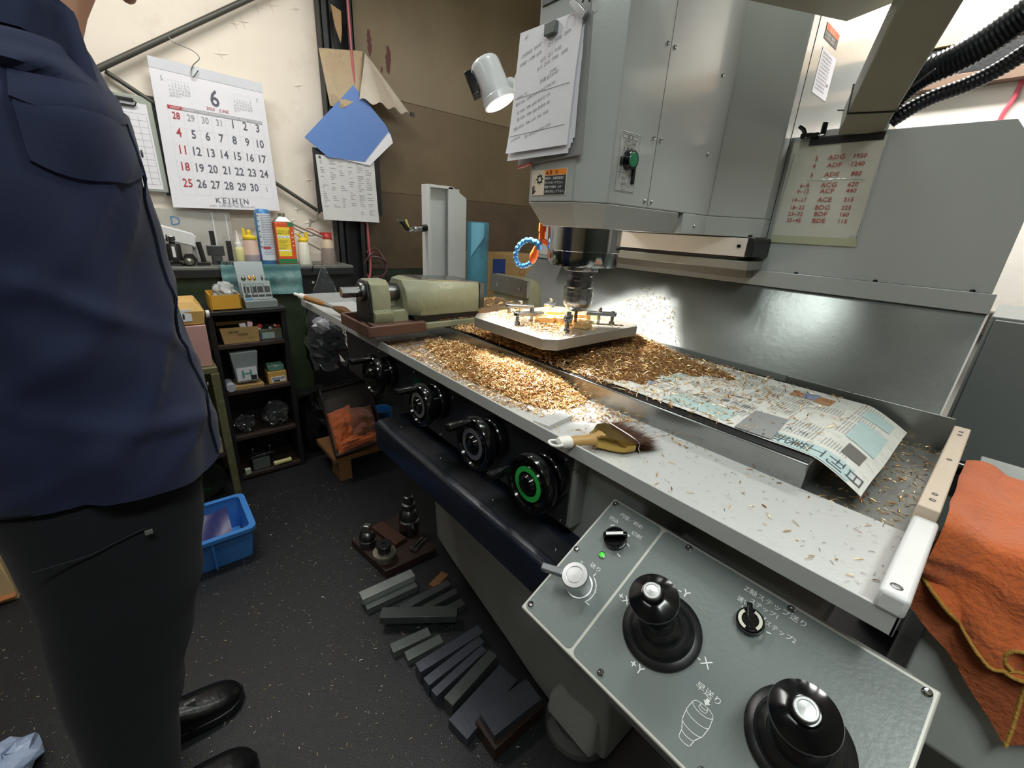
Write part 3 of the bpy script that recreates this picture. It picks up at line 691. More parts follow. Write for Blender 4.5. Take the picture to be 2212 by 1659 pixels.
# ---------------------------------------------------------------- helpers for soft shapes
def fbm(x, y, seed=0, oct_=4):
    q = random.Random(seed * 977 + 13); s = 0; a = 1.
    for o in range(oct_):
        for k in range(2):
            t = q.random() * 6.283; f = (1.6 ** o) * (1 + .4 * q.random()); p = q.random() * 6.283
            s += a * math.sin((x * math.cos(t) + y * math.sin(t)) * f + p)
        a *= .62
    return s / 3.2
def inside(x, y, poly):
    c = False; n = len(poly)
    for i in range(n):
        x1, y1 = poly[i]; x2, y2 = poly[(i + 1) % n]
        if (y1 > y) != (y2 > y) and x < (x2 - x1) * (y - y1) / (y2 - y1) + x1: c = not c
    return c
chipm = [mat('brass_chip_bright', '#f3d3a4', .32, .7, .15, 60), mat('brass_chip_gold', '#d9a765', .32, .75, .2, 60), mat('brass_chip_brown', '#9a6436', .4, .7, .25, 60)]
def chips(name, label, poly, n, hfun, size=(.008, .018), seed=1, dens=None, lift=.0005, w=(.0006, .0013), flat=.35, cat='chips', mats=None, dirn=None):
    """loose curled turnings strewn over a polygon: too many to count, one object"""
    q = random.Random(seed); xs = [p[0] for p in poly]; ys = [p[1] for p in poly]
    vs = []; fs = []; mi = []; k = 0; tries = 0
    while k < n and tries < n * 30:
        tries += 1
        x = q.uniform(min(xs), max(xs)); y = q.uniform(min(ys), max(ys))
        if not inside(x, y, poly): continue
        if dens and q.random() > dens(x, y): continue
        z = hfun(x, y) + lift + q.random() * .003 * (1 if flat > .3 else .3)
        L = q.uniform(*size); W = q.uniform(*w); a = q.random() * math.pi if dirn is None else dirn + q.gauss(0, .5); ti = q.gauss(0, flat)
        d = V((math.cos(a) * math.cos(ti), math.sin(a) * math.cos(ti), math.sin(ti))); s = V((-math.sin(a), math.cos(a), q.gauss(0, .5))).normalized()
        up = d.cross(s)
        if up.z < 0: up = -up
        c = V((x, y, z)); b = q.uniform(.0004, .0016); i0 = len(vs)
        for t, hh in ((-.5, 0), (0, b), (.5, 0)):
            p = c + d * (L * t) + up * hh
            vs += [tuple(p - s * W), tuple(p + up * W * .7), tuple(p + s * W)]
        for j in (0, 3):
            fs += [(i0 + j, i0 + j + 1, i0 + j + 4, i0 + j + 3), (i0 + j + 1, i0 + j + 2, i0 + j + 5, i0 + j + 4)]
        m = q.choices((0, 1, 2), (.38, .42, .20))[0]; mi += [m] * 4; k += 1
    mb = MB(); mb.v = vs; mb.f = fs; mb.m = mi
    return solo(name, mb, mats or chipm, label, cat, smooth=60, kind='stuff')
def mound(poly, hfun, nx, ny, base, name, label, seed=3):
    """the body of a chip heap under its loose chips"""
    xs = [p[0] for p in poly]; ys = [p[1] for p in poly]; q = random.Random(seed)
    X0, X1, Y0, Y1 = min(xs), max(xs), min(ys), max(ys)
    P = {}; mb = MB(); vs = []; fs = []
    for j in range(ny + 1):
        for i in range(nx + 1):
            x = X0 + (X1 - X0) * i / nx; y = Y0 + (Y1 - Y0) * j / ny
            vs.append((x, y, max(base, hfun(x, y) - .0015 + q.uniform(-.0012, .0012))))
    W = nx + 1
    for j in range(ny):
        for i in range(nx):
            f = (j * W + i, j * W + i + 1, (j + 1) * W + i + 1, (j + 1) * W + i)
            if max(vs[t][2] for t in f) > base + .0012: fs.append(f)
    mb.add(vs, fs)
    return solo(name, mb, mat('brass_heap', '#a87c4a', .5, .4, .4, 160, .8, 260, col2='#6b4a2a', thr=(.4, .62), scale2=120), label, 'chips', kind='stuff', smooth=60)

# ---------------------------------------------------------------- vise
vs_ = thing('machine_vise', 'olive green steel machine vise at far end of the table', 'vise', (-1.435, .93, .9885))
brn = mat('vise_rust_brown', '#5d4036', .42, 0, .2, 12, .15, 40, col2='#3c2a24', thr=(.5, .7))
part('base', MB().box((-1.55, .60, .9885), (-1.335, 1.34, 1.012)), mt['olive'], vs_, bevel=.004)
part('chip_skirt', MB().box((-1.337, .535, .984), (-1.325, .745, 1.020)).box((-1.565, .530, .984), (-1.325, .540, 1.024)).box((-1.567, .53, .984), (-1.557, .70, 1.026)).box((-1.56, .54, .984), (-1.33, .745, .990)).box((-1.40, .56, 1.012), (-1.326, .745, 1.021)), brn, vs_, bevel=.003)
mb = MB().prism([(-1.50, 1.012), (-1.375, 1.012), (-1.362, 1.035), (-1.362, 1.055), (-1.378, 1.06), (-1.378, 1.10), (-1.39, 1.145), (-1.41, 1.158), (-1.47, 1.158), (-1.49, 1.145), (-1.50, 1.10)], (0, 0, 0), X_, Z_, Y_, .575, .640)
part('screw_block', mb, mt['olive'], vs_, bevel=.003)
part('block_face', MB().prism([(-1.502, 1.012), (-1.376, 1.012), (-1.388, 1.10), (-1.40, 1.145), (-1.415, 1.156), (-1.466, 1.156), (-1.488, 1.145), (-1.50, 1.10)], (0, 0, 0), X_, Z_, Y_, .565, .576), mt['black_paint'], vs_, bevel=.004)
part('block_step', MB().box((-1.50, .640, 1.012), (-1.368, .70, 1.060)), mt['olive'], vs_, bevel=.004)
part('screw_collar', MB().lathe((-1.438, .567, 1.118), -Y_, [(.032, 0), (.032, .010), (.030, .014), (.018, .014), (.016, .022)], 28), mt['dsteel'], vs_)
part('screw_hex', MB().lathe((-1.438, .547, 1.118), -Y_, [(.019, 0), (.019, .05), (.016, .053)], 6), mt['steel'], vs_)
part('lead_screw', MB().lathe((-1.438, .635, 1.112), Y_, [(.034, 0), (.036, .01), (.030, .05), (.028, .08)], 28), mt['dsteel'], vs_)
# movable jaw: tapered nose, bevelled ridge on its side
A = [V((x, .690, z)) for x, z in ((-1.485, 1.036), (-1.39, 1.036), (-1.36, 1.065), (-1.36, 1.105), (-1.372, 1.13), (-1.40, 1.158), (-1.475, 1.158), (-1.50, 1.13), (-1.51, 1.065))]
B = [V((x, .735, z)) for x, z in ((-1.53, 1.036), (-1.345, 1.036), (-1.336, 1.062), (-1.336, 1.092), (-1.345, 1.122), (-1.362, 1.160), (-1.515, 1.160), (-1.53, 1.12), (-1.54, 1.062))]
D = [V((x, .980, z)) for x, z in ((-1.54, 1.036), (-1.337, 1.036), (-1.334, 1.062), (-1.334, 1.110), (-1.336, 1.135), (-1.338, 1.146), (-1.535, 1.146), (-1.54, 1.11), (-1.54, 1.062))]
part('movable_jaw', MB().loft([A, B, D]), mt['olive'], vs_, bevel=.002)
part('jaw_cap', MB().loft([[V((-1.510, .745, 1.1605)), V((-1.365, .745, 1.1605)), V((-1.365, .745, 1.1625)), V((-1.510, .745, 1.1625))], [V((-1.533, .98, 1.1465)), V((-1.34, .98, 1.1465)), V((-1.34, .98, 1.1485)), V((-1.533, .98, 1.1485))]]), mt['steel'], vs_)
part('jaw_slide', MB().box((-1.52, .71, 1.012), (-1.345, .985, 1.036)), mt['black'], vs_)
part('jaw_plate', MB().box((-1.548, .980, 1.052), (-1.328, 1.0, 1.146)), mt['dsteel'], vs_, bevel=.001)
part('guide_way', MB().box((-1.525, .98, 1.012), (-1.345, 1.22, 1.046)), mat('way_steel', '#a89b84', .3, .7, .1, 12), vs_, bevel=.002)
mb = MB().prism([(1.213, 1.0), (1.213, 1.150), (1.235, 1.152), (1.262, 1.140), (1.285, 1.10), (1.285, 1.0)], (0, 0, 0), Y_, Z_, X_, -1.545, -1.302)
part('fixed_jaw', mb, mt['olive'], vs_, bevel=.003)
fj = part('jaw_plate', MB().box((-1.548, 1.196, 1.078), (-1.300, 1.213, 1.151)), mat('jaw_steel', '#8d8b86', .3, .85, .12, 12), vs_, bevel=.001)
for x in (-1.495, -1.345):
    part('socket_screw', MB().lathe((x, 1.196, 1.112), -Y_, [(.0075, -.001), (.0075, .0012), (.0045, .0014), (.004, .0004), (0, .0004)], 16), mt['chrome'], fj)

# ---------------------------------------------------------------- riser, fixture plate, clamps and workpieces
solo('riser_block', MB().box((-1.08, .936, .9885), (-.834, 1.17, 1.039)), mat('riser_steel', '#8c8274', .28, .85, .15, 10, stretch=(4, 1, .3)), 'ground steel riser block under the fixture plate', 'block', bevel=.0015)
pl = [(-1.115, .803), (-.798, .803), (-.768, .833), (-.768, 1.205), (-.80, 1.235), (-1.13, 1.235), (-1.16, 1.205), (-1.16, .846)]
solo('fixture_plate', MB().prism(pl, (0, 0, 0), X_, Y_, Z_, 1.039, 1.070), mat('plate_steel', '#a5a39d', .32, .6, .10, 12, .02, 90, .08), 'thick square steel fixture plate with cut corners under the cutter', 'plate', bevel=.0012)
def clamp(label, p0, p1, tb, th=.011, w_=.026, foot=True):
    """strap clamp: p0 heel end, p1 toe end (xy), tb: bolt position 0..1 along it"""
    a = V((p0[0], p0[1], 0)); b = V((p1[0], p1[1], 0)); d = (b - a).normalized(); s = V((-d.y, d.x, 0))
    z0 = 1.0985; L = (b - a).length
    t = thing('strap_clamp', label, 'clamp', (a.x, a.y, 1.07), 0, 'clamps holding brass parts on the plate')
    o = a + V((0, 0, z0)); n = 8
    prof = [(w_ / 2 * math.cos(q), w_ / 2 * math.sin(q)) for q in np.linspace(math.pi / 2, 3 * math.pi / 2, n)]
    poly = prof + [(L - .004, -w_ / 2), (L, -w_ / 2 + .004), (L, w_ / 2 - .004), (L - .004, w_ / 2)]
    part('strap', MB().prism(poly, o, d, s, Z_, 0, th), mt['steel'], t, bevel=.001)
    c = a + d * (L * tb)
    part('bolt', MB().lathe(c + V((0, 0, 1.0705)), Z_, [(.0045, 0), (.0045, .03)], 12).lathe(c + V((0, 0, z0 + th)), Z_, [(.0088, 0), (.0088, .0016), (.0078, .0018), (.0078, .012), (.007, .013), (.0042, .013), (.004, .008), (0, .008)], 20), mt['steel'], t)
    part('heel_screw', MB().lathe(a + V((0, 0, 1.0702)), Z_, [(.0075, 0), (.009, .004), (.0085, .009), (.0055, .012), (.0055, .0285), (.0055, .0395 + 0), (.0062, .040), (.0062, .043), (.003, .044)], 16), mt['dsteel'], t)
    return t
clamp('left rearmost strap clamp on the fixture plate, beside the vise', (-1.085, .923), (-1.03, .985), .45)
clamp('strap clamp at the front left of the fixture plate', (-.962, .854), (-.935, .935), .55)
clamp('strap clamp at the back centre of the plate, behind the brass parts', (-1.07, 1.115), (-1.03, 1.045), .35)
clamp('strap clamp at the front right of the plate, right under the tool', (-.823, .925), (-.87, .985), .52)
clamp('strap clamp at the right rear of the plate, nearest the bright splash', (-.825, 1.142), (-.885, 1.075), .48)
brassw = mat('brass_part', '#edc98f', .38, .6, .08, 14)
def workpiece(label, c, r, k, h, z=1.0705, tw=0.):
    """scalloped brass casting: a lobed disc with a step and bore"""
    n = 60; rings = []
    def ring(f, zz): return [V((c[0] + math.cos(2 * math.pi * i / n) * r * f * (1 + .13 * math.cos(k * 2 * math.pi * i / n + tw)), c[1] + math.sin(2 * math.pi * i / n) * r * f * (1 + .13 * math.cos(k * 2 * math.pi * i / n + tw)), z + zz)) for i in range(n)]
    def circ(f, zz): return [V((c[0] + math.cos(2 * math.pi * i / n) * r * f, c[1] + math.sin(2 * math.pi * i / n) * r * f, z + zz)) for i in range(n)]
    rr = [ring(.95, 0), ring(1, .002), ring(1, h * .45), ring(.92, h * .48), ring(.92, h * .56), ring(1, h * .6), ring(1, h - .001), ring(.97, h), circ(.4, h), circ(.36, h - .004), circ(.36, h * .4)]
    solo('brass_workpiece', MB().loft(rr), brassw, label, 'workpiece', 'brass parts clamped on the plate', smooth=30)
workpiece('lobed brass workpiece clamped at the back of the plate', (-.99, 1.035), .040, 5, .028)
workpiece('lobed brass workpiece clamped at the front left of the plate', (-.925, .937), .030, 5, .0275, tw=.5)
workpiece('lobed brass workpiece in the middle of the plate, left of the cutter', (-.905, .995), .030, 5, .024, tw=1.1)
workpiece('lobed brass workpiece right below the cutter tip', (-.845, 1.015), .030, 5, .022, tw=2.)
workpiece('lobed brass workpiece behind the cutter, under the right clamp', (-.905, 1.085), .030, 5, .0275, tw=.2)
part_gl = MB().box((-1.03, 1.16, 1.0702), (-.90, 1.176, 1.084)); solo('green_parallel', part_gl, mat('green_paint_bar', '#7f9a5a', .4, 0, .08), 'small green bar lying at the back of the fixture plate', 'bar', bevel=.001)

# ---------------------------------------------------------------- newspaper and small things on the table
np_m = mat('newsprint', '#dfe0da', .8, 0, .05, 30, .08, 60, col2='#c9cbc6', thr=(.5, .7), scale2=40)
nw = thing('newspaper', 'opened newspaper spread over the table with its end hanging down', 'newspaper', (-.43, 1.08, .9885))
def nfun(x, y):
    if x <= -.152: return (x, y, .9905 + .0012 * max(0, fbm(x * 30, y * 30, 5)))
    s = x + .152; y2 = y + s * .12 * (1 if y > 1.05 else .35)
    return (-.152 + s * .84, y2, .9905 - (s ** 1.25) * .78 + .004 * math.sin(y * 22) * s / .09)
def npos(a, b): return nfun(-.71 + a * .655, .868 + b * .425)
nsheet = part('sheet', MB().grid(npos, 60, 36, .0004), np_m, nw)
def nprint(mb, x0, x1, y0, y1, lift=.0009):
    k = max(1, int((x1 - x0) / .012)); 
    mb.grid(lambda a, b: V(nfun(x0 + a * (x1 - x0), y0 + b * (y1 - y0))) + V((lift * .5, 0, lift)), k, 2)
def ntext(mb, t, x, y, s, lift=.0014, sx=1.):
    """characters upright along +X, reading towards -Y; wrapped onto the sheet"""
    vs, fs, w_ = glyphs(t)
    mb.add([V(nfun(x + q[1] * s, y - q[0] * s * sx)) + V((lift * .5, 0, lift)) for q in vs], fs)
cy = MB()
for a in ((-.235, -.085, .872, .925), (-.47, -.32, .885, .955), (-.14, -.075, 1.04, 1.16), (-.60, -.53, 1.0, 1.12), (-.145, -.08, 1.19, 1.26)): nprint(cy, *a)
part('tinted_print', cy, mat('print_cyan', '#b7cfcf', .8, 0, .08, 30), nw, smooth=0)
dk = MB()
for t, x in (('日', -.092), ('刊', -.130), ('工', -.168), ('業', -.200), ('新', -.232), ('聞', -.262)):
    ntext(dk, t, x, .921, .036, sx=1.25)
for i, (t, x, y, s) in enumerate((('デ', -.205, .975, .020), ('ィ', -.228, .975, .020), ('ス', -.251, .975, .020), ('コ', -.274, .975, .020), ('曲', -.335, 1.02, .022), ('ぐ', -.36, 1.02, .022), ('増', -.383, 1.02, .022), ('三', -.33, 1.07, .016), ('菱', -.35, 1.07, .016), ('重', -.37, 1.07, .016), ('工', -.39, 1.07, .016), ('電', -.42, .99, .018), ('機', -.44, .99, .018))): ntext(dk, t, x, y, s)
part('headline_print', dk, mat('news_ink', '#4e565c', .8), nw, smooth=0)
gr = MB(); q = random.Random(5)
for bx_ in range(9):
    for by_ in range(7):
        x0 = -.69 + bx_ * .066; y0 = .945 + by_ * .049
        if q.random() < .25: continue
        for k in range(9):
            x = x0 + k * .0062
            if x > -.085: continue
            nprint(gr, x, x + .0022, y0, y0 + .036 + q.random() * .008, .0007)
part('column_print', gr, mat('print_grey', '#a9aaa7', .8), nw, smooth=0)
bl = MB(); nprint(bl, -.125, -.085, .955, 1.02); part('advert_print', bl, mat('print_darkgrey', '#6d6c68', .8), nw, smooth=0)
bl = MB(); nprint(bl, -.245, -.21, 1.19, 1.25); nprint(bl, -.30, -.27, 1.2, 1.24); part('colour_print', bl, mat('print_tan', '#b98a63', .8, 0, .4, 80), nw, smooth=0)
bl = MB(); nprint(bl, -.275, -.245, 1.2, 1.26); nprint(bl, -.55, -.535, .955, .985); part('colour_print', bl, mat('print_blue', '#8d9fc4', .8, 0, .2, 80), nw, smooth=0)
solo('metal_sheet', MB().add([(-.303, 1.001, .9935), (-.239, 1.01, .9935), (-.225, .872, .9935), (-.293, .868, .9935), (-.303, 1.001, .9925), (-.239, 1.01, .9925), (-.225, .872, .9925), (-.293, .868, .9925)], [(3, 2, 1, 0), (4, 5, 6, 7), (0, 1, 5, 4), (1, 2, 6, 5), (2, 3, 7, 6), (3, 0, 4, 7)]), mat('matt_aluminium', '#9b9d9e', .5, .3, .08, 30), 'small square matt metal sheet lying on the newspaper', 'sheet')
solo('grey_bar', MB().add([(-.616, .61, .936), (-.575, .62, .936), (-.585, .709, .936), (-.615, .691, .936), (-.616, .61, .948), (-.575, .62, .948), (-.585, .709, .948), (-.615, .691, .948)], [(3, 2, 1, 0), (4, 5, 6, 7), (0, 1, 5, 4), (1, 2, 6, 5), (2, 3, 7, 6), (3, 0, 4, 7)]), mt['trayw'], 'short light grey bar lying on the tray plate by the brush', 'bar', bevel=.001)

# ---------------------------------------------------------------- the two brushes
def brush_flat():
    t = thing('chip_brush', 'wide flat brush with brass ferrule, wooden handle and white cap', 'brush', (-.45, .66, .936))
    o = V((-.488, .548, .966)); a = V((.235, .97, -.10)).normalized(); s = V((.97, -.235, 0)).normalized(); n = s.cross(a)
    g = lambda d, e, f: o + a * d + s * e + n * f
    cap = MB()
    cap.loft([[g(d, r * math.cos(q), r * .8 * math.sin(q)) for q in np.linspace(0, 2 * math.pi, 17)[:-1]] for d, r in ((.006, .004), (.008, .0115), (.014, .0145), (.028, .0155), (.033, .0155), (.0335, .0135))])
    cap.tube([g(.012, -.011, 0), g(-.002, -.012, 0), g(-.010, -.006, 0), g(-.010, .006, 0), g(-.002, .012, 0), g(.012, .011, 0)], .0028, 8, smooth=4)
    part('cap', cap, mat('white_cap', '#e9e6df', .35, 0, .03), t)
    part('handle', MB().loft([[g(d, r * math.cos(q), r * .72 * math.sin(q)) for q in np.linspace(0, 2 * math.pi, 17)[:-1]] for d, r in ((.030, .0128), (.05, .0132), (.075, .0135), (.095, .016), (.112, .022))]), mat('brush_wood', '#b08a52', .45, 0, .25, 14, .06, 60, stretch=(6, 1, 1)), t)
    prof = [(.092, .015, .010), (.105, .021, .0125), (.122, .038, .0128), (.136, .050, .012), (.160, .0515, .0115)]
    def rr(d, w_, h_): return [g(d, e * w_, f * h_) for e, f in ((-1, -.5), (-.9, -1), (.9, -1), (1, -.5), (1, .5), (.9, 1), (-.9, 1), (-1, .5))]
    part('ferrule', MB().loft([rr(*p) for p in prof]), mat('brass_ferrule', '#b99a55', .22, 1, .08, 14), t)
    part('wire_binding', MB().tube([g(.163, -.053, 0), g(.163, -.05, .013), g(.164, 0, .0148), g(.164, .05, .013), g(.165, .054, 0), g(.172, .052, -.008), g(.178, .03, -.004)], .0012, 6, smooth=5), mt['steel'], t)
    q = random.Random(9); mb = MB()
    for i in range(900):
        e = q.uniform(-1, 1); f = q.uniform(-1, 1)
        b0 = g(.156, e * .047, f * .0085); L = .068 + .022 * q.random() - .015 * abs(e)
        b1 = g(.156 + L * .5, e * .053 + q.gauss(0, .003), f * .010 + q.gauss(0, .003)); b2 = g(.156 + L, e * .060 + q.gauss(0, .006), f * .011 + .004 * q.random() + q.gauss(0, .004))
        b2.z = max(b2.z, .9375); b1.z = max(b1.z, .9385)
        w_ = s * .0006; k = len(mb.v)
        mb.v += [tuple(b0 - w_), tuple(b0 + w_), tuple(b1 - w_ * .8), tuple(b1 + w_ * .8), tuple(b2)]; mb.f += [(k, k + 1, k + 3, k + 2), (k + 2, k + 3, k + 4)]; mb.m += [0, 0]
    part('bristles', mb, mat('bristle_brown', '#4f2f1c', .6, 0, .35, 60), t, kind='stuff')
brush_flat()
def brush_round():
    t = thing('round_brush', 'slim round brush with white cap lying on the far tray corner', 'brush', (-2.0, .62, .94))
    o = V((-2.235, .548, .995)); a = (V((-1.79, .672, .962)) - o).normalized(); u, v, n = frame(a)
    part('cap', MB().lathe(o, a, [(.004, 0), (.0075, .004), (.0075, .05), (.0145, .052), (.0155, .09), (.0145, .094), (.01, .094)], 16), mat('white_cap', '#e9e6df', .35), t)
    part('handle', MB().lathe(o, a, [(.011, .092), (.0125, .10), (.013, .17), (.0115, .235), (.008, .25)], 16), mat('brush_wood_dark', '#9b6a35', .4, 0, .25, 14, stretch=(1, 6, 6)), t)
    part('wire_ferrule', MB().lathe(o, a, [(.009, .245), (.0105, .255), (.009, .27), (.007, .29), (.010, .315), (.011, .32)], 14), mt['steel'], t)
    q = random.Random(4); mb = MB()
    for i in range(500):
        th = q.random() * 6.283; r = math.sqrt(q.random()); L = .115 + .02 * q.random()
        d = u * math.cos(th) + v * math.sin(th)
        b0 = o + a * .312 + d * r * .010; b1 = o + a * (.312 + L * .5) + d * r * .021; b2 = o + a * (.312 + L) + d * r * .009 + V((0, 0, -.006))
        w_ = a.cross(d).normalized() * .0008; k = len(mb.v)
        mb.v += [tuple(b0 - w_), tuple(b0 + w_), tuple(b1 - w_), tuple(b1 + w_), tuple(b2)]; mb.f += [(k, k + 1, k + 3, k + 2), (k + 2, k + 3, k + 4)]; mb.m += [0, 0]
    part('bristles', mb, mat('bristle_tan', '#7a5430', .6, 0, .35, 60), t, kind='stuff')
brush_round()

# ---------------------------------------------------------------- brass turnings
def h_tray(x, y):
    b = .936; p = 0
    for cx_, cy_, sx_, sy_, h in ((-1.20, .80, .16, .10, .020), (-1.0, .80, .13, .085, .030), (-.85, .80, .11, .085, .040), (-.74, .78, .09, .08, .030), (-.95, .73, .16, .07, .014)):
        p += h * math.exp(-((x - cx_) / sx_) ** 2 - ((y - cy_) / sy_) ** 2)
    p *= 1 + .22 * fbm(x * 26, y * 26, 3)
    return b + max(0, min(p - .006, .046))
TP = [(-1.42, .60), (-1.42, .836), (-.47, .836), (-.50, .78), (-.62, .66), (-.75, .625), (-1.0, .60)]
mound(TP, h_tray, 110, 34, .9365, 'brass_chip_heap', 'heap of brass turnings piled on the front tray against the table')
chips('brass_chips', 'golden brass turnings covering the heap on the front tray', TP, 9500, h_tray, seed=11, dens=lambda x, y: 1 if h_tray(x, y) > .938 else max(.04, .30 - max(0, x + .9) * .3))
def h_table(x, y):
    p = 0
    for cx_, cy_, sx_, sy_, h in ((-.72, 1.10, .16, .14, .018), (-.80, 1.26, .10, .07, .035), (-1.22, .93, .10, .09, .020), (-.66, .96, .18, .10, .010), (-.50, 1.20, .20, .09, .008), (-1.0, .86, .2, .05, .010)):
        p += h * math.exp(-((x - cx_) / sx_) ** 2 - ((y - cy_) / sy_) ** 2)
    p *= 1 + .25 * fbm(x * 24, y * 24, 8)
    return .9892 + max(0, min(p - .004, .04))
BP = [(-1.32, .842), (-.55, .842), (-.16, .88), (-.15, 1.30), (-1.3, 1.30)]
mound([(-1.3, .845), (-.45, .845), (-.40, 1.30), (-1.3, 1.30)], h_table, 90, 46, .9912, 'brass_chip_heap', 'low drift of brass turnings on the table around the riser block')
def d_table(x, y):
    if x < -.62: return 1. if x > -1.0 or y < .93 else .5
    e = .75 * math.exp(-(x + .62) / .20)
    return min(1, max(.05, e * (.6 + .6 * max(0, fbm(x * 14, y * 14, 21)))) + (.35 if y > 1.17 - (x + .4) * .12 and fbm(x * 9, y * 20, 4) > .1 else 0))
chips('brass_chips', 'brass turnings strewn over the table and newspaper', BP, 8500, lambda x, y: max(h_table(x, y), .9912 if x > -.7 else .9895), seed=12, dens=d_table)
chips('brass_chips', 'sparse brass turnings at the dark right end of the tray', [(-.14, .85), (-.008, .85), (-.008, 1.33), (-.14, 1.33)], 330, lambda x, y: .9225, seed=13, flat=.1, size=(.005, .014))
chips('brass_chips', 'few loose brass turnings scattered over the bare front plate', [(-.60, .60), (.0, .60), (.0, .835), (-.50, .835)], 75, lambda x, y: .9365, seed=14, flat=.06, size=(.004, .014), dens=lambda x, y: .35 + .65 * (y > .80))
hairm = [mat('swarf_grey', '#6d6a66', .4, .6, .2), mat('swarf_dark', '#4a4744', .4, .6, .2), mat('swarf_dark', '#4a4744')]
chips('fine_swarf', 'fine grey slivers speckling the bare front plate', [(-.60, .60), (.0, .60), (.0, .835), (-.50, .835)], 200, lambda x, y: .9363, seed=15, flat=.02, size=(.002, .009), w=(.0002, .0004), mats=hairm)
def h_plate(x, y):
    p = 0
    for cx_, cy_, sx_, sy_, h in ((-1.10, .96, .05, .07, .012), (-.90, .90, .08, .05, .010), (-1.02, .90, .07, .05, .008), (-.82, .87, .05, .03, .008), (-.95, 1.0, .12, .1, .006)):
        p += h * math.exp(-((x - cx_) / sx_) ** 2 - ((y - cy_) / sy_) ** 2)
    return 1.0705 + max(0, p - .003)
chips('brass_chips', 'bright brass turnings lying on the fixture plate', [(-1.14, .85), (-1.11, .81), (-.80, .81), (-.772, .84), (-.772, 1.20), (-1.14, 1.22)], 2000, h_plate, seed=16, dens=lambda x, y: min(1, .12 + (h_plate(x, y) - 1.0705) * 130) * (.5 if x > -.84 else 1), size=(.006, .014))
chips('brass_chips', 'brass turnings lying between the jaws of the vise', [(-1.52, 1.0), (-1.35, 1.0), (-1.35, 1.195), (-1.52, 1.195)], 420, lambda x, y: 1.047 + .008 * math.exp(-((x + 1.44) / .06) ** 2), seed=17)
chips('brass_chips', 'brass turnings along the olive base of the vise', [(-1.345, .80), (-1.337, .80), (-1.337, 1.19), (-1.345, 1.19)], 120, lambda x, y: 1.013, seed=18)
# chips clinging to the sloped splash sheet
def h_spl(x, y): return .985 + (y - 1.345) / .215 * .231 + .0012
chips('brass_chips', 'brass turnings clinging to the splash sheet behind the cutter', [(-1.05, 1.36), (-.70, 1.36), (-.80, 1.47), (-.95, 1.52)], 240, h_spl, seed=19, flat=.6)
chips('fine_swarf', 'fine slivers stuck all over the sloped splash sheet', [(-1.0, 1.35), (-.05, 1.35), (-.05, 1.54), (-1.0, 1.54)], 420, h_spl, seed=20, flat=.7, size=(.002, .006), w=(.0002, .0003), mats=[mat('swarf_light', '#c9c6bf', .3, .8), MATS['swarf_grey'], MATS['swarf_dark']])

# ---------------------------------------------------------------- lamp on the head
lp = thing('work_lamp', 'white cylindrical work lamp shining down beside the spindle head', 'lamp', (-1.15, .86, 1.60))
c0 = V((-1.168, .852, 1.782)); tgt = V((-.87, 1.08, 1.08)); ax = (tgt - c0).normalized()
u, v, n = frame(ax)
part('lamp_housing', MB().lathe(c0, ax, [(.020, -.004), (.036, -.002), (.041, .004), (.043, .012), (.044, .092), (.047, .096), (.047, .112), (.042, .113), (.040, .105)], 36), mt['lampwhite'], lp)
part('lamp_lens', MB().lathe(c0, ax, [(.040, .100), (.040, .106), (.03, .109), (0, .110)], 32), mat('lamp_lit', '#ffffff', .3, emit=('#fffdf5', 30)), lp)
side = V((-.66, -.75, 0)).normalized(); side = (side - ax * side.dot(ax)).normalized()
part('ballast_box', MB().obox(c0 + ax * .038 + side * .052, (.060, .050, .024), ax, ax.cross(side), side), mt['blackgl'], lp, bevel=.003)
js = c0 + ax * .088 - side * .052
part('swivel_joint', MB().cyl(js + side * .012, js - side * .006, .010, seg=16).lathe(js - V((.0, .010, 0)), (V((0, 0, 1.35)) - js), [(.019, -.01), (.019, .008), (.017, .010), (.009, .010), (.009, .006), (0, .006)], 24), mt['lampwhite'], lp)
part('arm', MB().tube([js, js + V((.045, .02, .085)), js + V((.10, .03, .15))], .0075, 12).cyl(js + V((.10, .03, .15)), (-.961, .90, 1.86), .010), mt['lampwhite'], lp)
l = bpy.data.lights.new('work_lamp_beam', 'SPOT'); l.energy = 150; l.spot_size = math.radians(64); l.spot_blend = .22; l.shadow_soft_size = .035; l.color = (1, .97, .9)
lo = bpy.data.objects.new('work_lamp_beam', l); COL.objects.link(lo); lo.location = c0 + ax * .125
lo.rotation_euler = ax.to_track_quat('-Z', 'Y').to_euler()

# ---------------------------------------------------------------- coolant hose
hs = thing('coolant_hose', 'blue segmented coolant hose with orange nozzle beside the spindle', 'hose', (-.94, .9, 1.34))
pts = [V(p) for p in ((-.929, .9, 1.322), (-.934, .9, 1.308), (-.965, .895, 1.318), (-.992, .892, 1.314), (-1.017, .89, 1.297), (-1.028, .89, 1.272), (-1.022, .89, 1.252), (-1.0, .89, 1.241), (-.975, .892, 1.246), (-.957, .895, 1.258))]
cp_ = catmull(pts, 8); nseg = 17; k = len(cp_) - 1
SEGM = None
for i in range(nseg):
    a_ = cp_[int(i * k / nseg)]; b_ = cp_[min(k, int((i + 1) * k / nseg))]; d = b_ - a_
    mb = MB().lathe(a_ - d * .1, d, [(.0048, 0), (.0078, .001), (.0082, d.length * .45), (.0066, d.length * .6), (.0052, d.length * .75), (.0048, d.length * 1.12)], 14)
    part('hose_segment', mb, mt['blue_pl'], hs)
part('valve', MB().cyl((-.929, .9, 1.366), (-.929, .9, 1.342), .011, seg=8).cyl((-.929, .9, 1.342), (-.929, .9, 1.322), .009, seg=14).cyl((-.935, .9, 1.322), (-.900, .905, 1.310), .008, seg=12), mt['orange_pl'], hs, bevel=.001)
e = cp_[-1]; d = V((.012, 0, .042)).normalized()
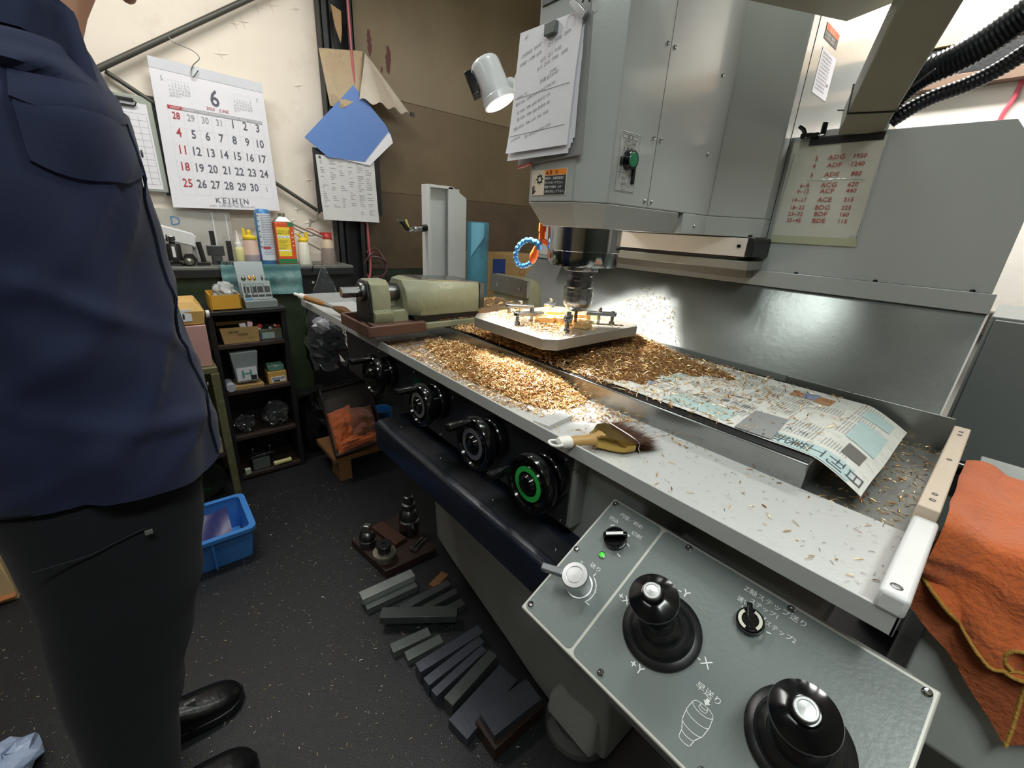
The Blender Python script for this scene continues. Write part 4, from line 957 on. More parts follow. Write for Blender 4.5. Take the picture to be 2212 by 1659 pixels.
part('nozzle', MB().lathe(e - d * .004, d, [(.006, 0), (.0085, .004), (.0115, .016), (.0125, .026), (.010, .034), (.0075, .044), (.006, .050)], 18), mt['orange_pl'], hs)
part('elbow', MB().cyl((-.944, .9, 1.312), (-.940, .9, 1.292), .0085, seg=14), mt['blue_pl'], hs)

# ---------------------------------------------------------------- papers on the head
ph = thing('clipboard', 'grey board hanging on the head with a stack of handwritten sheets', 'clipboard', (-.85, .80, 1.5))
part('board', MB().add([(-.945, .808, 1.50), (-.728, .808, 1.512), (-.735, .806, 1.775), (-.94, .806, 1.78), (-.945, .814, 1.50), (-.728, .814, 1.512), (-.735, .812, 1.775), (-.94, .812, 1.78)], [(0, 1, 2, 3), (7, 6, 5, 4), (0, 4, 5, 1), (1, 5, 6, 2), (2, 6, 7, 3), (3, 7, 4, 0)]), mat('board_grey', '#8a8c8c', .45), ph)
def sheetp(a, b, k=0):
    x = (-.951 + .200 * a); z = 1.785 - b * .248
    z += .0 * a + (.022 if 0 else 0)
    return V((x - b * .012 - .0045 * k * b + .016 * a * 0, .802 - .0022 * k - .020 * (b ** 3) * (1 - a * .8) - .004 * math.sin(b * 3.1), z - .006 * k * b - .010 * (1 - a) * b - .004 * a))
for k in (4, 3, 2, 1):
    part('sheet', MB().grid(lambda a, b: sheetp(a, b, k - 4) + V((0, .0012 * k, -.004 * k * b)), 8, 14, .0006), mt['paper'], ph)
top = part('top_sheet', MB().grid(lambda a, b: sheetp(a, b, 0) + V((0, -.0015, 0)), 10, 18, .0005), mt['paper'], ph)
mb = MB()
def hand(t, a, b, s):
    vs, fs, w_ = glyphs(t, True)
    q = random.Random(len(t) * 7 + int(a * 100))
    mb.add([sheetp(a + p[0] * s / .2, b - p[1] * s / .248 - p[0] * s * .22 / .248, 0) + V((0, -.0022, 0)) for p in vs], fs)
for t, a, b, s in (('#7', .10, .13, .010), ('CX0560)  φ6.62', .08, .27, .0095), ('Z11  F100   S500', .52, .25, .0095), ('P7887  11EM  φ26', .06, .34, .0095), ('φ12.  Z11  F100', .42, .35, .0095), ('φ12  Z161  F300   S600', .38, .41, .0095), ('S1000', .60, .46, .008), ('外側 φ7.6×05', .45, .52, .010), ('Z=04  Tx1', .08, .60, .008), ('荒02 P281  12EM  φ13  Z-20.5 F100 S50', .06, .66, .0078), ('仕 P282  7EM  φ52 ⑩⑦① S10', .10, .73, .0085), ('荒 P283  7EM  φ82 ⑰⑱⑲ S81', .12, .79, .0085), ('荒02 P291  7EM  φ92  400  F200', .08, .87, .0085), ('Z57 φ6.5(X6.5/φ) S350', .30, .95, .0085), ('(=0702.6)', .06, .965, .008)):
    hand(t, a, b - .06, s)
for b in (.53, .85):
    P = [sheetp(a, b - .02 * a, 0) + V((0, -.0024, 0)) for a in np.linspace(.03, .93, 8)]
    mb.tube(P, .0004, 4)
mb.lathe(sheetp(.83, .06, 0) + V((0, -.0022, 0)), -Y_, [(.012, 0), (.0125, 0), (.0125, .0003), (.012, .0003)], 24, cap=False)
part('handwriting', mb, mat('pencil_grey', '#8f8f99', .7), top, smooth=0)
part('magnet', MB().box((-.857, .788, 1.754), (-.822, .801, 1.778)), mat('magnet_grey', '#5d6460', .45), ph, bevel=.002)
part('bulldog_clip', MB().obox((-.765, .798, 1.783), (.058, .014, .010), V((.75, 0, -.66)), V((.66, 0, .75)), Y_).tube([(-.755, .797, 1.79), (-.742, .796, 1.812), (-.728, .795, 1.80), (-.735, .795, 1.785)], .003, 8, smooth=4), mt['steel'], ph, bevel=.002)
part('split_ring', MB().tube([V((-.72 + .011 * math.cos(a), .796, 1.806 + .011 * math.sin(a))) for a in np.linspace(0, 6.283, 17)[:-1]], .0018, 8, closed=True).tube([V((-.742 + .010 * math.cos(a), .799, 1.815 + .010 * math.sin(a))) for a in np.linspace(0, 6.283, 17)[:-1]], .0018, 8, closed=True), mt['steel'], ph)
part('red_edge', MB().box((-.938, .799, 1.497), (-.888, .808, 1.502), rot('Y', -8)), mat('red_plastic', '#9a4a44', .5), ph)

# ---------------------------------------------------------------- chart on the guard
ch = thing('speed_chart', 'clear sleeve with red handwritten speed table stuck to the guard', 'chart', (-.45, 1.552, 1.357))
part('sheet', MB().grid(lambda a, b: (-.562 + .222 * a, 1.5535 - .0012 * abs(math.sin(b * 9 + a * 4)), 1.357 + .272 * b), 12, 14, .0006), mat('chart_sheet', '#b9bab0', .25, 0, .08, 14, .08, 30, col2='#98998e', thr=(.6, .75), scale2=16), ch)
mb = MB()
rows = (('3', 'ADG', '1950', 1.583), ('4', 'ADF', '1240', 1.563), ('5', 'ADE', '880', 1.539), ('6~8.', 'ACG', '620', 1.512), ('9~13', 'ACF', '440', 1.496), ('14~17', 'ACE', '315', 1.473), ('18~22', 'BDG', '225', 1.452), ('23~32', 'BDF', '160', 1.434), ('33~45', 'BDE', '115', 1.416))
for a, b, c, z in rows:
    mb.text(a, (-.488, 1.5515, z - .005), X_, Z_, .0155, 'R', 1, .0004, True).text(b, (-.442, 1.5515, z - .005), X_, Z_, .0165, 'C', 1.15, .0004, True).text(c, (-.372, 1.5515, z - .005), X_, Z_, .0155, 'R', 1.05, .0004, True)
part('handwriting', mb, mat('red_pen', '#a04a44', .6), ch, smooth=0)
mb = MB().tube([(-.553, 1.551, 1.60), (-.556, 1.5505, 1.50), (-.558, 1.551, 1.38)], .0011, 6).tube([(-.50, 1.551, 1.526), (-.42, 1.5505, 1.528), (-.36, 1.551, 1.524)], .0008, 6).tube([(-.341, 1.551, 1.60), (-.337, 1.551, 1.37)], .0009, 6)
part('sleeve_fold', mb, mt['film2'], ch)
part('adhesive_tape', MB().box((-.562, 1.5515, 1.350), (-.334, 1.5535, 1.372)), mat('tape_yellowed', '#b4b79a', .3, alpha=.75), ch)
# ---------------------------------------------------------------- upright channel, gauge arm, roll and box behind the vise
ug = thing('channel_upright', 'tall light grey steel channel with one cut corner behind the vise', 'post', (-2.03, 1.26, .922))
part('web', MB().box((-2.065, 1.15, .922), (-2.058, 1.365, 1.52)), mat('upright_grey', '#c2c5c3', .35, 0, .04), ug)
part('flange', MB().box((-2.065, 1.145, .922), (-2.0, 1.160, 1.525)), mat('upright_grey', '#c2c5c3', .35, 0, .04), ug, bevel=.0015)
part('flange', MB().box((-2.065, 1.16, 1.512), (-2.0, 1.29, 1.525)), mat('upright_grey', '#c2c5c3', .35, 0, .04), ug, bevel=.0015)
part('side_plate', MB().prism([(1.262, .922), (1.372, .922), (1.372, 1.476), (1.29, 1.523), (1.262, 1.523)], (0, 0, 0), Y_, Z_, X_, -2.01, -2.0), mat('upright_grey', '#c2c5c3', .35, 0, .04), ug, bevel=.0015)
ga = thing('gauge_arm', 'small chrome jointed gauge holder sticking out from the grey upright', 'gauge', (-2.02, 1.09, 1.30))
part('clamp_knob', MB().cyl((-2.02, 1.146, 1.324), (-2.02, 1.118, 1.320), .017, seg=18), mt['blackgl'], ga, bevel=.002)
part('joint', MB().cyl((-2.02, 1.12, 1.32), (-2.02, 1.085, 1.316), .011, seg=14).blob((-2.02, 1.083, 1.316), (.015, .015, .015)), mt['chrome'], ga)
part('link', MB().tube([(-2.02, 1.083, 1.316), (-2.015, 1.045, 1.303), (-2.01, 1.035, 1.306)], .007, 8).tube([(-2.015, 1.075, 1.325), (-2.01, 1.04, 1.312)], .005, 8), mt['steel'], ga)
part('gauge_body', MB().obox((-2.01, 1.022, 1.33), (.055, .028, .014), V((0, -.62, .78)), X_, V((0, .78, .62))), mt['black'], ga, bevel=.003)
part('dial', MB().obox((-2.002, 1.032, 1.334), (.05, .004, .010), V((0, -.35, .93)), X_, V((0, .93, .35))), mat('dial_yellow', '#c9c04a', .4), ga)
part('probe', MB().tube([(-2.01, 1.0, 1.35), (-2.01, .985, 1.352)], .004, 8).tube([(-2.01, 1.0, 1.342), (-2.0, .99, 1.338)], .003, 8), mt['steel'], ga)

bt = thing('blue_roll', 'tall rolled blue plastic sheet standing against the brown wall', 'roll', (-2.51, 1.82, 0))
part('roll', MB().lathe((-2.51, 1.82, 0), Z_, [(.075, .0), (.078, .02), (.077, .7), (.076, 1.37), (.070, 1.371), (.068, 1.30)], 28), mat('blue_sheet', '#4f8ea3', .45, 0, .12, 8, .15, 30, col2='#3a7286', thr=(.5, .65), scale2=7), bt)
part('flap', MB().grid(lambda a, b: (-2.51 + .080 * math.cos(-1.2 + a * 1.1), 1.82 + .080 * math.sin(-1.2 + a * 1.1), 1.365 - b * .22 * (1 - .6 * a)), 8, 8, .0015), mat('blue_flap', '#78b9d2', .4, 0, .06), bt)
cbx = thing('cardboard_box', 'open tan cardboard box with dark blue print behind the vise', 'box', (-2.68, 2.13, 0))
part('walls', MB().box((-2.88, 1.80, .70), (-2.60, 2.48, 1.155)), mt['card'], cbx, bevel=.004)
part('flap', MB().box((-2.612, 1.80, 1.155), (-2.60, 2.05, 1.172)), mt['card'], cbx)
part('blue_print', MB().box((-2.6005, 1.805, .86), (-2.598, 1.86, 1.13)).box((-2.6005, 2.03, .93), (-2.598, 2.15, 1.12)), mat('print_navy', '#1f3f86', .7, 0, .3, 30), cbx)
mb = MB()
for a in ((2.30, 1.04, .055, .006), (2.30, 1.0, .055, .006), (2.30, 1.0, .006, .046), (2.349, 1.0, .006, .046)): mb.rect((-2.6, a[0], a[1]), Y_, Z_, a[2], a[3], .0006)
part('red_mark', mb, mat('print_red', '#a8483a', .7), cbx, smooth=0)
part('stand', MB().box((-2.86, 1.85, 0), (-2.62, 2.44, .69)), mt['black_paint'], cbx, bevel=.004)

# ---------------------------------------------------------------- bench along the left wall
wbn = thing('workbench', 'dark green and black bench against the cream wall', 'bench', (-2.75, .2, 0))
part('bench_top', MB().box((-2.885, -.75, 1.055), (-2.615, .985, 1.085)), mat('bench_top_grey', '#6f726c', .45, .2, .25, 12, .1, 40, col2='#8f8f86', thr=(.55, .7), scale2=20), wbn, bevel=.003)
part('edge_rail', MB().box((-2.622, -.75, 1.035), (-2.612, .985, 1.072)), mt['black_paint'], wbn)
part('front_panel', MB().box((-2.66, -.75, .02), (-2.645, .70, 1.04)), mat('bench_green', '#38462f', .5, 0, .2, 6, .1, 40, col2='#25301f', thr=(.45, .65)), wbn)
part('front_panel', MB().box((-2.66, .70, .02), (-2.645, .985, 1.04)), mt['black_paint'], wbn)
part('side_panel', MB().box((-2.885, .965, 0), (-2.66, .985, 1.055)), mt['black_paint'], wbn)
part('knob', MB().lathe((-2.645, .755, .99), X_, [(.006, 0), (.007, .004), (0, .006)], 12), mat('ivory', '#d9d7c8', .5), wbn)
BZ = 1.0852
def bottle(name, label, y, x, prof, m, group=None):
    t = thing(name, label, 'bottle', (x, y, BZ), 0, group)
    part('body', MB().lathe((x, y, BZ), Z_, prof, 28), m, t)
    return t
pe = mat('translucent_pe', '#e9e4d6', .35, 0, .04)
t = bottle('dropper_bottle', 'small clear dropper bottle with white cone tip and yellow oil', .425, -2.72, [(.020, 0), (.022, .004), (.022, .075), (.018, .088), (.011, .094)], mat('pe_oil', '#d5cf94', .3, 0, .06))
part('nozzle', MB().lathe((-2.72, .425, BZ), Z_, [(.016, .088), (.016, .108), (.011, .112), (.0045, .150), (.002, .172), (0, .173)], 20), mat('white_cap', '#e9e6df', .35), t)
t = bottle('oil_bottle', 'pinkish squeeze bottle with yellow flip cap beside the spray can', .480, -2.715, [(.036, 0), (.038, .005), (.037, .06), (.0365, .062), (.033, .115), (.030, .128), (.026, .135)], mat('pe_pink', '#d7b9a8', .4, 0, .06))
part('oil_level', MB().lathe((-2.715, .480, BZ), Z_, [(.0364, .001), (.0384, .005), (.0374, .052)], 28, cap=False), mat('oil_violet', '#a79aa0', .35), t)
part('cap', MB().lathe((-2.715, .480, BZ), Z_, [(.033, .130), (.034, .134), (.034, .143), (.022, .148), (.012, .152), (.012, .170), (.006, .178)], 20).box((-2.72, .448, BZ + .14), (-2.708, .462, BZ + .185)), mat('yellow_cap', '#e6c62e', .35, 0, .05), t, bevel=.001)
t = thing('spray_can', 'tall blue and white spray can with printed label on the bench', 'can', (-2.72, .556, BZ), 0)
part('body', MB().lathe((-2.72, .556, BZ), Z_, [(.036, 0), (.039, .006), (.039, .262), (.036, .27), (.030, .282), (.012, .285)], 32), mat('can_blue', '#4d86bd', .3, .2, .05), t)
mb = MB(); q = random.Random(2)
def curved(mb, c, r, a0, a1, z0, z1, k=10):
    mb.grid(lambda a, b: (c[0] + r * math.cos(a0 + a * (a1 - a0)), c[1] + r * math.sin(a0 + a * (a1 - a0)), z0 + b * (z1 - z0)), k, 1)
curved(mb, (-2.72, .556), .0394, -.95, 1.35, BZ + .025, BZ + .262)
part('label', mb, mat('label_white', '#d6dae2', .4), t)
mb = MB()
for k in range(24): curved(mb, (-2.72, .556), .0397, -.55 + q.random() * .1, .9 + q.random() * .3, BZ + .055 + k * .0085, BZ + .058 + k * .0085, 6)
for k in range(7): curved(mb, (-2.72, .556), .0398, -.92, -.68, BZ + .09 + k * .026, BZ + .097 + k * .026, 3)
part('label_print', mb, mat('label_ink', '#7d8596', .5), t, smooth=0)
mb = MB(); curved(mb, (-2.72, .556), .0399, -.6, .35, BZ + .084, BZ + .096, 5); part('label_print', mb, mat('label_red', '#b8484f', .5), t, smooth=0)
# rectangular oil can
t = thing('oil_can', 'rectangular yellow, orange and green oil can with screw cap', 'can', (-2.73, .652, BZ))
u_ = V((-.05, 1, 0)).normalized(); n_ = V((1, .05, 0)).normalized()
O = V((-2.70, .605, BZ))
part('body', MB().obox(O + u_ * .048 - n_ * .028 + V((0, 0, .112)), (.096, .056, .222), u_, n_, Z_), mat('can_orange', '#dd5a2b', .35, .1, .04), t, bevel=.006, seg=3)
part('shoulder', MB().loft([[O + u_ * (.048 + a * .046) - n_ * (.028 + b * .026) + V((0, 0, .223)) for a, b in ((-1, -1), (1, -1), (1, 1), (-1, 1))], [O + u_ * (.048 + a * .018) - n_ * (.028 + b * .018) + V((0, 0, .252)) for a, b in ((-1, -1), (1, -1), (1, 1), (-1, 1))]]), mat('can_tin', '#b9bbb6', .3, .8, .05), t, bevel=.003)
part('screw_cap', MB().lathe(O + u_ * .048 - n_ * .028 + V((0, 0, .25)), Z_, [(.017, 0), (.017, .018), (.015, .020), (0, .020)], 18), mat('cap_tin', '#a39f86', .35, .8, .05), t)
mb = MB(); P = lambda a, z: O + u_ * a + V((0, 0, z)) + n_ * .0002
mb.mi(0).rect(P(.006, .045), u_, Z_, .066, .152, .0004)
mb.mi(1).rect(P(.0, .006), u_, Z_, .096, .024, .0004).rect(P(.064, .202), u_, Z_, .032, .020, .0004)
mb.mi(2).rect(P(.006, .140), u_, Z_, .066, .014, .0008).rect(P(.006, .072), u_, Z_, .066, .006, .0008)
mb.mi(3).text('コロリン赤', P(.004, .162), u_, Z_, .026, 'L', .55, .0010).text('万能タッピングオイル', P(.008, .143), u_, Z_, .009, 'L', .75, .0012)
for k in range(6): mb.rect(P(.009, .085 + k * .008), u_, Z_, .035 + (k % 3) * .008, .0016, .0009)
mb.mi(2).text('N. SUKERON', P(.012, .012), u_, Z_, .011, 'L', .8, .0008) if 0 else None
for k in range(4): mb.mi(2).rect(P(.080, .10 + k * .022), u_, Z_, .009, .004, .0006)
part('label_print', mb, [mat('can_yellow', '#f0d53c', .4), mat('can_green', '#2c7a4a', .4), mt['white'], mt['ink']], t, smooth=0)
t = bottle('oil_bottle', 'short white squeeze bottle with yellow spout left of the red trigger bottle', .745, -2.715, [(.033, 0), (.0345, .004), (.033, .06), (.028, .105), (.024, .122), (.020, .126)], pe)
part('cap', MB().lathe((-2.715, .745, BZ), Z_, [(.025, .122), (.026, .126), (.026, .136), (.017, .142), (.010, .147)], 20).box((-2.72, .755, BZ + .136), (-2.705, .772, BZ + .175)).tube([(-2.715, .735, BZ + .145), (-2.715, .722, BZ + .163), (-2.715, .712, BZ + .16)], .006, 8), MATS['yellow_cap'], t, bevel=.001)
t = bottle('trigger_bottle', 'oil bottle with red trigger top at the right end of the bench', .878, -2.715, [(.042, 0), (.043, .006), (.038, .08), (.030, .125), (.022, .14), (.020, .146)], mat('pe_smoke', '#c9b39a', .35, 0, .06))
part('oil_level', MB().lathe((-2.715, .878, BZ), Z_, [(.0426, .001), (.0436, .006), (.0388, .08), (.0362, .092)], 28, cap=False), mat('oil_brown', '#8d7f78', .3), t)
part('trigger', MB().lathe((-2.715, .878, BZ), Z_, [(.024, .142), (.025, .148), (.023, .160), (.017, .168)], 18).box((-2.722, .845, BZ + .160), (-2.708, .905, BZ + .178)).tube([(-2.715, .848, BZ + .168), (-2.715, .80, BZ + .192), (-2.715, .77, BZ + .196)], .003, 8).tube([(-2.715, .90, BZ + .17), (-2.715, .905, BZ + .13)], .004, 8), mat('red_trigger', '#b23432', .35, 0, .06), t, bevel=.001)
# dark tools on the bench
t = thing('plunger_jig', 'dark round plunger jig with knurled head on the bench', 'tool', (-2.72, .148, BZ))
part('base', MB().lathe((-2.72, .148, BZ), Z_, [(.04, 0), (.04, .008), (.03, .014), (.012, .016), (.012, .025)], 24), mt['dsteel'], t)
part('body', MB().lathe((-2.72, .148, BZ), Z_, [(.028, .024), (.031, .027), (.031, .095), (.028, .10), (.012, .10), (.012, .118)], 24), mat('tool_black', '#33312e', .4, .5, .15), t)
part('knurled_head', MB().lathe((-2.72, .148, BZ), Z_, [(.022, .116), (.025, .119), (.025, .134), (.022, .138)], 24), mt['dsteel'], t)
part('scale_plate', MB().box((-2.69, .140, BZ + .04), (-2.686, .152, BZ + .09)), mt['whitep'], t)
solo('dark_rod', MB().cyl((-2.70, .085, BZ + .013), (-2.75, .06, BZ + .20), .014, seg=14), mat('tool_black', '#33312e'), 'dark metal rod leaning beside the plunger jig', 'rod')
t = thing('ball_nut', 'dark hexagon nut with round knob lying on the bench', 'nut', (-2.70, .205, BZ))
part('nut', MB().lathe((-2.715, .205, BZ + .028), X_, [(.029, 0), (.031, .003), (.031, .018), (.029, .021)], 6), mat('tool_black', '#33312e'), t)
part('ball', MB().blob((-2.680, .198, BZ + .020), (.020, .020, .020), 16, 12), mat('ball_steel', '#8a8880', .3, .8), t)
t = thing('tee_bolt', 'black tee bolt standing on its head on the bench', 'bolt', (-2.71, .262, BZ))
part('head', MB().box((-2.73, .232, BZ), (-2.69, .285, BZ + .016)), mat('tool_black', '#33312e'), t, bevel=.003)
part('shank', MB().cyl((-2.71, .262, BZ + .015), (-2.712, .252, BZ + .112), .011, seg=14), mat('tool_black', '#33312e'), t)
t = thing('cross_block', 'dark cross shaped steel holder standing on the bench', 'tool', (-2.74, .318, BZ))
part('post', MB().box((-2.755, .308, BZ + .08), (-2.735, .328, BZ + .165)), mat('tool_black', '#33312e'), t, bevel=.001)
part('crosspiece', MB().box((-2.76, .285, BZ + .045), (-2.72, .358, BZ + .095)), mt['dsteel'], t, bevel=.003)
part('foot', MB().box((-2.76, .30, BZ), (-2.725, .345, BZ + .046)), mt['dsteel'], t, bevel=.003)
solo('parallel_bar', MB().box((-2.755, .374, BZ), (-2.735, .396, BZ + .118)), mat('tool_black', '#33312e'), 'narrow dark bar upright beside the cross shaped holder', 'bar', bevel=.001)
for i, y in enumerate((.335, .362, .390)):
    solo('socket', MB().lathe((-2.645, y, BZ + .0125), V((-1, -.1 * (i - 1), 0)), [(.0085, .002), (.011, 0), (.0125, .002), (.0125, .045), (.011, .05)], 16), mt['steel'], ('chrome socket at the bench edge, leftmost of three', 'chrome socket at the bench edge, middle of three', 'chrome socket at the bench edge, rightmost of three')[i], 'socket', 'chrome sockets at the bench edge')
t = thing('display_board', 'scuffed clear plastic display sleeve with blue letter behind the tools', 'board', (-2.85, .25, BZ))
part('sleeve', MB().box((-2.872, -.05, BZ), (-2.866, .43, 1.345)), mat('sleeve_grey', '#bdb9b2', .25, 0, .12, 6, .15, 14, col2='#a39a92', thr=(.5, .7), scale2=8), t, bevel=.001)
part('frame_strip', MB().box((-2.866, .345, BZ), (-2.862, .352, 1.34)).box((-2.866, .405, BZ), (-2.862, .412, 1.33)), mt['whitep'], t)
mb = MB().text('D', (-2.8655, .165, 1.268), Y_, Z_, .062, 'L', 1., .0008); part('logo', mb, mat('logo_blue', '#4f86b4', .4), t, smooth=0)
t = thing('white_cover', 'tilted white plastic cover with blunt end leaning over the dark tools', 'cover', (-2.76, .10, BZ))
part('shell', MB().loft([[V((-2.80, .0 - .10, 1.335)), V((-2.70, -.10, 1.335)), V((-2.70, -.10, 1.268)), V((-2.80, -.10, 1.268))], [V((-2.80, .235, 1.238)), V((-2.70, .235, 1.238)), V((-2.70, .225, 1.175)), V((-2.80, .225, 1.175))], [V((-2.79, .25, 1.222)), V((-2.71, .25, 1.222)), V((-2.71, .24, 1.165)), V((-2.79, .24, 1.165))]]), mt['whitep'], t, bevel=.006)
part('leg', MB().cyl((-2.75, -.06, BZ), (-2.75, -.06, 1.30), .012), mt['whitep'], t); part('leg', MB().cyl((-2.75, .232, BZ), (-2.75, .236, 1.20), .008), mt['whitep'], t)
solo('plastic_mat', MB().grid(lambda a, b: (-2.60 - (.06 * (1 - b * 5) if b < .2 else 0) + .006 * math.sin(a * 9) * b + .004 * math.sin(b * 14), .312 + .372 * a, 1.088 + .002 - (max(0, b - .2) / .8) * .150), 20, 16, .0015), mat('mat_teal', '#4f7d80', .3, 0, .15, 7, .15, 20, col2='#86a7a6', thr=(.5, .68), scale2=9), 'teal plastic sheet hanging over the front edge of the bench', 'sheet')
t = thing('wire_bracket', 'bent grey wire bracket behind the bottles on the cream wall', 'bracket', (-2.82, .78, 1.20))
part('wire', MB().tube([(-2.84, .885, 1.385), (-2.84, .868, 1.335), (-2.83, .84, 1.318), (-2.83, .825, 1.33)], .005, 8, smooth=5).tube([(-2.83, .70, 1.325), (-2.80, .72, 1.30), (-2.79, .82, 1.255), (-2.79, .88, 1.228)], .005, 8).tube([(-2.83, .705, 1.32), (-2.80, .73, 1.275), (-2.79, .81, 1.238), (-2.79, .84, 1.245)], .004, 8).tube([(-2.83, .83, 1.325), (-2.82, .82, 1.29)], .006, 8).tube([(-2.80, .77, 1.21), (-2.79, .86, 1.16)], .004, 8), mat('wire_grey', '#8b8378', .45, .3, .1), t)

# ---------------------------------------------------------------- things on the left wall
def pipe(label, a, b, r=.012):
    return solo('wall_pipe', MB().cyl(a, b, r, seg=14), mat('pipe_dark', '#47473f', .45, .1, .2, 20), label, 'pipe')
pipe('dark pipe slanting up to the right above the calendar', (-2.855, -.08, 1.822), (-2.855, .85, 2.46), .013)
pipe('dark pipe slanting down to the right behind the calendar', (-2.872, .05, 1.895), (-2.86, .90, 1.372), .010)
cal = thing('wall_calendar', 'white wall calendar page for June hanging from a wire', 'calendar', (-2.83, .44, 1.36))
def calp(a, b):
    """a across 0..1, b down 0..1"""
    y0, y1 = .206 - .016 * b, .662 + .012 * b
    z0, z1 = 1.985 - b * .633, 1.975 - b * .609
    return V((-2.835 - .012 * math.sin(b * 2.6) + .012 * math.sin(a * 3.14) * (b ** 2), y0 + (y1 - y0) * a, z0 + (z1 - z0) * a))
part('page', MB().grid(lambda a, b: calp(a, 1 - b), 16, 24, .0008), mt['paper'], cal)
part('header_strip', MB().grid(lambda a, b: calp(a, .068 * (1 - b)) + V((.0012, 0, 0)), 16, 2, .0006), mat('strip_grey', '#d3d5dc', .4), cal)
def ctext(mb, t, a, b, s, al='C', sx=.82):
    vs, fs, w_ = glyphs(t, s > .03); off = {'C': -w_ / 2, 'L': 0, 'R': -w_}[al]
    mb.add([calp(a + (p[0] + off) * s * sx / .465, b - p[1] * s / .62) + V((.0016, 0, 0)) for p in vs], fs)
def crect(mb, a0, a1, b0, b1): mb.grid(lambda u, v: calp(a0 + u * (a1 - a0), b1 + v * (b0 - b1)) + V((.0014, 0, 0)), 4, 1)
blk, red, gry, wht = MB(), MB(), MB(), MB()
ctext(blk, '6', .515, .238, .098, 'C', .85); ctext(red, '2023', .43, .272, .0185, 'L', .95); ctext(red, 'JUNE', .545, .272, .0185, 'L', .95)
ctext(gry, '5', .085, .135, .026); ctext(gry, '7', .925, .150, .026)
for (a0, first, nd, al) in ((.14, 1, 31, 5), (.70, 6, 31, 7)):
    for d in range(nd):
        k = d + first; ctext(gry, str(d + 1), a0 + .026 * (k % 7), .150 + .0195 * (k // 7), .0125, 'C', .8)
    for k in range(7): crect(gry, a0 + .026 * k - .005, a0 + .026 * k + .005, .122, .1235)
days = ('SUNDAY', 'MONDAY', 'TUESDAY', 'WEDNESDAY', 'THURSDAY', 'FRIDAY', 'SATURDAY')
for k in range(7):
    a0 = .095 + k * .122
    crect(red if k == 0 else gry, a0, a0 + .119, .286, .309); ctext(wht, days[k], a0 + .06, .303, .0105, 'C', .9)
d = -3
for r in range(5):
    for k in range(7):
        a, b = .155 + k * .1225, .372 + r * .118
        n = d; d += 1
        t_ = str(n + 31) if n < 1 else (str(n) if n <= 30 else '1')
        small = n < 1 or n > 30
        ctext((red if k == 0 else gry) if (small or k == 0) else blk, t_, a, b, .040 if small else .052, 'C', .78)
for r in range(6): crect(gry, .09, .955, .310 + r * .118, .3106 + r * .118)
for k in range(8): crect(gry, .094 + k * .122, .0948 + k * .122, .31, .90)
ctext(blk, 'K E I H I N', .53, .952, .034, 'C', .95); ctext(gry, '㈱ 京浜工機', .53, .973, .019, 'C', .95); ctext(gry, 'GENERAL MACHINERY', .53, .918, .010, 'C', 1.)
ctext(gry, '営業所　東京都大田区　電話　神奈川県川崎市', .53, .984, .010, 'C', .95)
part('dark_print', blk, mat('cal_ink', '#5c5f6b', .6), cal, smooth=0); part('red_print', red, mt['redink'], cal, smooth=0)
part('grey_print', gry, mat('cal_grey', '#a6a7ae', .6), cal, smooth=0); part('white_print', wht, mt['white'], cal, smooth=0)
part('hanging_wire', MB().tube([(-2.845, .30, 2.085), (-2.835, .315, 2.06), (-2.83, .38, 2.045), (-2.828, .405, 2.02), (-2.828, .375, 1.985), (-2.83, .362, 1.955), (-2.826, .366, 1.935), (-2.826, .392, 1.968)], .0018, 6, smooth=6), mt['dsteel'], cal)
cb = thing('form_clipboard', 'grey clipboard with a printed form hanging behind the calendar', 'clipboard', (-2.86, .12, 1.42))
part('board', MB().box((-2.872, -.05, 1.418), (-2.864, .188, 1.822)), mat('clip_grey', '#9fa59c', .4), cb, bevel=.003)
part('edge', MB().box((-2.882, .176, 1.405), (-2.870, .202, 1.83)), mt['black'], cb)
part('form', MB().box((-2.864, -.04, 1.43), (-2.8625, .168, 1.79)), mt['paper'], cb)
mb = MB()
for k in range(12): mb.rect((-2.8625, .03, 1.45 + k * .027), Y_, Z_, .13, .0012)
for k in range(5): mb.rect((-2.8625, .035 + k * .031, 1.45), Y_, Z_, .0012, .29)
part('form_lines', mb, mt['greyink'], cb, smooth=0)
part('clip', MB().box((-2.864, .0, 1.795), (-2.852, .125, 1.806)).box((-2.864, .0, 1.772), (-2.852, .125, 1.780)).tube([(-2.855, .12, 1.80), (-2.85, .133, 1.79), (-2.855, .125, 1.775)], .003, 6), mt['black'], cb, bevel=.001)
# blue folder hung by its corner, with a paper below it and dusty plastic pouches above
fo = thing('blue_folder', 'blue paper folder hanging by one corner on the black post', 'folder', (-2.78, 1.08, 1.66))
def rot2(c, pts, x): return [V((x, c[0] + a, c[1] + b)) for a, b in pts]
fy = [(1.119, 2.054), (1.325, 1.868), (1.338, 1.845), (1.23, 1.69), (1.165, 1.672), (.945, 1.668), (.828, 1.752)]
part('sheets', MB().prism([(1.115, 2.04), (1.335, 1.84), (1.348, 1.80), (1.19, 1.655), (.945, 1.675), (.84, 1.75)], (0, 0, 0), Y_, Z_, X_, -2.785, -2.776), mt['paper'], fo)
part('back_cover', MB().prism([(1.115, 2.045), (1.34, 1.85), (1.352, 1.80), (1.18, 1.66), (.95, 1.672), (.835, 1.75)], (0, 0, 0), Y_, Z_, X_, -2.790, -2.785), mt['bluefold'], fo)
part('front_cover', MB().prism([(1.119, 2.054), (1.30, 1.892), (1.317, 1.868), (1.315, 1.85), (1.16, 1.672), (.945, 1.668), (.828, 1.752)], (0, 0, 0), Y_, Z_, X_, -2.776, -2.773), mt['bluefold'], fo)
